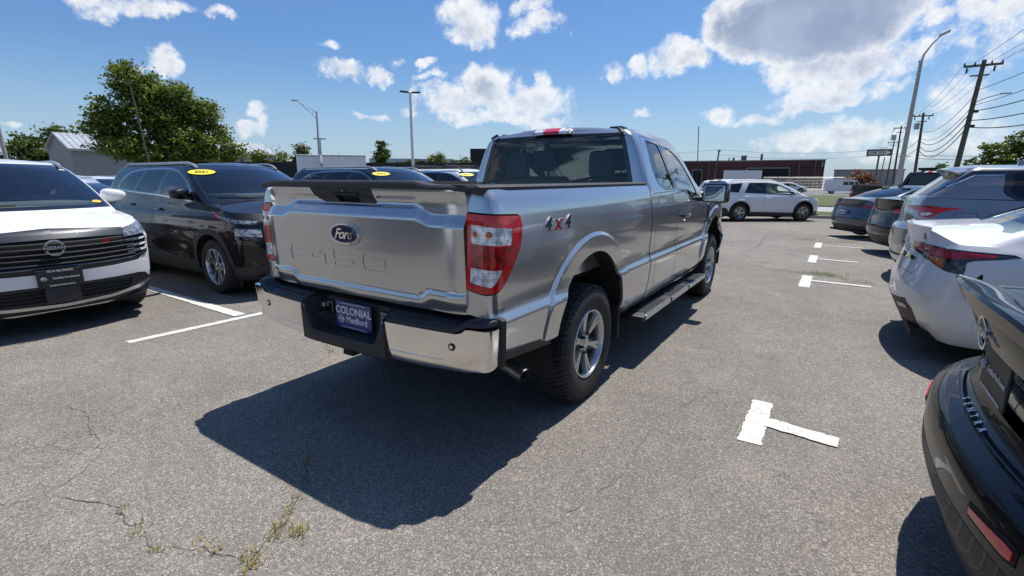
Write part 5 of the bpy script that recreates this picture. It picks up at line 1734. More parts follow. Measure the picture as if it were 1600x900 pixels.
def asphalt_mat():
    m, t, b = new_mat('worn_asphalt')
    tc = t.node('ShaderNodeTexCoord').outputs['Object']
    v = t.node('ShaderNodeTexVoronoi'); v.inputs['Scale'].default_value = 170; t.link(tc, v.inputs['Vector'])
    sc_ = t.node('ShaderNodeSeparateColor'); t.link(v.outputs['Color'], sc_.inputs[0])
    v2 = t.node('ShaderNodeTexVoronoi'); v2.inputs['Scale'].default_value = 80; t.link(tc, v2.inputs['Vector'])
    s2 = t.node('ShaderNodeSeparateColor'); t.link(v2.outputs['Color'], s2.inputs[0])
    stone = t.ramp(sc_.outputs[0], [(0, (.105, .100, .095)), (.35, (.19, .18, .166)), (.65, (.275, .26, .238)), (.88, (.37, .35, .318)), (.97, (.54, .51, .46)), (1, (.66, .63, .56))])
    big = t.ramp(s2.outputs[1], [(0, (.14, .133, .124)), (.60, (.225, .213, .196)), (.90, (.32, .30, .272)), (1, (.58, .55, .49))])
    c = t.mix(.36, stone, big)
    # binder between the stones
    edge = t.smooth(v.outputs['Distance'], .25, .75)
    c = t.mix(t.math('MULTIPLY', edge, .55), c, (.10, .096, .09, 1))
    # large, uneven wear
    n = t.noise(tc, .35, 5, .6); n3 = t.noise(tc, 2.6, 5, .65)
    w = t.math('ADD', t.math('MULTIPLY', t.math('SUBTRACT', n, .5), .95), t.math('ADD', 1.0, t.math('MULTIPLY', t.math('SUBTRACT', n3, .5), .42)))
    c = t.mix(1.0, c, t.node_val(w), 'MULTIPLY')
    # warm sandy dust patches
    c = t.mix(t.math('MULTIPLY', t.smooth(n3, .52, .80), .22), c, (.36, .33, .28, 1))
    # dark stains
    n4 = t.noise(tc, .9, 3, .5)
    c = t.mix(t.math('MULTIPLY', t.smooth(n4, .66, .78), .42), c, (.085, .083, .082, 1))
    # hairline cracks: borders of large warped cells, broken up
    wp = t.noise(tc, 1.3, 5, .65, out=1)
    vv = t.vmath('ADD', tc, t.vmath('SCALE', t.vmath('SUBTRACT', wp, (.5, .5, .5)), 1.1))
    ve = t.node('ShaderNodeTexVoronoi', feature='DISTANCE_TO_EDGE'); ve.inputs['Scale'].default_value = .36; t.link(vv, ve.inputs['Vector'])
    cw = t.math('MULTIPLY', t.smooth(t.noise(tc, .5, 2), .44, .60), .0035)
    cr = t.math('SUBTRACT', 1.0, t.math('SMOOTH_MIN', 1.0, t.math('DIVIDE', ve.outputs['Distance'], t.math('ADD', cw, .0006)), .3))
    cr = t.math('MAXIMUM', t.math('MULTIPLY', cr, .35), 0.0)
    ve2 = t.node('ShaderNodeTexVoronoi', feature='DISTANCE_TO_EDGE'); ve2.inputs['Scale'].default_value = 1.5; t.link(vv, ve2.inputs['Vector'])
    alig = t.math('MULTIPLY', t.smooth(t.noise(tc, .28, 2), .60, .70), t.math('SUBTRACT', 1.0, t.smooth(ve2.outputs['Distance'], .0, .012)))
    cr = t.math('MAXIMUM', cr, t.math('MULTIPLY', alig, .25))
    c = t.mix(cr, c, (.06, .056, .052, 1))
    # oil drips and small tar spots
    vo = t.node('ShaderNodeTexVoronoi'); vo.inputs['Scale'].default_value = 1.15; t.link(vv, vo.inputs['Vector'])
    so = t.node('ShaderNodeSeparateColor'); t.link(vo.outputs['Color'], so.inputs[0])
    spot = t.math('MULTIPLY', t.math('SUBTRACT', 1.0, t.smooth(t.math('ADD', vo.outputs['Distance'], t.math('MULTIPLY', t.math('SUBTRACT', n3, .5), .25)), .06, .14)), t.math('GREATER_THAN', so.outputs[0], .66))
    c = t.mix(t.math('MULTIPLY', spot, .38), c, (.06, .056, .052, 1))
    c = t.mix(1.0, c, (1.03, 1.0, .945, 1), 'MULTIPLY')
    t.link(c, b.inputs['Base Color'])
    b.inputs['Roughness'].default_value = .88
    b.inputs['Specular IOR Level'].default_value = .35
    hgt = t.math('ADD', t.math('MULTIPLY', t.math('SUBTRACT', 1.0, v.outputs['Distance']), .6), t.math('MULTIPLY', sc_.outputs[1], .5))
    hgt = t.math('SUBTRACT', hgt, t.math('MULTIPLY', cr, 2.0))
    bn = t.node('ShaderNodeBump'); bn.inputs['Strength'].default_value = .85; bn.inputs['Distance'].default_value = .0045
    t.link(hgt, bn.inputs['Height']); t.link(bn.outputs[0], b.inputs['Normal'])
    MATS['worn_asphalt'] = m
    return m
def _nv(s, v):
    cb = s.node('ShaderNodeCombineColor')
    for i in range(3): s.link(v, cb.inputs[i])
    return cb.outputs[0]
NT.node_val = _nv
M_ASPH = asphalt_mat()

def paint_line_mat():
    m, t, b = new_mat('line_paint')
    tc = t.node('ShaderNodeTexCoord').outputs['Object']
    v = t.node('ShaderNodeTexVoronoi'); v.inputs['Scale'].default_value = 105; t.link(tc, v.inputs['Vector'])
    s = t.node('ShaderNodeSeparateColor'); t.link(v.outputs['Color'], s.inputs[0])
    n = t.noise(tc, 9, 6, .7)
    wear = t.smooth(t.math('ADD', s.outputs[0], t.math('MULTIPLY', t.math('SUBTRACT', n, .5), 1.9)), .95, 1.15)
    n2 = t.noise(tc, 30, 4)
    c = t.mix(n2, (.54, .53, .49, 1), (.63, .62, .585, 1))
    t.link(t.mix(wear, c, (.30, .29, .27, 1)), b.inputs['Base Color'])
    b.inputs['Roughness'].default_value = .7
    bn = t.node('ShaderNodeBump'); bn.inputs['Strength'].default_value = .5; bn.inputs['Distance'].default_value = .003
    t.link(v.outputs['Distance'], bn.inputs['Height']); t.link(bn.outputs[0], b.inputs['Normal'])
    return m
M_LINE = paint_line_mat()

def grass_mat():
    m, t, b = new_mat('dry_grass')
    tc = t.node('ShaderNodeTexCoord').outputs['Object']
    n = t.noise(tc, .6, 5, .6); n2 = t.noise(tc, 14, 5, .7)
    c = t.ramp(n, [(.35, (.055, .085, .022)), (.5, (.10, .12, .035)), (.66, (.19, .165, .075))])
    c = t.mix(t.math('MULTIPLY', n2, .6), c, (.05, .07, .02, 1))
    t.link(c, b.inputs['Base Color']); b.inputs['Roughness'].default_value = .95
    bn = t.node('ShaderNodeBump'); bn.inputs['Strength'].default_value = .9; bn.inputs['Distance'].default_value = .06
    t.link(n2, bn.inputs['Height']); t.link(bn.outputs[0], b.inputs['Normal'])
    return m
M_GRASS = grass_mat()
M_CONC = mat('concrete', (.34, .33, .31), .85, noise=.15, nscale=3, bump=.4, bscale=60)
M_ROAD = mat('road_asphalt', (.15, .15, .148), .85, noise=.12, nscale=1.2, bump=.4, bscale=90)

# ground: one sheet to the horizon
def ground_sheet():
    rs = [0, .5] + list(np.linspace(1, 12, 12)) + list(np.linspace(13, 40, 28)) + [45, 50, 60, 70, 80, 91, 110, 150, 220, 400, 800, 2400]
    n = 96; V = [(0, 0, 0)]; F = []
    for r in rs[1:]:
        for k in range(n):
            a = 2 * math.pi * k / n; x, y = r * math.cos(a), r * math.sin(a)
            V.append((x, y, float(gz(x, y))))
    for k in range(n): F.append((0, 1 + k, 1 + (k + 1) % n))
    for i in range(len(rs) - 2):
        b = 1 + i * n
        for k in range(n): F.append((b + k, b + n + k, b + n + (k + 1) % n, b + (k + 1) % n))
    return struct(mesh_obj('parking_lot', V, F, M_ASPH))
ground_sheet()

def strip(name, poly4, m, dz, nx=24, ny=8, kerb=None):
    """quad sheet draped on the terrain: poly4 = 4 corners"""
    P = [Vector((*p, 0)) for p in poly4]
    V = []; F = []
    for j in range(ny + 1):
        for i in range(nx + 1):
            a = P[0].lerp(P[1], i / nx); b = P[3].lerp(P[2], i / nx); p = a.lerp(b, j / ny)
            V.append((p.x, p.y, float(gz(p.x, p.y)) + dz))
    for j in range(ny):
        for i in range(nx):
            k = j * (nx + 1) + i
            F.append((k, k + 1, k + nx + 2, k + nx + 1))
    return struct(mesh_obj(name, V, F, m))

def line(name, pts, w, dz=.004, n=20, ragged=.007):
    """painted stripe as a thin draped sheet with slightly ragged edges"""
    a = Vector((*pts[0], 0)); b = Vector((*pts[1], 0)); d = (b - a).normalized(); nn = Vector((-d.y, d.x, 0))
    L_ = (b - a).length; n = max(3, int(L_ / .03)); n = min(n, 120)
    V = []; F = []
    for i in range(n + 1):
        p = a.lerp(b, i / n)
        for s_ in (-1, 1):
            q = p + nn * s_ * (w / 2 + random.uniform(-ragged, ragged)) + d * random.uniform(-.004, .004)
            V.append((q.x, q.y, float(gz(q.x, q.y)) + dz))
    for i in range(n): F.append((i * 2, i * 2 + 2, i * 2 + 3, i * 2 + 1))
    return struct(mesh_obj(name, V, F, M_LINE))

for (y0, y1, y2, xa, xb) in ((2.90, 3.54, 3.205, -.262, .17), (7.88, 8.86, 8.42, -.26, .53), (10.34, 11.40, 10.84, -.27, .43), (12.95, 14.30, 13.56, -.27, .60)):
    line('bay_marking', ((xa, y0), (xa, y1)), .125 if y0 < 4 else .14, .004)
    line('bay_marking', ((xa + .06, y2 + .02), (xb, y2 - .03)), .13 if y0 < 4 else .10, .008)
line('bay_marking', ((-.12, 16.2), (1.2, 16.1)), .12)
# left side: long edge stripe and the bay divider
line('bay_marking', ((-5.345, 1.64), (-5.27, 3.02)), .10, .004)
line('bay_marking', ((-5.38, 2.70), (-10.4, 2.78)), .13, .008)
line('bay_marking', ((-5.36, 5.20), (-10.4, 5.28)), .13, .008)
line('bay_marking', ((-5.30, 4.9), (-5.25, 5.6)), .10, .004)

# verge, path, verge, road beyond the lot
XL, XR = -90, 70
def sk(x): return .10 * (x + .14)
def band(name, ya, yb, m, dz, x0=XL, x1=XR, ny=6): return strip(name, ((x0, ya + sk(x0)), (x1, ya + sk(x1)), (x1, yb + sk(x1)), (x0, yb + sk(x0))), m, dz, 60, ny)
XK = -5.5
band('verge', 25.9, 30.3, M_GRASS, .10, XK)
band('side_road', 30.5, 38.4, M_CONC, .02, XK - 30)
band('verge', 38.8, 72, M_GRASS, .12, XK - 30)
band('road', 73, 118, M_ROAD, .03, -160, 120)
def kerb(name, y, x0, x1, h=.13, w=.16):
    q = MB(); n = 30
    V = []; F = []
    for i in range(n + 1):
        x = x0 + (x1 - x0) * i / n; yy = y + sk(x); z = float(gz(x, yy))
        V += [(x, yy, z - .05), (x, yy, z + h), (x, yy + w, z + h), (x, yy + w, z - .05)]
    for i in range(n):
        for k in range(3): F.append((i * 4 + k, (i + 1) * 4 + k, (i + 1) * 4 + k + 1, i * 4 + k + 1))
    F += [(0, 1, 2, 3), (n * 4 + 3, n * 4 + 2, n * 4 + 1, n * 4)]
    q.add(V, F); return struct(q.build(name, M_CONC))
kerb('kerb', 25.72, XK, 60); kerb('kerb', 30.3, XK - 10, 60, .1); kerb('kerb', 38.5, XK - 30, 60)

# ------------------------------------------------------------------ cracks (named as real gaps with weeds growing in them)
def crack(pts, w=.010, seed=1):
    r_ = random.Random(seed)
    P = [Vector((*p, 0)) for p in pts]; Q = []
    for i in range(len(P) - 1):
        n = max(2, int((P[i + 1] - P[i]).length / .035))
        for j in range(n): Q.append(P[i].lerp(P[i + 1], j / n) + Vector((r_.uniform(-.014, .014), r_.uniform(-.014, .014), 0)))
    Q.append(P[-1]); V = []; F = []
    for i, p in enumerate(Q):
        d = (Q[min(i + 1, len(Q) - 1)] - Q[max(i - 1, 0)]).normalized(); nn = Vector((-d.y, d.x, 0))
        ww = w * .55 * r_.uniform(.1, 1.0) * min(1, i / 3 + .1, (len(Q) - 1 - i) / 3 + .1)
        for s_ in (-.5, .5):
            q = p + nn * s_ * ww; V.append((q.x, q.y, float(gz(q.x, q.y)) + .0025))
    for i in range(len(Q) - 1): F.append((i * 2, i * 2 + 2, i * 2 + 3, i * 2 + 1))
    return struct(mesh_obj('asphalt_crack', V, F, M_CRACK))
M_CRACK = mat('crack_dirt', (.085, .075, .06), .95, noise=.5, nscale=60)
def leafmat(name, c, var=.35):
    m, t, b = new_mat(name)
    ge = t.node('ShaderNodeNewGeometry')
    oi = t.noise(t.node('ShaderNodeTexCoord').outputs['Object'], .9, 3)
    rnd = t.math('ADD', t.math('MULTIPLY', ge.outputs['Random Per Island'], .6), t.math('MULTIPLY', oi, .5))
    c0 = tuple(q * (1 - var) for q in c) + (1,); c1 = (c[0] * (1 + var * 1.5), c[1] * (1 + var), c[2] * (1 + var * .4), 1)
    cc = t.mix(t.smooth(rnd, .2, .9), c0, c1)
    t.link(cc, b.inputs['Base Color']); b.inputs['Roughness'].default_value = .55
    tr = t.node('ShaderNodeBsdfTranslucent'); t.link(t.mix(.5, cc, (c[0] * 1.8, c[1] * 1.6, c[2] * .6, 1)), tr.inputs[0])
    mx = t.node('ShaderNodeMixShader'); mx.inputs[0].default_value = .32
    t.link(b.outputs[0], mx.inputs[1]); t.link(tr.outputs[0], mx.inputs[2]); t.link(mx.outputs[0], t.n['Material Output'].inputs[0])
    MATS[name] = m; return m
M_WEED = leafmat('weed_grass', (.27, .24, .07), .5)
M_WEEDG = leafmat('green_weed', (.12, .18, .04), .4)

def tuft(cx, cy, n, spread, hgt, seed, m=None):
    r_ = random.Random(seed); V = []; F = []
    for k in range(n):
        x = cx + r_.gauss(0, spread); y = cy + r_.gauss(0, spread); a = r_.uniform(0, 6.28); l = hgt * r_.uniform(.4, 1.2); out = r_.uniform(.3, 1.3) * l
        z = float(gz(x, y)); w = .0022
        dx, dy = math.cos(a), math.sin(a)
        b = len(V)
        V += [(x - dy * w, y + dx * w, z), (x + dy * w, y - dx * w, z), (x + dx * out * .5 + dy * w * .8, y + dy * out * .5 - dx * w * .8, z + l * .75), (x + dx * out * .5 - dy * w * .8, y + dy * out * .5 + dx * w * .8, z + l * .75), (x + dx * out, y + dy * out, z + l * .8)]
        F += [(b, b + 1, b + 2, b + 3), (b + 3, b + 2, b + 4)]
    return V, F
def weeds(name, pts, label, seed, m):
    V = []; F = []
    for i, (x, y, n, sp, h_) in enumerate(pts):
        v, f = tuft(x, y, n, sp, h_, seed + i); b = len(V); V += v; F += [tuple(q + b for q in g) for g in f]
    o = stuff(mesh_obj(name, V, F, m)); tag(o, label, 'weeds'); return o

crack([(-2.71, 2.42), (-2.65, 2.18), (-2.62, 1.83), (-2.41, 1.5), (-2.26, 1.4), (-2.05, 1.23), (-1.92, 1.08), (-1.86, .95), (-1.78, .81), (-1.70, .70)], .014, 1)
crack([(-3.9, .10), (-3.4, .28), (-3.07, .37), (-3.01, .50), (-2.83, .59), (-2.65, .65), (-2.4, .64), (-2.18, .63), (-2.02, .75), (-1.92, .78), (-1.78, .81)], .012, 2)
crack([(-3.01, .50), (-3.09, .64), (-3.27, .8), (-3.6, .85), (-4.0, .92), (-4.3, .80)], .008, 3)
crack([(-1.4, 9.6), (-.61, 9.16), (-.27, 9.08), (.06, 9.0), (.35, 8.76), (.67, 8.6)], .03, 4)
crack([(-2.2, 14.2), (-.78, 14.76), (-.14, 14.6), (.33, 14.93)], .04, 5)
crack([(-1.65, 16.5), (-1.59, 15.2), (-1.4, 12.4), (-1.52, 10.96), (-1.2, 10)], .03, 6)
crack([(-4.3, 2.9), (-3.91, 2.76), (-3.7, 2.6), (-3.5, 2.45), (-3.35, 2.1)], .010, 7)
crack([(.0, 4.9), (-.5, 5.2), (-1.1, 5.0), (-1.6, 5.6)], .008, 8)
crack([(-.9, 1.6), (-.75, 2.2), (-.8, 2.9), (-.55, 3.6)], .006, 9)
weeds('crack_weeds', [(-2.21, 1.35, 14, 0.022, 0.031), (-2.08, 1.25, 12, 0.019, 0.025), (-1.99, 1.15, 14, 0.017, 0.031), (-1.93, 1.07, 16, 0.017, 0.031), (-1.88, 1.0, 22, 0.019, 0.034), (-1.84, .95, 18, 0.018, 0.031)], 'yellow green grass sprouting from the crack at the edge of the truck shadow', 11, M_WEED)
weeds('crack_weeds', [(-1.77, 1.01, 38, 0.026, 0.037)], 'loose straw-coloured tuft just right of the long crack', 31, M_WEED)
weeds('crack_weeds', [(-1.82, .83, 22, 0.021, 0.025), (-1.76, .81, 33, 0.022, 0.028), (-1.71, .74, 27, 0.019, 0.028)], 'dry grass clump where the two cracks meet at the bottom', 41, M_WEED)
weeds('crack_weeds', [(-2.03, .75, 16, 0.022, 0.022), (-1.96, .77, 14, 0.015, 0.022), (-2.15, .64, 14, 0.017, 0.022)], 'small dry sprouts left of the bottom clump', 51, M_WEED)
weeds('crack_weeds', [(-2.34, .63, 16, 0.022, 0.022), (-2.42, .67, 11, 0.015, 0.019), (-2.6, .66, 16, 0.026, 0.019)], 'sparse sprouts along the left crack', 61, M_WEED)
weeds('crack_weeds', [(-.09, 9.10, 90, .10, .07), (.08, 9.02, 80, .10, .07), (-.4, 9.1, 30, .12, .05), (.4, 8.75, 40, .10, .05)], 'green weeds in the crack beyond the second bay marking', 71, M_WEEDG)
weeds('crack_weeds', [(-.58, 14.9, 60, .12, .08), (-.09, 14.55, 40, .10, .06), (.29, 14.89, 60, .10, .08)], 'weeds in the far crack beside the dark sedan shadow', 81, M_WEEDG)
weeds('crack_weeds', [(-4.16, 2.78, 22, 0.045, 0.019), (-3.91, 2.76, 22, 0.045, 0.025), (-3.70, 2.58, 19, 0.030, 0.025), (-3.55, 2.53, 14, 0.022, 0.025)], 'dry grass below the left end of the truck bumper', 91, M_WEED)
rv = random.Random(5)
weeds('verge_grass', [(rv.uniform(-5.2, 6), 26.1 + rv.random() * 3.8 + .1, 10, .25, .13) for _ in range(260)], 'tufts of grass on the near verge behind the white crossover', 101, M_WEEDG)

# ------------------------------------------------------------------ trees
def quads_mesh(name, V, m, parent=None):
    """V: (n, 4, 3) array of quads"""
    n = len(V); me = bpy.data.meshes.new(name)
    me.vertices.add(n * 4); me.vertices.foreach_set('co', V.reshape(-1).astype(np.float32))
    me.loops.add(n * 4); me.loops.foreach_set('vertex_index', np.arange(n * 4, dtype=np.int32))
    me.polygons.add(n); me.polygons.foreach_set('loop_start', np.arange(0, n * 4, 4, dtype=np.int32))
    me.update(calc_edges=True); me.materials.append(m)
    o = bpy.data.objects.new(name, me); col.objects.link(o)
    if parent: o.parent = parent
    return o

def leaf_cloud(lobes, n, size, seed, clump=.45, per=36):
    g = np.random.default_rng(seed)
    vol = np.array([l[3] * l[4] * l[5] for l in lobes]) ** .75
    nc = max(3, n // per)
    pick = g.choice(len(lobes), nc, p=vol / vol.sum())
    d = g.normal(size=(nc, 3)); d /= np.linalg.norm(d, axis=1, keepdims=True)
    rad = g.random(nc) ** .42
    rad = np.where(g.random(nc) < .16, rad * 1.13, rad)
    Lb = np.array(lobes)[pick]
    C = Lb[:, :3] + d * rad[:, None] * Lb[:, 3:6]
    k = g.integers(0, nc, n)
    sz = clump * (.6 + .8 * g.random(nc))
    off = g.normal(size=(n, 3)) * sz[k][:, None] * np.array([.8, .8, .42])
    P = C[k] + off
    a = g.normal(size=(n, 3)); a[:, 2] *= .5; a /= np.linalg.norm(a, axis=1, keepdims=True)
    nn = g.normal(size=(n, 3)) * .8 + np.array([0, 0, .9]); nn /= np.linalg.norm(nn, axis=1, keepdims=True)
    b = np.cross(nn, a); b /= np.maximum(np.linalg.norm(b, axis=1, keepdims=True), 1e-6)
    a = np.cross(b, nn)
    s = size * (.55 + .9 * g.random(n))[:, None]
    V = np.stack([P - a * s * .5, P + b * s * .32 - a * s * .05, P + a * s * .5, P - b * s * .32 - a * s * .05], 1)
    return V, C

def limb(q, a, b, r0, r1, seed, wob=.12, n=6):
    g = random.Random(seed); a = Vector(a); b = Vector(b); L_ = (b - a).length
    pts = [a.lerp(b, i / n) + (Vector((g.gauss(0, 1), g.gauss(0, 1), g.gauss(0, .5))) * wob * L_ * .12 if 0 < i < n else Vector()) + Vector((0, 0, 1)) * (math.sin(math.pi * i / n) * L_ * .05) for i in range(n + 1)]
    q.tube(pts, r0, 7, r1=r1)
    return pts

def tree(name, label, base, lobes, n, size, seed, m, trunk=.3, group=None, clump=.45, cat='tree', th=None):
    x, y = base; z = float(gz(x, y))
    root = thing(name, label, cat, (x, y, z), 0, group)
    L = [(l[0], l[1], l[2] - z, l[3], l[4], l[5]) for l in lobes]
    V, C = leaf_cloud(L, n, size, seed, clump)
    quads_mesh('crown', V, m, root)
    q = MB(); cz = sum(l[2] for l in L) / len(L); low_ = min(l[2] - l[5] for l in L)
    th = th or max(.8, low_ + .5)
    cx = sum(l[0] for l in L) / len(L) * .3; cy = sum(l[1] for l in L) / len(L) * .3
    q.tube([(0, 0, -.1), (cx * .2, cy * .2, th * .3), (cx, cy, th)], [trunk * 1.25, trunk, trunk * .85], 10)
    g = random.Random(seed)
    for i, l in enumerate(L):
        pts = limb(q, (cx, cy, th * .92), (l[0], l[1], l[2]), trunk * .5, trunk * .12, seed + i, .5)
        for j in range(4):
            e = Vector((l[0] + g.uniform(-.8, .8) * l[3], l[1] + g.uniform(-.8, .8) * l[4], l[2] + g.uniform(-.4, .8) * l[5]))
            limb(q, pts[3 + (j % 3)], e, trunk * .16, trunk * .03, seed + 31 * i + j, .5, 4)
    q.build('trunk', M_BARK, root, smooth='auto')
    return root
M_BARK = mat('tree_bark', (.085, .068, .052), .9, noise=.35, nscale=8, bump=.8, bscale=30)
M_LEAF = leafmat('maple_leaves', (.125, .185, .034), .5)
M_LEAF2 = leafmat('dark_leaves', (.070, .105, .024), .4)
M_LEAF3 = leafmat('conifer_needles', (.085, .14, .03), .35)
M_LEAFR = leafmat('copper_leaves', (.16, .085, .045), .4)

# big spreading maple: lobes laid out across the view
ev = np.array([.385, .923]); dv_ = np.array([-.923, .385])
def LB(t, z, rt, rz, d=0, rd=None):
    rd = rd or rt; c = ev * t + dv_ * d
    return (float(c[0]), float(c[1]), z, rt * .9 + .0, rt * .95, rz)
big = [LB(-1.7, 8.5, 1.5, 1.1), LB(-1.0, 7.6, 1.9, 1.3, .8), LB(-3.0, 6.3, 1.5, 1.1), LB(-3.3, 4.9, 1.7, 1.1, .3), LB(-2.4, 3.7, 2.2, 1.0), LB(.7, 7.6, 1.5, 1.1, -.6), LB(1.2, 6.3, 1.8, 1.3, .5), LB(-.4, 5.8, 2.1, 1.6),
       LB(2.7, 6.5, 1.3, 1.0), LB(3.0, 5.0, 1.5, 1.2, .4), LB(1.2, 4.2, 2.2, 1.3, -.5), LB(4.3, 3.5, 1.0, .85), LB(2.7, 3.1, 1.8, .8), LB(-.3, 3.2, 2.6, .9), LB(-4.2, 5.3, .9, .5), LB(-1.9, 9.3, .9, .6)]
tree('maple_tree', 'large spreading green maple standing alone behind the black crossover', (-44.4, 18.4), big, 46000, .22, 21, M_LEAF, .36, clump=.33)
# woods at the far left
for i, (px_, py_, zt_, rr_, m_, lb) in enumerate([(-96, 8, 6.2, 4.6, M_LEAF2, 'low dark tree at the far left edge behind the white SUV roof'), (-95, 15.5, 6.2, 4.2, M_LEAF, 'rounded green tree second from the left edge'), (-92.5, 21, 7.1, 3.9, M_LEAF2, 'dark tree left of the grey barn'),
                                             (-91.5, 24.5, 8.6, 3.9, M_LEAF2, 'tallest dark tree behind the peak of the grey barn'), (-91, 28.5, 8.0, 3.8, M_LEAF, 'tree crown rising over the barn roof'), (-92, 33, 7.2, 3.6, M_LEAF, 'green tree between the barn and the big maple')]):
    L = [(0, 0, zt_ - 2.4, rr_ * .75, rr_ * .75, 2.2), (1.2, -1.8, zt_ - 4, rr_ * .8, rr_ * .7, 2.3), (.5, 2.0, zt_ - 4.2, rr_ * .8, rr_ * .7, 2.3), (0, .3, zt_ - 1.3, rr_ * .5, rr_ * .5, 1.1), (1, 0, 1.5, rr_, rr_, 1.6)]
    tree('deciduous_tree', lb, (px_, py_), L, 6500, .42, 200 + i, m_, .3, 'trees beyond the barns', clump=.55)
for i, (x, y, zt_, w_, m_, lb) in enumerate([(-51.9, 30.1, 4.3, 1.5, M_LEAF, 'bushy tree right of the big maple'), (-50.6, 32.0, 3.9, 1.2, M_LEAF, 'low bush left of the street light'), (-49.5, 33.5, 4.9, .95, M_LEAF2, 'upright dark shrub right behind the white box trailers'), (-47.5, 35.5, 3.7, 1.6, M_LEAF, 'low bush behind the box trailers'),
                                            (-53.5, 59.6, 5.3, 1.7, M_LEAF, 'small round tree right of the lot light pole'), (-50.8, 62.5, 4.9, 2.0, M_LEAF2, 'wide bush right of the round tree'), (-55.8, 57, 4.4, 1.5, M_LEAF2, 'low bush beside the conifer')]):
    L = [(0, 0, zt_ - 1.0, w_ * .7, w_ * .7, 1.0), (.2, .6, zt_ - 2.0, w_ * .85, w_ * .85, 1.1), (0, -.5, zt_ - 2.4, w_ * .9, w_ * .9, 1.2), (0, 0, .9, w_, w_, 1.0)]
    tree('bush', lb, (x, y), L, 5200, .26, 300 + i, m_, .10, 'shrubs beyond the fence', clump=.34)
L = [(0, 0, 1.2 + 1.15 * k, 1.15 * (1 - k / 3.9) + .12, 1.15 * (1 - k / 3.9) + .12, .75) for k in np.arange(0, 3.5, .5)]
tree('conifer_tree', 'small pointed light green conifer in front of the far fence', (-35.3, 32.0), [(l[0], l[1], l[2] - .2, l[3], l[4], l[5] * .6) for l in L], 6500, .20, 333, M_LEAF3, .1, clump=.2, cat='conifer')
# bare dead tree
q = MB(); g_ = random.Random(3)
for k in range(14): limb(q, (0, 0, 1.2 + k * .12), (g_.uniform(-.9, .9), g_.uniform(-.9, .9), 3.2 + g_.random() * 2.0), .035, .008, 500 + k, .6)
q.tube([(0, 0, 0), (0, 0, 3.4)], .06, 6); o = q.build('bare_tree', M_BARK); o.location = (-51.2, 31.6, 0); tag(o, 'leafless thin tree between the bushes near the street light', 'tree')
# right-hand woods
for i, (x, y, zt_, w_, m_, lb) in enumerate([(10.6, 64.5, 3.5, 1.4, M_LEAF2, 'lowest leftmost crown of the trees at the right edge'), (12.4, 65, 5.2, 1.9, M_LEAF, 'middle crown of the trees at the right edge'), (14.6, 65, 6.3, 2.3, M_LEAF2, 'tallest tree crown at the right edge behind the gunmetal SUV'), (17.8, 64, 6.6, 2.6, M_LEAF, 'tree crown cut by the right edge'), (11.9, 99, 3.9, 1.6, M_LEAF3, 'small far tree between the utility poles')]):
    L = [(0, 0, zt_ - 1.3, w_ * .8, w_ * .8, 1.3), (w_ * .3, 0, zt_ - 2.6, w_, w_ * .9, 1.5), (0, 0, 1.0, w_ * 1.05, w_, 1.6)]
    tree('deciduous_tree', lb, (x, y), L, 4500, .28, 400 + i, m_, .2, 'trees at the right edge', clump=.3)
L = [(0, 0, 1.4, 1.7, 1.7, 1.2), (1.0, .3, 1.0, 1.6, 1.4, 1.1), (-.9, 0, .9, 1.4, 1.4, 1.0)]
tree('copper_shrub', 'reddish brown shrub beside the brick building and white van', (2.4, 95.0), [(l[0], l[1], l[2] + .2, l[3], l[4], l[5]) for l in L], 3200, .24, 450, M_LEAFR, .1, clump=.25, cat='shrub')

# ------------------------------------------------------------------ poles, lights, wires
M_GALV = mat('galvanised_steel', (.42, .43, .43), .45, .7, noise=.12, nscale=6)
M_CONCP = mat('concrete_pole', (.36, .35, .32), .85, noise=.12, nscale=4)
M_WOOD = mat('utility_pole_wood', (.12, .095, .072), .9, noise=.3, nscale=5, bump=.5, bscale=40)
M_POLEW = mat('white_pole_paint', (.62, .64, .66), .4, noise=.05)
M_WIRE = mat('cable_black', (.02, .02, .022), .7)
def zat(x, y): return float(gz(x, y))
# cobra-head light on the left
r = thing('street_light', 'grey street light with a truss arm reaching left over the box trailers', 'street light', (-42.2, 30.4, zat(-42.2, 30.4)))
z0 = r.location.z
q = MB(); q.tube([(0, 0, 0), (0, 0, 4.2), (.05, .06, 8.05)], [.12, .10, .075], 10); q.build('pole', M_GALV, r, smooth='auto')
q = MB(); q.tube([(.05, .06, 7.9), (-.25, -.38, 8.35), (-.85, -1.15, 8.86)], .035, 6); q.tube([(.05, .06, 7.35), (-.35, -.5, 8.05), (-.85, -1.15, 8.82)], .03, 6)
for k in range(3): q.tube([Vector((.05, .06, 7.9)).lerp(Vector((-.85, -1.15, 8.86)), .25 * (k + 1) - .05), Vector((.05, .06, 7.35)).lerp(Vector((-.85, -1.15, 8.82)), .25 * (k + 1))], .02, 5)
q.build('arm', M_GALV, r)
q = MB(); q.bbox(-.30, .30, -.12, .12, -.05, .06, .04, Matrix.Translation((-1.02, -1.40, 8.93)) @ Matrix.Rotation(math.atan2(-.25, -.18), 4, 'Z')); q.build('lamp_head', M_GALV, r, smooth='auto')
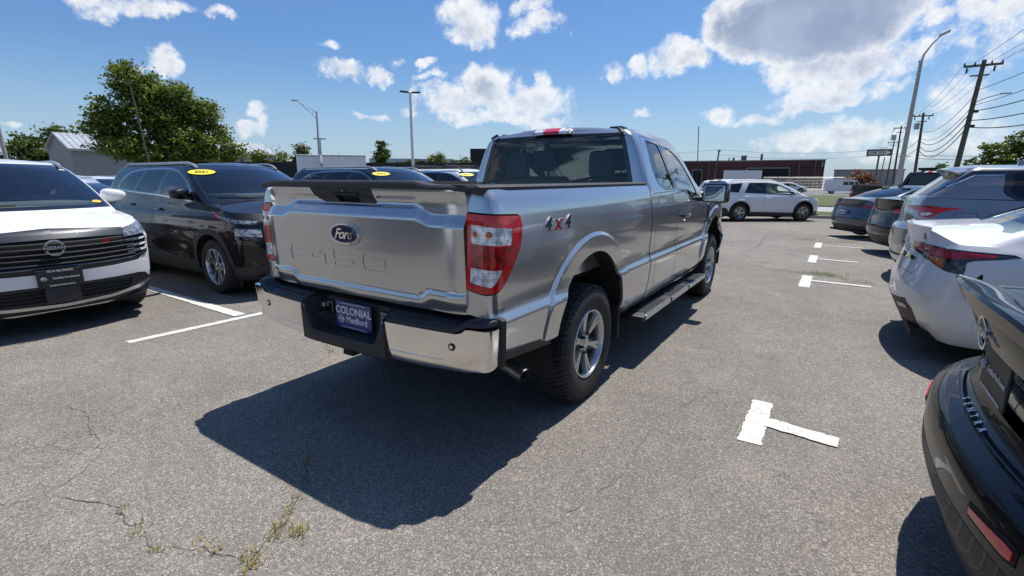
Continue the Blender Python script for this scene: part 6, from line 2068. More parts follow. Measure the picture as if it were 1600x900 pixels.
# twin-head lot light
r = thing('lot_light', 'white lot light pole with two flat lamp heads above the crossovers', 'lot light', (-25.93, 26.4, zat(-25.9, 26.4)))
q = MB(); q.tube([(0, 0, 0), (0, 0, 7.6)], [.125, .085], 12); q.build('pole', M_POLEW, r, smooth='auto')
for s_ in (-1, 1):
    q = MB(); d = Vector((.55, .83, 0)) * s_
    M0 = Matrix.Translation(Vector((0, 0, 7.66)) + d * .42) @ Matrix.Rotation(math.atan2(d.y, d.x), 4, 'Z') @ Matrix.Rotation(-.06, 4, 'Y')
    q.bbox(-.28, .28, -.16, .16, -.04, .05, .02, M0); q.tube([(0, 0, 7.6), tuple(Vector((0, 0, 7.64)) + d * .3)], .04, 6); q.build('lamp_head', M_WIRE, r)
# thin leaning poles in the maple and at the left edge
o = MB(); o.tube([(0, 0, 0), (.05, -.62, 7.6)], [.065, .045], 8); o.box(-.10, .10, -.85, -.5, 7.5, 7.60)
o = o.build('light_pole', M_WOOD, smooth=False); o.location = (-37.44, 14.5, zat(-37.4, 14)); tag(o, 'weathered leaning pole in front of the big maple', 'pole')
o = MB(); o.tube([(0, 0, 0), (0, -.12, 6.6)], [.15, .1], 8); o = o.build('light_pole', M_CONCP); o.location = (-49, 10.1, zat(-49, 10)); tag(o, 'pale leaning pole at the left edge of the photo', 'pole')
o = MB(); o.tube([(0, 0, 0), (0, 0, 16.2)], .35, 6); o.box(-1.6, 1.6, -1.6, 1.6, 15.9, 16.3); o = o.build('high_mast', M_GALV); o.location = (-161.9, 117.4, -.8); tag(o, 'far high mast light just left of the street light pole', 'light mast')
o = MB(); o.tube([(0, 0, 0), (-.3, -.05, 6.1)], .035, 6); o = o.build('whip_antenna', M_WIRE); o.location = (-10.1, 43.9, zat(-10, 44)); tag(o, 'thin dark vertical rod rising behind the pickup mirror', 'pole')
# tall street light on the right
r = thing('street_light', 'tall tapered concrete street light with single arm at the upper right', 'street light', (2.69, 36.0, zat(2.7, 36)))
q = MB(); q.tube([(0, 0, 0), (.13, 0, 7.95)], [.15, .08], 14); q.build('pole', M_CONCP, r, smooth='auto')
q = MB(); q.tube([(.13, 0, 7.9), (.20, 0, 8.35), (.48, -.06, 8.85), (.74, -.12, 9.15)], [.06, .05, .04, .03], 8)
for z in (7.35, 7.95): q.tube([(.11, 0, z), (.11, 0, z + .12)], .10, 10)
q.build('arm', M_GALV, r, smooth='auto')
q = MB(); q.bbox(-.24, .24, -.11, .11, -.05, .06, .04, Matrix.Translation((.90, -.15, 9.27)) @ Matrix.Rotation(-.45, 4, 'Y')); q.build('lamp_head', M_GALV, r, smooth='auto')
# utility poles
def upole(x, y, h, lean, arm, label, extra=None, arm2=True):
    r = thing('utility_pole', label, 'utility pole', (x, y, zat(x, y)), 0, 'utility poles along the road')
    top = Vector((lean, 0, h))
    q = MB(); q.tube([(0, 0, 0), tuple(top)], [.20, .13], 10); q.build('pole', M_WOOD, r, smooth='auto')
    def on(t_): return top * t_
    q = MB(); c = on(.965); q.box(c.x - arm, c.x + arm, -.07, .07, c.z - .06, c.z + .08); q.build('crossarm', M_WOOD, r)
    ins = []
    for dx in (-arm * .95, -arm * .42, arm * .42 if arm > 1 else 0, arm * .95):
        i_ = MB(); i_.lathe([(0, .05), (.08, .06), (.10, .03), (.18, .05), (.22, 0)], 8, axis='Z', c=(c.x + dx, 0, c.z + .06)); i_.build('insulator', M_WIRE, r, smooth='auto')
        ins.append(r.location + Vector((c.x + dx, 0, c.z + .28)))
    if arm2:
        q = MB(); c2 = on(.90); q.box(c2.x - arm * .55, c2.x + arm * .45, -.05, .05, c2.z - .04, c2.z + .05); q.build('crossarm', M_WOOD, r)
        for dx in (-.8, .6):
            i_ = MB(); i_.tube([(c.x + dx * arm, 0, c.z - .1), (c.x + dx * arm, 0, c.z - .45)], .06, 6); i_.build('cutout_fuse', M_WIRE, r)
    return r, ins, on
p1, i1, on1 = upole(6.9, 49.5, 10.15, .52, 1.05, 'nearest leaning wooden utility pole with crossarm and lamp bracket at upper right')
q = MB(); c = on1(.715); q.tube([tuple(c), tuple(c + Vector((.7, -.05, .35))), tuple(c + Vector((1.35, -.1, .5)))], .035, 6); q.build('lamp_bracket', M_GALV, p1)
q = MB(); q.bbox(-.3, .3, -.1, .1, -.04, .06, .03, Matrix.Translation(c + Vector((1.6, -.12, .53)))); q.build('lamp_head', M_GALV, p1)
for t_ in (.66, .56):
    q = MB(); c = on1(t_); q.bbox(c.x - .05, c.x + .4, -.12, .12, c.z - .1, c.z + .1, .04); q.build('splice_box', M_WIRE, p1)
p2, i2, on2 = upole(7.95, 83.6, 10.4, -.25, 1.0, 'second wooden utility pole with a grey transformer')
q = MB(); c = on2(.84); q.lathe([(0, .0), (0, .28), (.75, .28), (.8, 0)], 12, axis='Z', c=(c.x - .5, 0, c.z - .3)); q.build('transformer', M_GALV, p2, smooth='auto')
p3, i3, on3 = upole(8.6, 124.7, 12.3, -.15, 1.2, 'third utility pole partly behind the tall street light')
q = MB(); c = on3(.93); q.lathe([(0, 0), (0, .4), (1.0, .4), (1.0, 0)], 10, axis='Z', c=(c.x - .9, 0, c.z - 1.8)); q.build('transformer', M_GALV, p3)
p4, i4, on4 = upole(9.5, 158, 11.5, .3, 1.3, 'fourth utility pole left of the street light foot')
p5, i5, on5 = upole(8.3, 185, 9.5, .0, 1.2, 'far utility pole seen under the one way sign')
p6, i6, on6 = upole(14.2, 190, 9.0, .3, 1.8, 'small distant utility pole between the nearer poles', arm2=False)
p7, i7, on7 = upole(-21.84, 107.8, 7.9, .65, .35, 'leaning wooden pole in front of the brick building', arm2=False)
def wire(a, b, sag, r_, label):
    a = Vector(a); b = Vector(b); n = 26
    pts = [a.lerp(b, i / n) - Vector((0, 0, sag * 4 * (i / n) * (1 - i / n))) for i in range(n + 1)]
    q = MB(); q.tube(pts, r_, 5); o = q.build('overhead_wire', M_WIRE, smooth=True); tag(o, label, 'power line', 'overhead wires between the utility poles'); return o
# towards the camera the line passes overhead to the right
base0 = Vector((9.4, 12.0, 0))
for k, (zz, dx) in enumerate(((11.3, -.2), (10.5, .3), (9.7, 1.0))):
    wire(i1[min(k + 1, 3)], base0 + Vector((dx, 0, zz)), .5, .014, ['topmost bare wire crossing the upper right corner', 'second bare wire at the upper right', 'third bare wire leaving the crossarm end'][k])
for k, t_ in enumerate((.80, .70, .66, .60, .555)):
    wire(p1.location + on1(t_), base0 + Vector((.7, 2.0 * k, 8.3 - .7 * k)), .55 + .1 * k, .02 if k < 2 else .032, ['upper sagging cable right of the near utility pole', 'sagging cable at lamp bracket height', 'thick cable from the upper splice box', 'cable between the two splice boxes', 'lowest thick cable from the lower splice box'][k])
for k in range(4): wire(i1[k], i2[k], .7, .013, ['leftmost', 'second', 'third', 'rightmost'][k] + ' crossarm wire from the near pole to the transformer pole')
for k, t_ in enumerate((.78, .70, .66, .60, .555)): wire(p1.location + on1(t_), p2.location + on2(t_ + .02), 1.1 + .1 * k, .02 if k < 2 else .035, ['top', 'second', 'third', 'fourth', 'lowest'][k] + ' service cable sagging between the near pole and the transformer pole')
for k in (0, 3): wire(i2[k], i3[k], .7, .02, ('left' if k == 0 else 'right') + ' wire from the transformer pole to the third pole')
for k, t_ in enumerate((.7, .6)): wire(p2.location + on2(t_), p3.location + on3(t_), .9, .035, ('upper' if k == 0 else 'lower') + ' cable from the transformer pole to the third pole')
for k in (0, 3): wire(i3[k], i4[k], .7, .03, ('left' if k == 0 else 'right') + ' wire beyond the third pole')
wire(i7[0], (-60, 112, 6.8), .6, .02, 'left wire from the leaning pole by the brick building'); wire(i7[3], (6.9, 124, 7.2), .8, .02, 'right wire from the leaning pole to the third utility pole')
wire(p7.location + on7(.88), (8.2, 124, 6.2), .9, .025, 'lower cable from the leaning pole towards the third utility pole'); wire(p2.location + on2(.5), (40, 78, 4.4), .5, .025, 'cable running right from the transformer pole'); wire(p2.location + on2(.46), (40, 78, 3.7), .5, .03, 'lower cable running right from the transformer pole')
# one way sign
r = thing('one_way_sign', 'black ONE WAY arrow sign on a post', 'traffic sign', (1.72, 37.95, zat(1.7, 38)))
q = MB(); q.tube([(0, 0, 0), (.03, 0, 3.6)], .035, 6); q.tube([(.18, .03, 0), (.30, .03, 3.1)], .03, 6); q.build('post', M_WOOD, r)
q = MB(); q.bbox(-.64, .64, -.045, -.025, -.20, .20, .008, Matrix.Translation((0, 0, 3.38)) @ Matrix.Rotation(.0, 4, 'Y')); sb = q.build('sign_board', M_GLOSSBLK, r)
q = MB(); q.prism([(-.54, 3.28), (.28, 3.28), (.28, 3.22), (.56, 3.375), (.28, 3.53), (.28, 3.47), (-.54, 3.47)], -.052, -.047); q.build('arrow', M_LETW, sb)
text('sign_lettering', 'ONE WAY', M_INK, sb, (-.08, -.056, 3.375), (1, 0, 0), (0, 0, 1), .19, bold=.006, extrude=.001)
q = MB(); q.tube([(-.1, 0, 3.68), (.35, 0, 3.68)], .02, 5); q.tube([(.12, 0, 3.5), (.12, 0, 3.7)], .02, 5); q.build('bracket', M_GALV, r)

# ------------------------------------------------------------------ buildings
M_BRICK = None
def brick_mat():
    m, t, b = new_mat('dark_red_brick')
    tc = t.node('ShaderNodeTexCoord').outputs['Object']
    n = t.noise(tc, .8, 6, .7); n2 = t.noise(tc, 9, 3, .6)
    c = t.mix(n, (.060, .024, .020, 1), (.105, .045, .036, 1)); c = t.mix(t.math('MULTIPLY', n2, .5), c, (.05, .025, .022, 1))
    t.link(c, b.inputs['Base Color']); b.inputs['Roughness'].default_value = .9; return m
M_BRICK = brick_mat()
M_STONE = mat('coping_stone', (.22, .21, .19), .8)
M_DARK = mat('dark_opening', (.010, .010, .012), .9)
M_SIDING = mat('grey_metal_siding', (.27, .28, .285), .55, .2, noise=.07, nscale=1.5)
M_ROOFM = mat('pale_metal_roof', (.40, .44, .46), .45, .4, noise=.06, nscale=2)
M_TARP = mat('dark_green_screen', (.014, .020, .017), .8, noise=.3, nscale=2)
M_BOXW = mat('white_box_panel', (.70, .71, .72), .5, noise=.05, nscale=3)
rb = math.atan2(139.95 - 135.76, -3.7 + 34.18)
r = thing('brick_building', 'long low dark red brick industrial building across the road', 'building', (-3.7, 139.95, -.95), rb)
q = MB(); q.box(-44, 0, 0, 34, 0, 6.55); q.build('wall', M_BRICK, r)
q = MB(); q.box(-44.1, .1, -.12, .0, 6.55, 6.82); q.box(.0, .15, -.12, 34, 6.55, 6.82); q.build('coping', M_STONE, r)
for (xa, xb, zt_) in ((-29.3, -27.2, 4.4), (-16.6, -7.3, 4.75)):
    q = MB(); q.box(xa, xb, -.05, -.02, 0, zt_); d = q.build('door_opening', M_DARK, r)
    q = MB(); q.box(xa - .2, xa, -.10, -.0, 0, zt_ + .25); q.box(xb, xb + .2, -.10, -.0, 0, zt_ + .25); q.box(xa, xb, -.10, 0, zt_ + .0, zt_ + .25); q.build('door_frame', M_STONE, d)
q = MB(); q.box(-24, 0, -.04, -.0, 4.95, 5.05); q.build('steel_band', M_DARK, r)
for (x, w_, hh) in ((-21.1, .25, .8), (-20.0, .5, .8), (-17.6, 1.3, 1.3), (-13.5, .55, 1.6)):
    q = MB(); q.box(x - w_ / 2, x + w_ / 2, 4, 4.8, 6.5, 6.82 + hh); q.build('roof_vent', M_STONE, r)
q = MB(); q.box(-.75, -.4, -.5, -.05, 5.0, 6.3); q.build('wall_lamp', M_STONE, r)
for x in (-41, -36.5, -33): 
    q = MB(); q.box(x, x + 2.2, -.06, -.01, 3.2, 4.4); w_ = q.build('window', M_DARK, r)
    q = MB(); q.box(x - .1, x + 2.3, -.14, -.0, 3.05, 3.2); q.build('sill', M_STONE, w_)
for x in (-25.5, -5.2, -1.9):
    q = MB(); q.tube([(x, -.12, 0), (x, -.12, 6.5)], .07, 6); q.build('downpipe', M_STONE, r)
# far corner wing
r = thing('grey_shed', 'small pale grey building just right of the brick building', 'building', (2.0, 172, -.95))
q = MB(); q.box(-4, 12, 0, 12, 0, 4.6); q.build('wall', M_SIDING, r); q = MB(); q.box(-4.2, 12.2, -.2, 12, 4.6, 4.9); q.build('roof', M_STONE, r)
# chain link fence in front of it
r = thing('chain_link_fence', 'grey chain link fence with steel posts in front of the brick building', 'fence', (-14, 119.2, -.9))
for k in range(8):
    q = MB(); x = k * 2.6; q.tube([(x, x * .03, 0), (x, x * .03, 2.7)], .05, 6); q.build('fence_post', M_GALV, r)
q = MB()
for k in range(60): q.tube([(k * .31, k * .0093, 0), (k * .31 , k * .0093, 2.6)], .008, 3, cap=False)
for k in range(9): q.tube([(0, 0, .1 + k * .31), (18.4, .55, .1 + k * .31)], .010 if k < 8 else .03, 3, cap=False)
stuff(q.build('wire_mesh', M_GALV, r))
q = MB(); q.tube([(20.2, .6, 0), (20.2, .6, 2.9)], .1, 6); q.tube([(18.9, .6, 0), (18.9, .6, 3.0)], .1, 6); q.build('gate_post', M_GALV, r)
# barns
def barn(label, x0, x1, y0, y1, ze, zr, seed):
    z0 = zat((x0 + x1) / 2, (y0 + y1) / 2); xm = (x0 + x1) / 2
    r = thing('metal_barn', label, 'building', (x1, y0, z0))
    ox, oy = x1, y0
    q = MB(); q.box(x0 - ox, 0, 0, y1 - oy, 0, ze - z0)
    V = [(x0 - ox, 0, ze - z0), (0, 0, ze - z0), (xm - ox, 0, zr - z0), (x0 - ox, y1 - oy, ze - z0), (0, y1 - oy, ze - z0), (xm - ox, y1 - oy, zr - z0)]
    q.add(V, [(0, 1, 2), (3, 5, 4)]); q.build('wall', M_SIDING, r)
    q = MB()
    for (xa, s_) in ((0, 1), (x0 - ox, -1)):
        e = .35 * s_
        V = [(xa + e, -.3, ze - z0 - .12), (xa + e, y1 - oy + .3, ze - z0 - .12), (xm - ox, y1 - oy + .3, zr - z0 + .05), (xm - ox, -.3, zr - z0 + .05)]
        V += [(v[0], v[1], v[2] + .10) for v in V]
        q.add(V, [(0, 1, 2, 3), (4, 7, 6, 5), (0, 4, 5, 1), (3, 2, 6, 7), (0, 3, 7, 4), (1, 5, 6, 2)])
    rf = q.build('roof', M_ROOFM, r)
    n = int((y1 - y0) / .45)
    q = MB()
    for k in range(n + 1):
        y = -.25 + k * (y1 - y0 + .5) / n
        a = Vector((.35, y, ze - z0 - .0)); b = Vector((xm - ox, y, zr - z0 + .17)); q.tube([a, b], .028, 4)
    stuff(q.build('roof_rib', M_ROOFM, rf))
    for k in range(1, int((y1 - y0) / 3)):
        q = MB(); q.box(-.0, .03, k * 3, k * 3 + .06, 0, ze - z0); q.build('wall_seam', M_STONE, r)
    q = MB(); q.box(x0 - ox, .02, -.03, y1 - oy, .9, .94); q.build('wall_girt', M_STONE, r)
    return r
r = barn('grey metal barn with gable end, left of the big maple', -70.2, -63.6, 17.7, 23.5, 4.25, 5.75, 1)
q = MB(); q.box(-5.0, -4.6, -.25, -.03, 3.3, 3.5); q.build('wall_lamp', M_DARK, r)
q = MB(); q.box(.0, .06, 1.2, 1.9, 0, 2.1); q.build('door', M_STONE, r)
q = MB(); q.box(.34, .46, -.2, 6.0, 4.25 + .42, 4.25 + .54); q.build('gutter', M_GALV, r)
barn('long pale roofed metal shed behind the big maple trunk', -73, -66, 24.0, 40.5, 4.5, 6.1, 2)
r = thing('low_building', 'long low pale roofed building beyond the dark fence', 'building', (-83, 72, -.9)); r.rotation_euler.z = math.atan2(11.5, 12)
q = MB(); q.box(0, 17, 0, 10, 0, 5.4); q.build('wall', M_STONE, r); q = MB(); q.box(-.2, 17.2, -.2, 10, 5.4, 6.3); q.build('roof', M_ROOFM, r)
q = MB(); q.box(9, 15.5, -.25, -.2, 4.2, 5.9); q.build('red_fascia', M_BRICK, r)
r = thing('green_block_building', 'dark green box shaped building just left of the pickup cab', 'building', (-55.5, 70.8, -.9)); r.rotation_euler.z = .65
q = MB(); q.box(0, 4.5, 0, 4, 0, 7.4); q.build('tower_block', M_TARP, r); q = MB(); q.box(-3.4, 0, 0, 4, 0, 5.4); q.build('low_block', M_TARP, r)
# dark screened fence
r = thing('screen_fence', 'long black green screened fence behind the left parking rows', 'fence', (-39.3, 24.0, -.4))
pts_ = [(-46, 17.5), (-39.23, 24.03), (-33.85, 28.11), (-25.7, 33.22), (-16, 39)]
for a, b in zip(pts_[:-1], pts_[1:]):
    L_ = math.hypot(b[0] - a[0], b[1] - a[1]); n = max(1, int(L_ / 2.6))
    for k in range(n):
        p0 = (a[0] + (b[0] - a[0]) * k / n + 39.3, a[1] + (b[1] - a[1]) * k / n - 24.0); p1_ = (a[0] + (b[0] - a[0]) * (k + 1) / n + 39.3, a[1] + (b[1] - a[1]) * (k + 1) / n - 24.0)
        zt_ = 3.12 + random.uniform(-.04, .04)
        q = MB(); q.add([(p0[0], p0[1], 0), (p1_[0], p1_[1], 0), (p1_[0], p1_[1], zt_), (p0[0], p0[1], zt_), (p0[0] - .04, p0[1] + .04, 0), (p1_[0] - .04, p1_[1] + .04, 0), (p1_[0] - .04, p1_[1] + .04, zt_), (p0[0] - .04, p0[1] + .04, zt_)], [(0, 1, 2, 3), (4, 7, 6, 5), (3, 2, 6, 7)])
        q.build('fence_panel', M_TARP, r, fix=False)
        q = MB(); q.tube([(p0[0], p0[1], 0), (p0[0], p0[1], 3.2)], .05, 6); q.build('fence_post', M_WIRE, r)
# white box trailers
def boxt(label, a, b, ztop, depth):
    a = Vector((*a, 0)); b = Vector((*b, 0)); d = (b - a); L_ = d.length
    z0 = zat(a.x, a.y)
    r = thing('box_trailer', label, 'trailer', (a.x, a.y, z0), math.atan2(d.y, d.x), 'white box trailers by the fence')
    q = MB(); q.bbox(0, L_, 0, depth, .75, ztop - z0, .03); bx = q.build('cargo_box', M_BOXW, r)
    q = MB(); q.box(0, L_, -.02, 0, ztop - z0 - .14, ztop - z0 - .03); q.build('top_rail', M_GALV, bx)
    n = int(L_ / .4)
    for k in range(1, n): 
        q = MB(); q.box(k * L_ / n - .01, k * L_ / n + .01, -.008, .0, .8, ztop - z0 - .16); q.build('panel_rib', M_BOXW, bx)
    q = MB(); q.box(.2, L_ - .2, .3, depth - .3, .5, .75); q.build('trailer_frame', M_UNDER, r)
    for x in (.5, L_ - .5):
        q = MB(); q.lathe([(-.1, .2), (-.1, .42), (.1, .42), (.1, .2)], 16, axis='Y', c=(x, .25, .42)); q.build('trailer_wheel', M_TYRE, r)
boxt('left and slightly taller white box trailer by the fence', (-33.4, 22.1), (-32.35, 23.4), 3.12, 3)
boxt('right hand white box trailer with bright roof edge', (-31.3, 22.75), (-29.4, 25.1), 3.10, 4)
boxt('long white trailer in front of the brick building', (-24.0, 129.5), (-15.8, 131), 3.3, 3)

# ------------------------------------------------------------------ sedans on the right
def sedan_spec(P, **kw):
    sp = dict(w=.925, zs=SED_Z, wz=SED_W, paint=P, wb=2.825, r=.335, ar=.37, rim=.225,
              zt=[(-1.3, .99), (-.4, 1.0), (.3, 1.0), (1.5, .975), (2.2, .965), (2.9, .90), (3.4, .82), (3.9, .74)],
              cpow=4.5, yrear=.42, crown=[(-1.3, .09), (-.9, .11), (-.4, .15), (0, .12), (2.0, .0), (2.3, .10), (3.0, .085), (3.6, .04), (3.8, .03)],
              ty=[(-1.15, .955), (-.7, .985), (0, 1), (2.6, 1), (3.2, .985), (3.8, .93)],
              yr=[(.16, -.93), (.28, -1.02), (.45, -1.10), (.60, -1.105), (.80, -1.05), (.92, -1.03), (1.0, -1.035), (1.12, -1.06)],
              yf=[(.16, 3.60), (.28, 3.74), (.45, 3.80), (.65, 3.80), (.78, 3.74), (.85, 3.62)],
              bowr=(.20, 2.2), bowf=(.30, 2.2), rr=.17, rf=.26,
              cyr=[(.93, -.98), (1.0, -.85), (1.10, -.62), (1.25, -.26), (1.36, .10), (1.40, .27), (1.42, .38)],
              cyf=[(.93, 2.62), (1.0, 2.50), (1.1, 2.28), (1.25, 1.92), (1.36, 1.58), (1.40, 1.42), (1.42, 1.32)],
              cbowr=(.16, 2.2), cL=1.8, crr=.10, cbot=.955, zroof=1.405, rcrown=.045, ycowl=2.0, ydeck=-.35, h=.05,
              dlo=[(-.28, 1.06, .04), (2.0, .99, .04), (1.55, 1.22, .06), (1.2, 1.335, .1), (.5, 1.365, .1), (.1, 1.32, .1)],
              panes=[([(-.10, 1.085, .03), (.80, 1.05, .02), (.86, 1.345, .02), (.5, 1.345, .08), (.16, 1.29, .08)], M_GLASSD), ([(.90, 1.045, .02), (1.90, 1.01, .03), (1.5, 1.21, .06), (1.2, 1.31, .1), (.95, 1.34, .02)], M_GLASS)],
              ws=(.03, .03, 1.03, 1.36), rw=(.07, .07, 1.095, 1.365), rwm=M_GLASSM,
              doors=[[(.86, .30), (.84, .97), (1.9, .955), (1.98, .60), (1.9, .30)], [(.845, .30), (.825, .975), (-.05, .985), (-.02, .8), (.30, .55), (.42, .30)]],
              clad=False, mirror=(.80, 1.78, 1.07), handles=[(.72, .86), (-.02, .88)], wheel='ten', zb=.19, flare=.014, cz=.74, inter=True)
    sp.update(kw); return sp
def altima_low(l):
    LL, W0 = l.L, l.w0; c0 = -W0
    F = l.rear; S = lambda y, z: (float(l.ys(y, z)), z)
    tl = [(-.60, .968), (-.3, .966), (-.05, .962), (.38, .948), (.42, .932), (.33, .915), (.14, .888), (.10, .87), (.11, .775), (-.02, .79), (-.2, .838), (-.42, .875), (-.60, .90)]
    red = [(-.58, .956), (-.05, .950), (.28, .938), (.26, .912), (.0, .888), (-.29, .888), (-.58, .908)]
    amb = [(-.285, .880), (-.06, .880), (-.05, .81), (-.2, .848)]
    div = [(-.335, .965), (-.295, .965), (-.29, .852), (-.325, .858)]
    gate = rp([(c0, .70), F([(.52, .70)])[0], F([(.56, .80)])[0], F([(.57, .98)])[0], F([(.555, 1.2)])[0], (c0, 1.2)])
    r = [rgn('boot_gap', offset_poly([(c0, .705), F([(.53, .705)])[0], F([(.575, .80)])[0], F([(.585, .99)])[0], F([(.56, 1.10)])[0], (c0, 1.10)], .004), M_GAP, off=-.008, rim=0, sym='join', key='bg'),
         rgn('boot_face', [(c0, .705), F([(.53, .705)])[0], F([(.575, .80)])[0], F([(.585, .99)])[0], F([(.56, 1.10)])[0], (c0, 1.10)], M_CARP, rim=.01, sym='join', key='bf'),
         rgn('lamp_housing', tl, M_GLOSSBLK, off=.004, rim=.02, key='tl'),
         rgn('tail_light', red, M_REDA, off=.006, rim=.004, key='tr'),
         rgn('amber_signal', amb, M_AMBER, off=.006, rim=.004, key='ta'),
         rgn('lamp_divider', div, M_GLOSSBLK, off=.008, rim=.004, key='td'),
         rgn('chrome_strip', [(c0, .80), F([(.46, .81)])[0], F([(.46, .845)])[0], (c0, .85)], M_CHROME, off=.012, rim=.012, sym='join', key='cs'),
         rgn('rear_diffuser', [(c0, .20), (-.27, .18), (-.26, .42), (-.36, .485), (-.55, .46), (c0, .42)], M_TRIM, off=.004, rim=.012, sym='join', key='rd'),
         rgn('reflector', [(-.55, .415), (-.38, .435), (-.33, .43), (-.33, .405), (-.55, .385)], M_REDD, off=.010, rim=.006, key='rf')]
    return r
M_REDA = lens('red_lens_b', (.42, .012, .020), ribs=.35)
M_CARP = M_WHITE
root, low, cab, lo, ca, rt, hood, deck = build_car('sedan', 'white sport sedan with pointed tail light, between the black sedan and the gunmetal SUV', 'sedan', (1.62, 5.87, 0), ROT, sedan_spec(M_WHITE, low=altima_low, h=.045))
p = low(np.array([low.rear([(.50, 1.02)])[0][0]]), np.array([1.02]))[0]
text('trim_badge', 'SR', M_DCHROME, root, (p[0] - .02, p[1] - .006, 1.02), (1, .1, 0), (0, 0, 1), .07, bold=.003, extrude=.003)
p = low(np.array([low.rear([(0, .93)])[0][0]]), np.array([.93]))[0]
ring_emblem(root, (0, p[1] - .004, .93), (1, 0, 0), (0, 0, 1), .06, M_CHROME, 'NISSAN', M_CHROME)

# black sedan with a lip spoiler in the lower right corner
def sentra_low(l):
    LL, W0 = l.L, l.w0; c0 = -W0
    F = l.rear; S = lambda y, z: (float(l.ys(y, z)), z)
    bf = [(c0, .685), F([(.56, .690)])[0], F([(.66, .74)])[0], F([(.63, .90)])[0], F([(.60, 1.1)])[0], (c0, 1.1)]
    tl = [F([(.62, .93)])[0], F([(.80, .935)])[0], S(-.80, .925), S(-.60, .90), S(-.78, .83), F([(.80, .80)])[0], F([(.66, .80)])[0]]
    pk = rp([(c0, .745), F([(.28, .745, )])[0], F([(.34, .80)])[0], F([(.30, .935)])[0], (c0, .95)])
    mesh_ = rp([(c0, .40), (-.40, .40), (-.08, .42), (.04, .45), (.04, .53), (-.10, .525), (-.40, .52), (c0, .515)])
    rf = [(-.45, .585), (-.28, .60), (-.25, .598), (-.25, .572), (-.28, .565), (-.45, .565)]
    return [rgn('boot_gap', offset_poly(bf, .005), M_GAP, off=-.008, rim=0, sym='join', key='g'), rgn('boot_face', bf, M_BLACK2, rim=.01, sym='join', key='bf'),
            rgn('tail_light', tl, M_REDD, off=.004, key='tl'), rgn('plate_recess', pk, M_GLOSSBLK, off=-.028, rim=-.028, sym='join', key='pk'),
            rgn('lower_mesh', mesh_, M_MESH, off=.001, rim=.006, sym='join', key='ms'),
            rgn('reflector_surround', offset_poly(rf, .012), M_GAP, off=.002, rim=.004, key='rs'), rgn('reflector', rf, M_REDL, off=.006, rim=.006, key='rf')]
def mesh_mat():
    m, t, b = new_mat('honeycomb_mesh')
    tc = t.node('ShaderNodeTexCoord').outputs['Object']
    v = t.voronoi(tc, 75, 'DISTANCE_TO_EDGE', 0, .15)
    t.link(t.mix(t.smooth(v, .05, .16), (.05, .05, .052, 1), (.004, .004, .004, 1)), b.inputs['Base Color']); b.inputs['Roughness'].default_value = .5
    bn = t.node('ShaderNodeBump'); bn.invert = True; bn.inputs['Distance'].default_value = .006; t.link(t.smooth(v, .03, .2), bn.inputs['Height']); t.link(bn.outputs[0], b.inputs['Normal'])
    return m
M_MESH = mesh_mat()
SEN = dict(w=.91, wb=2.71, yr=[(.16, -.86), (.28, -.96), (.45, -1.03), (.60, -1.035), (.655, -1.018), (.69, -.905), (.80, -.885), (.92, -.925), (1.02, -.968), (1.12, -.985)],
           bowr=(.17, 2.4), rr=.13, zt=[(-1.3, 1.0), (-.4, 1.01), (.3, 1.01), (1.5, .985), (2.2, .97), (2.9, .90), (3.4, .82), (3.9, .74)], cpow=4, crown=[(-1.3, .085), (-.9, .085), (-.4, .10), (0, .08), (2.0, .0), (2.3, .10), (3.0, .085), (3.6, .04)])
spS = sedan_spec(M_BLACK2, low=sentra_low, h=.035, **SEN)
root, low, cab, lo, ca, rt, hood, deck = build_car('sedan', 'black sedan with lip spoiler and certified plate cropped by the lower right corner', 'sedan', (1.425, 2.18, 0), ROT, spS)
# ledge lip on the bumper
pts = []
def LP(x, z): return low(np.array([low.rear([(x, z)])[0][0]]), np.array([z]))[0]
# lip spoiler
q = MB(); V = []; F = []
n = 34
for i in range(n + 1):
    x = -.68 + 1.36 * i / n; a = abs(x) / .68
    yb = -.985 + .115 * a ** 2.3; zb_ = 1.088 - .075 * a ** 3
    lift = .045 * (1 - .9 * a ** 6)
    for (y, z) in ((yb + .13, zb_ + .002), (yb + .05, zb_ + .012 + lift * .5), (yb - .035, zb_ + .012 + lift), (yb - .045, zb_ + .002 + lift), (yb - .02, zb_ - .010), (yb + .02, zb_ - .012)): V.append((x, y, z))
for i in range(n):
    for k in range(5): F.append((i * 6 + k, i * 6 + k + 1, (i + 1) * 6 + k + 1, (i + 1) * 6 + k))
F += [tuple(range(6)), tuple(n * 6 + k for k in range(6))]
q.add(V, F); q.build('lip_spoiler', M_BLACK2, root, smooth='auto')
pe = LP(0, .985)
ring_emblem(root, (0, pe[1] - .008, .995), (1, 0, 0), (0, -.12, 1), .060, M_EMBLEM, 'NISSAN', M_EMBLEM)
# plate
y0 = LP(0, .85)[1] - .004
q = MB(); q.bbox(-.155, .155, y0 - .010, y0, .775, .925, .004); pl_ = q.build('certified_plate', M_INK, root)
text('plate_lettering', 'Certified Pre-Owned', M_LETW, pl_, (.03, y0 - .012, .855), (1, 0, 0), (0, 0, 1), .028, extrude=.0005, bold=.0005, xs=.9)
text('plate_lettering', 'www.colonialnissanmedford.com', M_LETW, pl_, (0, y0 - .012, .786), (1, 0, 0), (0, 0, 1), .019, extrude=.0005, bold=.0006)
ring_emblem(pl_, (-.118, y0 - .011, .857), (1, 0, 0), (0, 0, 1), .020, M_LETW, 'NISSAN', M_LETW, .8)
for i, ch in enumerate('SENTRA'):
    x = -.20 + i * .058
    pa = LP(abs(x), .676)
    text('model_letter', ch, M_EMBLEM, root, (x, pa[1] + .016, .686), (1, 0, 0), (0, .85, .5), .032, extrude=.001, bold=.0004, xs=1.25)
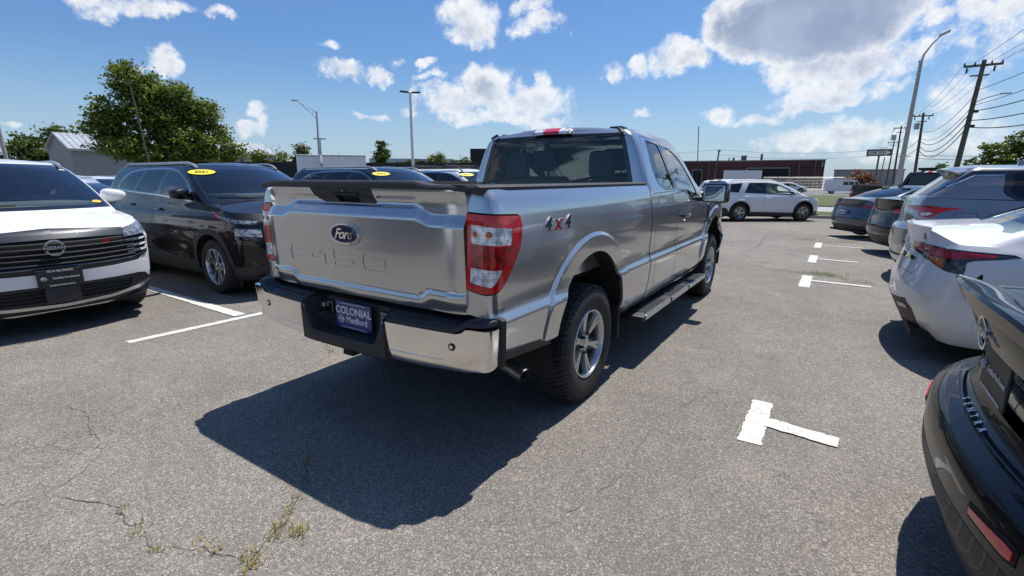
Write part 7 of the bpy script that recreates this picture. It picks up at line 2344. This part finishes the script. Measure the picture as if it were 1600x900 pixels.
text('trim_badge', 'SV', M_CHROME, root, (.42, LP(.42, .80)[1] - .008, .78), (1, .1, 0), (0, 0, 1), .05, extrude=.003, bold=.001)
text('sticker_mark', '4', M_LETW, root, (-.22, LP(.22, .98)[1] - .010, .955), (1, 0, 0), (0, 0, 1), .06, extrude=.0005)
for sgn in (1, -1):
    pts = [LP(x, .672) for x in np.linspace(0, .80, 20)]
    q = MB(); q.tube([Vector((p_[0] * sgn, p_[1] + .018, p_[2] + .004)) for p_ in pts], .006, 6); q.build('bumper_ledge_line', M_BLACK2, root)

# far dark slate sedan and black hatch sedan between
def plain_low(badge_plate=True):
    def f(l):
        LL, W0 = l.L, l.w0; c0 = -W0; F = l.rear; S = lambda y, z: (float(l.ys(y, z)), z)
        bar = [(c0, .86), F([(.60, .87)])[0], S(-.95, .855), S(-.75, .86), S(-.70, .90), S(-.95, .935), F([(.60, .95)])[0], (c0, .95)]
        r = [rgn('light_bar', bar, M_SMOKE, off=.004, sym='join', rim=.01, key='b'),
             rgn('tail_light', [F([(.48, .88)])[0], S(-.97, .865), S(-.80, .872), S(-.80, .895), S(-.95, .92), F([(.48, .935)])[0]], M_REDD, off=.008, rim=.004, key='t'),
             rgn('rear_diffuser', [(c0, .20), S(-.9, .20), S(-.88, .36), F([(.6, .40)])[0], (c0, .40)], M_TRIM, off=.004, sym='join', key='d'),
             rgn('reflector', [F([(.62, .45)])[0], F([(.85, .47)])[0], F([(.85, .50)])[0], F([(.62, .48)])[0]], M_REDL, off=.006, key='r')]
        if badge_plate: r.append(rgn('blue_plate', F([(0, .66), (.155, .66), (.155, .81), (0, .81)]), M_PLATEBLUE, off=.01, sym='join', key='p'))
        return r
    return f
def dz(x, y): return float(gz(x, y))
M_CARP = M_SLATE
root, low, cab, lo, ca, rt, hood, deck = build_car('sedan', 'slate blue sedan with blue plate, farthest of the right hand row', 'sedan', (1.10, 17.1, dz(1.1, 17)), -R(57), sedan_spec(M_SLATE, low=plain_low(), h=.07, fin=.35))
text('plate_lettering', 'COLONIAL', M_LETW, root, (0, -1.13, .765), (1, 0, 0), (0, 0, 1), .055, bold=.002); text('plate_lettering', 'Medford', M_LETW, root, (0, -1.13, .70), (1, 0, 0), (0, 0, 1), .055, bold=.002)
M_CARP = M_BLACK
def hatch_low(l):
    r = plain_low(False)(l); F = l.rear; S = lambda y, z: (float(l.ys(y, z)), z)
    r.append(rgn('tail_light', [F([(.42, .87)])[0], S(-.97, .86), S(-.72, .90), S(-.72, .925), S(-.95, .955), F([(.42, .96)])[0]], M_REDL, off=.010, rim=.006, key='t2')); return r
build_car('sedan', 'glossy black sedan with bright red tail light between gunmetal SUV and slate blue sedan', 'sedan', (1.74, 13.0, dz(2, 13)), -R(70), sedan_spec(M_BLACK, low=hatch_low, h=.07, zt=[(-1.3, 1.03), (-.4, 1.05), (.3, 1.03), (1.5, .98), (2.2, .965), (2.9, .90), (3.4, .82), (3.9, .74)]))

# ------------------------------------------------------------------ gunmetal SUV with floating roof
def murano_low(l):
    LL, W0 = l.L, l.w0; c0 = -W0; F = l.rear; S = lambda y, z: (float(l.ys(y, z)), z)
    tl = rp([(-.60, 1.12), (-.16, 1.125), (0, 1.122), S(-.62, 1.118), S(-.36, 1.105), S(-.55, 1.070), S(-.66, 1.02), (.02, .980), (-.12, .972), (-.20, .99), (-.26, 1.06), (-.60, 1.08)])
    fuel = rp([S(-.45, .90), S(-.24, .90), S(-.24, 1.05), S(-.45, 1.05)])
    bl = [(c0, .80), F([(.62, .80)])[0], F([(.80, .83)])[0], F([(.80, .86)])[0], (c0, .86)]
    return [rgn('tail_light', tl, M_RED, off=.006, rim=.02, key='tl'),
            rgn('clear_lens', [(-.18, 1.03), (-.03, 1.045), (.03, 1.02), (-.08, .992), (-.16, 1.0)], M_CLEAR, off=.010, rim=.004, key='cl'),
            rgn('fuel_flap_gap', offset_poly(fuel, .005), M_GAP, off=-.004, rim=0, key='fg'), rgn('fuel_flap', fuel, M_GREY, rim=.006, key='ff'),
            rgn('reflector', [(-.28, .60), (-.06, .62), (.04, .64), (.04, .67), (-.06, .655), (-.28, .635)], M_REDD, off=.008, key='rf'),
            rgn('lower_bumper', [(c0, .24), S(-.80, .24), S(-.80, .36), F([(.80, .40)])[0], (c0, .42)], M_TRIM, off=.006, sym='join', key='lb'),
            rgn('skid_plate', [(c0, .30), F([(.60, .30)])[0], F([(.86, .33)])[0], F([(.88, .42)])[0], F([(.70, .40)])[0], (c0, .38)], M_ALLOY, off=.018, rim=.02, sym='join', key='sk')]
def murano_cab(c):
    S = lambda P_: c.side(P_, .05)
    return [rgn('quarter_panel', S(rp([(-.86, 1.235), (-.55, 1.40, .05), (-.30, 1.53, .05), (-.02, 1.535, .03), (-.03, 1.30, .08), (.10, 1.235)])), M_GREY, off=.006, rim=.012, key='qp'),
            rgn('chrome_line', S([(-.62, 1.385), (-.31, 1.543), (-.02, 1.548), (-.02, 1.535), (-.30, 1.528), (-.60, 1.37)]), M_CHROME, off=.010, rim=.012, key='cl')]
sp = dict(w=.955, paint=M_GREY, wb=2.825, r=.37, ar=.41, rim=.24,
          zt=[(-1.2, 1.22), (0, 1.215), (1.2, 1.18), (2.1, 1.14), (2.5, 1.14), (2.9, 1.10), (3.4, 1.02), (3.9, .92)], crown=[(-1, .0), (2.2, .0), (2.5, .07), (3.0, .07), (3.6, .03)],
          ty=[(-1.1, .93), (-.6, .98), (0, 1), (2.6, 1), (3.2, .985), (3.7, .94)],
          yr=[(.2, -.90), (.38, -1.0), (.55, -1.05), (.80, -1.04), (.86, -.97), (1.0, -.96), (1.2, -.93), (1.3, -.90)], yf=[(.18, 3.6), (.3, 3.7), (.5, 3.75), (.8, 3.74), (1.0, 3.6), (1.1, 3.5)],
          bowr=(.25, 2.1), rr=.18, cyr=[(1.0, -.95), (1.22, -.88), (1.45, -.62), (1.60, -.46), (1.67, -.40)], cyf=[(1.0, 3.1), (1.14, 2.9), (1.24, 2.72), (1.45, 2.38), (1.60, 2.05), (1.67, 1.85)],
          zroof=1.635, cbot=1.13, rcrown=.05, ycowl=2.35, h=.05, dlo=[(-.86, 1.235), (2.25, 1.19, .04), (1.95, 1.42, .08), (1.6, 1.575, .12), (1.2, 1.605, .05), (-.35, 1.60, .03)],
          panes=[([(1.3, 1.24, .02), (2.15, 1.21, .03), (1.9, 1.42, .08), (1.6, 1.55, .1), (1.36, 1.58, .02)], M_GLASS), ([(.12, 1.255, .08), (1.22, 1.25, .02), (1.30, 1.585, .02), (.08, 1.585, .03), (.03, 1.35, .1)], M_GLASSD)],
          ws=(.03, .03, 1.185, 1.60), rw=(.04, .06, 1.27, 1.57), rwm=M_GLASSD, low=murano_low, cabx=murano_cab,
          doors=[[(1.27, .42), (1.23, .8), (1.30, 1.16), (2.25, 1.12), (2.24, .62), (2.12, .38)], [(1.255, .42), (1.215, .8), (1.285, 1.165), (.10, 1.20), (.12, 1.0), (.45, .66), (.48, .42)]],
          mirror=(.88, 2.15, 1.25), handles=[(1.35, 1.02), (.35, 1.05)], fin=.30, zb=.22, wheel='ten', clad_h=.05)
root, low, cab, lo, ca, rt, hood, _ = build_car('crossover_suv', 'gunmetal grey SUV with long pointed tail light behind the white sport sedan', 'SUV', (1.78, 9.65, 0), ROT, sp)
# roof spoiler
q = MB(); V = []; F = []
n = 20
for i in range(n + 1):
    x = -.64 + 1.28 * i / n; a = abs(x) / .64
    yb = -.62 + .14 * a ** 2.2; zz = 1.665 - .055 * a ** 3
    for (y, z) in ((yb + .45, zz + .004), (yb + .1, zz - .012), (yb, zz - .035), (yb + .005, zz - .055), (yb + .12, zz - .085), (yb + .3, zz - .10)): V.append((x, y, z))
for i in range(n):
    for k in range(5): F.append((i * 6 + k, i * 6 + k + 1, (i + 1) * 6 + k + 1, (i + 1) * 6 + k))
F += [tuple(range(6)), tuple(n * 6 + k for k in range(6))]
q.add(V, F); q.build('roof_spoiler', M_GREY, root, smooth='auto')

# ------------------------------------------------------------------ white crossover across the aisle
def eq_low(l):
    LL, W0 = l.L, l.w0; c0 = -W0; F = l.rear; S = lambda y, z: (float(l.ys(y, z)), z)
    return [rgn('tail_light', [F([(.50, 1.02)])[0], S(-.86, 1.03), S(-.62, 1.13), S(-.60, 1.15), S(-.90, 1.17), F([(.52, 1.12)])[0]], M_RED, off=.006, key='t'),
            rgn('lower_bumper', [(c0, .22), S(-.42, .22), S(-.42, .34), S(-.55, .55), F([(.80, .60)])[0], (c0, .60)], M_TRIM, off=.006, sym='join', key='lb'),
            rgn('lower_bumper', [S(WB_E + .42, .22), (LL + W0, .22), (LL + W0, .42), (LL - .1, .42), S(WB_E + .45, .36)], M_TRIM, off=.006, sym='join', key='fbm'),
            rgn('plate', F([(0, .80), (.16, .80), (.16, .93), (0, .93)]), M_LETW, off=.008, sym='join', key='p')]
WB_E = 2.725
sp = dict(w=.92, paint=M_WHITE, wb=2.725, r=.365, ar=.40, rim=.225,
          zt=[(-1.2, 1.17), (0, 1.13), (1.2, 1.07), (2.1, 1.03), (2.5, 1.05), (2.9, 1.00), (3.2, .94), (3.6, .84)], crown=[(-1, .0), (2.2, .0), (2.5, .08), (3.0, .07), (3.5, .03)],
          ty=[(-1.1, .93), (-.6, .98), (0, 1), (2.6, 1), (3.1, .985), (3.6, .93)],
          yr=[(.2, -.90), (.38, -.95), (.55, -.98), (.80, -.97), (1.0, -.94), (1.2, -.90), (1.3, -.86)], yf=[(.18, 3.46), (.3, 3.58), (.5, 3.64), (.75, 3.63), (.9, 3.56), (1.05, 3.45)],
          cyr=[(1.0, -.93), (1.2, -.86), (1.5, -.66), (1.62, -.55), (1.67, -.5)], cyf=[(.95, 3.2), (1.05, 3.0), (1.15, 2.82), (1.40, 2.30), (1.58, 1.85), (1.67, 1.5)],
          zroof=1.615, rcrown=.05, ycowl=2.4, h=.06, cbot=1.015,
          dlo=[(-.72, 1.19, .04), (-.05, 1.16, .03), (2.38, 1.045, .04), (1.98, 1.30, .08), (1.6, 1.49, .12), (1.1, 1.545, .05), (.2, 1.54, .06), (-.55, 1.48, .08)],
          panes=[([(1.06, 1.11, .02), (2.28, 1.065, .03), (1.94, 1.29, .08), (1.55, 1.47, .1), (1.13, 1.525, .02)], M_GLASS), ([(.18, 1.15, .06), (.99, 1.115, .02), (1.05, 1.525, .02), (.42, 1.52, .03)], M_GLASSD), ([(-.68, 1.20, .02), (-.12, 1.19, .02), (.05, 1.50, .02), (-.5, 1.46, .05)], M_GLASSD)],
          ws=(.03, .03, 1.08, 1.57), rw=(.03, .03, 1.22, 1.55), rwm=M_GLASSD, low=eq_low, sillz=(.40, .36),
          cabx=lambda c: [rgn('pillar_trim', c.side([(-.07, 1.165), (.16, 1.15), (.38, 1.53), (.12, 1.53)], .05), M_WHITE, off=.006, rim=.008, key='pt')],
          doors=[[(1.03, .40), (1.02, 1.05), (2.32, 1.00), (2.30, .6), (2.20, .40)], [(1.015, .40), (1.005, 1.055), (.10, 1.10), (.12, .9), (.44, .60), (.48, .40)]],
          mirror=(.86, 2.16, 1.13), handles=[(1.18, .95), (.25, .99)], zb=.22, wheel='five', clad_h=.05, rails=(-.4, 1.6, M_CHROME2, .58, .03))
ex, ey = -3.28 - .87 * math.cos(R(34)) * 1.0, 21.56 + .87 * math.sin(R(56)) * .0
a_ = R(51)       # heading measured from +Y towards +X
hx, hy = math.sin(a_), math.cos(a_); rx, ry = math.cos(a_), -math.sin(a_)
cx, cy = -3.28 - rx * .87, 21.56 - ry * .87
root, low, cab, lo, ca, rt, hood, _ = build_car('crossover_suv', 'white crossover with black cladding crossing the far end of the aisle', 'SUV', (cx, cy, dz(cx, cy) - .01), -a_, sp)
q = MB(); V = []; F = []
for i in range(17):
    x = -.62 + 1.24 * i / 16; a = abs(x) / .62; yb = -.74 + .10 * a ** 2; zz = 1.64 - .05 * a ** 3
    for (y, z) in ((yb + .3, zz + .002), (yb, zz - .03), (yb + .01, zz - .055), (yb + .2, zz - .09)): V.append((x, y, z))
for i in range(16):
    for k in range(3): F.append((i * 4 + k, i * 4 + k + 1, (i + 1) * 4 + k + 1, (i + 1) * 4 + k))
F += [(0, 1, 2, 3), (67, 66, 65, 64)]
q.add(V, F); q.build('roof_spoiler', M_GLOSSBLK, root, smooth='auto')
q = MB(); q.bbox(-.06, .06, -.62, -.42, 1.66, 1.70, .02); q.build('roof_antenna', M_GLOSSBLK, root)

# ------------------------------------------------------------------ background vehicles built with the same panels
def white_suv(name, label, x, y, rot, P=M_WHITE, detail=1, h=.10, **kw):
    s = dict(sp); s.update(dict(paint=P, h=h, detail=detail, inter=False)); s.update(kw)
    return build_car(name, label, 'SUV', (x, y, dz(x, y)), rot, s)[0]
white_suv('crossover_suv', 'white SUV parked behind the navy crossover, only its roof showing', -18.6, 11.6, ROT + .1)
white_suv('crossover_suv', 'silver white SUV in the second row seen between the white SUV and black crossover', -16.6, 4.55, ROT, M_PEARL, inter=True, h=.08)
build_car('sedan', 'pale lavender sedan in the second row behind the white SUV mirror', 'sedan', (-13.3, 3.15, 0), ROT, sedan_spec(paint('lavender_silver_paint', (.50, .52, .62), metal=.4), low=plain_low(False), h=.08, zroof=1.50))
white_suv('crossover_suv', 'white SUV partly hidden behind the pickup mirror', -6.3, 31.5, -1.2)
white_suv('crossover_suv', 'small distant white SUV on the road before the brick building', -8.0, 92, -R(88), h=.16)
white_suv('crossover_suv', 'silver SUV farther along the left row behind the pickup cab', -9.4, 12.4, ROT, M_PEARL)
white_suv('crossover_suv', 'dark SUV farther along the left row hidden by the pickup cab', -9.4, 15.2, ROT, M_NAVY)
# delivery van
r = thing('cargo_van', 'white cargo van with roof rack on the road by the copper shrub', 'van', (-1.1, 90, dz(0, 90)), -R(86))
V = []; prof = [(-.95, .45), (-.98, 1.0), (-.92, 2.05), (-.6, 2.12), (2.7, 2.12), (2.95, 2.05), (3.55, 1.35), (4.35, 1.10), (4.45, .9), (4.45, .45)]
q = MB(); q.prism(prof, -.98, .98, 'X'); q.build('van_body', M_WHITE, r)
for s_ in (1, -1):
    for (a, b) in ((1.35, 1.95), (2.05, 2.65)):
        q = MB(); q.box(*sorted((s_ * .985, s_ * 1.0)), a, b, 1.35, 1.85); q.build('side_window', M_GLOSSBLK, r)
    q = MB(); q.prism([(2.75, 1.35), (3.45, 1.35), (2.98, 1.9), (2.78, 1.9)], s_ * .985, s_ * 1.0, 'X'); q.build('front_window', M_GLOSSBLK, r)
    for y in (0, 3.4): add_wheel(r, s_ * .92, y, .38, .22, .22, 'five', detail=1)
    q = MB(); q.tube([(s_ * .8, -.5, 2.25), (s_ * .8, 2.5, 2.25)], .03, 5)
    for y in (-.3, 1, 2.3): q.tube([(s_ * .8, y, 2.1), (s_ * .8, y, 2.25)], .02, 4)
    q.build('roof_rack', M_GALV, r)
q = MB(); q.prism([(2.97, 2.0), (3.52, 1.37), (3.54, 1.40), (2.99, 2.03)], -.85, .85, 'X'); q.build('windshield', M_GLOSSBLK, r)
# dark pickup with roof light bar: same build as the silver truck, other paint
def dup_tree(src, parent=None, mm=None, skip=()):
    o = src.copy()
    if o.data is not None and any(m_ in mm for m_ in o.data.materials):
        o.data = o.data.copy()
        for i, m_ in enumerate(o.data.materials):
            if m_ in mm: o.data.materials[i] = mm[m_]
    col.objects.link(o); o.parent = parent
    for c in list(src.children):
        if c.name.split('.')[0] in skip: continue
        dup_tree(c, o, mm, skip)
    return o
d = dup_tree(TRUCK, None, {M_SILVER: M_DGREEN, M_BCHROME: M_TRIM, M_ALLOY: M_RIMDARK, M_GLASSM: M_GLASSD, M_CHROME: M_TRIM}, ('stamped_letter', 'badge_character', 'badge_outline', 'license_plate', 'badge_script', 'oval_badge', 'badge_surround', 'plate_lettering', 'seat'))
d.location = (1.72, 20.9, dz(1.7, 21)); d.rotation_euler = (0, 0, -R(40))
d['label'] = 'dark pickup with black roof light bar behind the slate blue sedan'; d['category'] = 'pickup truck'
q = MB()
for (a, b) in ((-.62, -.18), (-.14, .14), (.18, .62)): q.bbox(a, b, 1.45, 1.56, 2.0, 2.06, .01)
q.tube([(-.62, 1.5, 1.99), (.62, 1.5, 1.99)], .02, 6); q.build('roof_light_bar', M_WIRE, d)
# unseen SUVs added behind the camera so the truck paint has something to reflect
white_suv('crossover_suv', 'unseen white SUV added behind the camera for paint reflections', -3.2, -5.2, 0.0, h=.12)
white_suv('crossover_suv', 'unseen grey SUV added behind the camera for paint reflections', -.4, -5.4, 0.0, M_GREY, h=.12)
white_suv('crossover_suv', 'unseen dark SUV added behind the camera for paint reflections', -6.1, -5.3, 0.0, M_NAVY, h=.12)
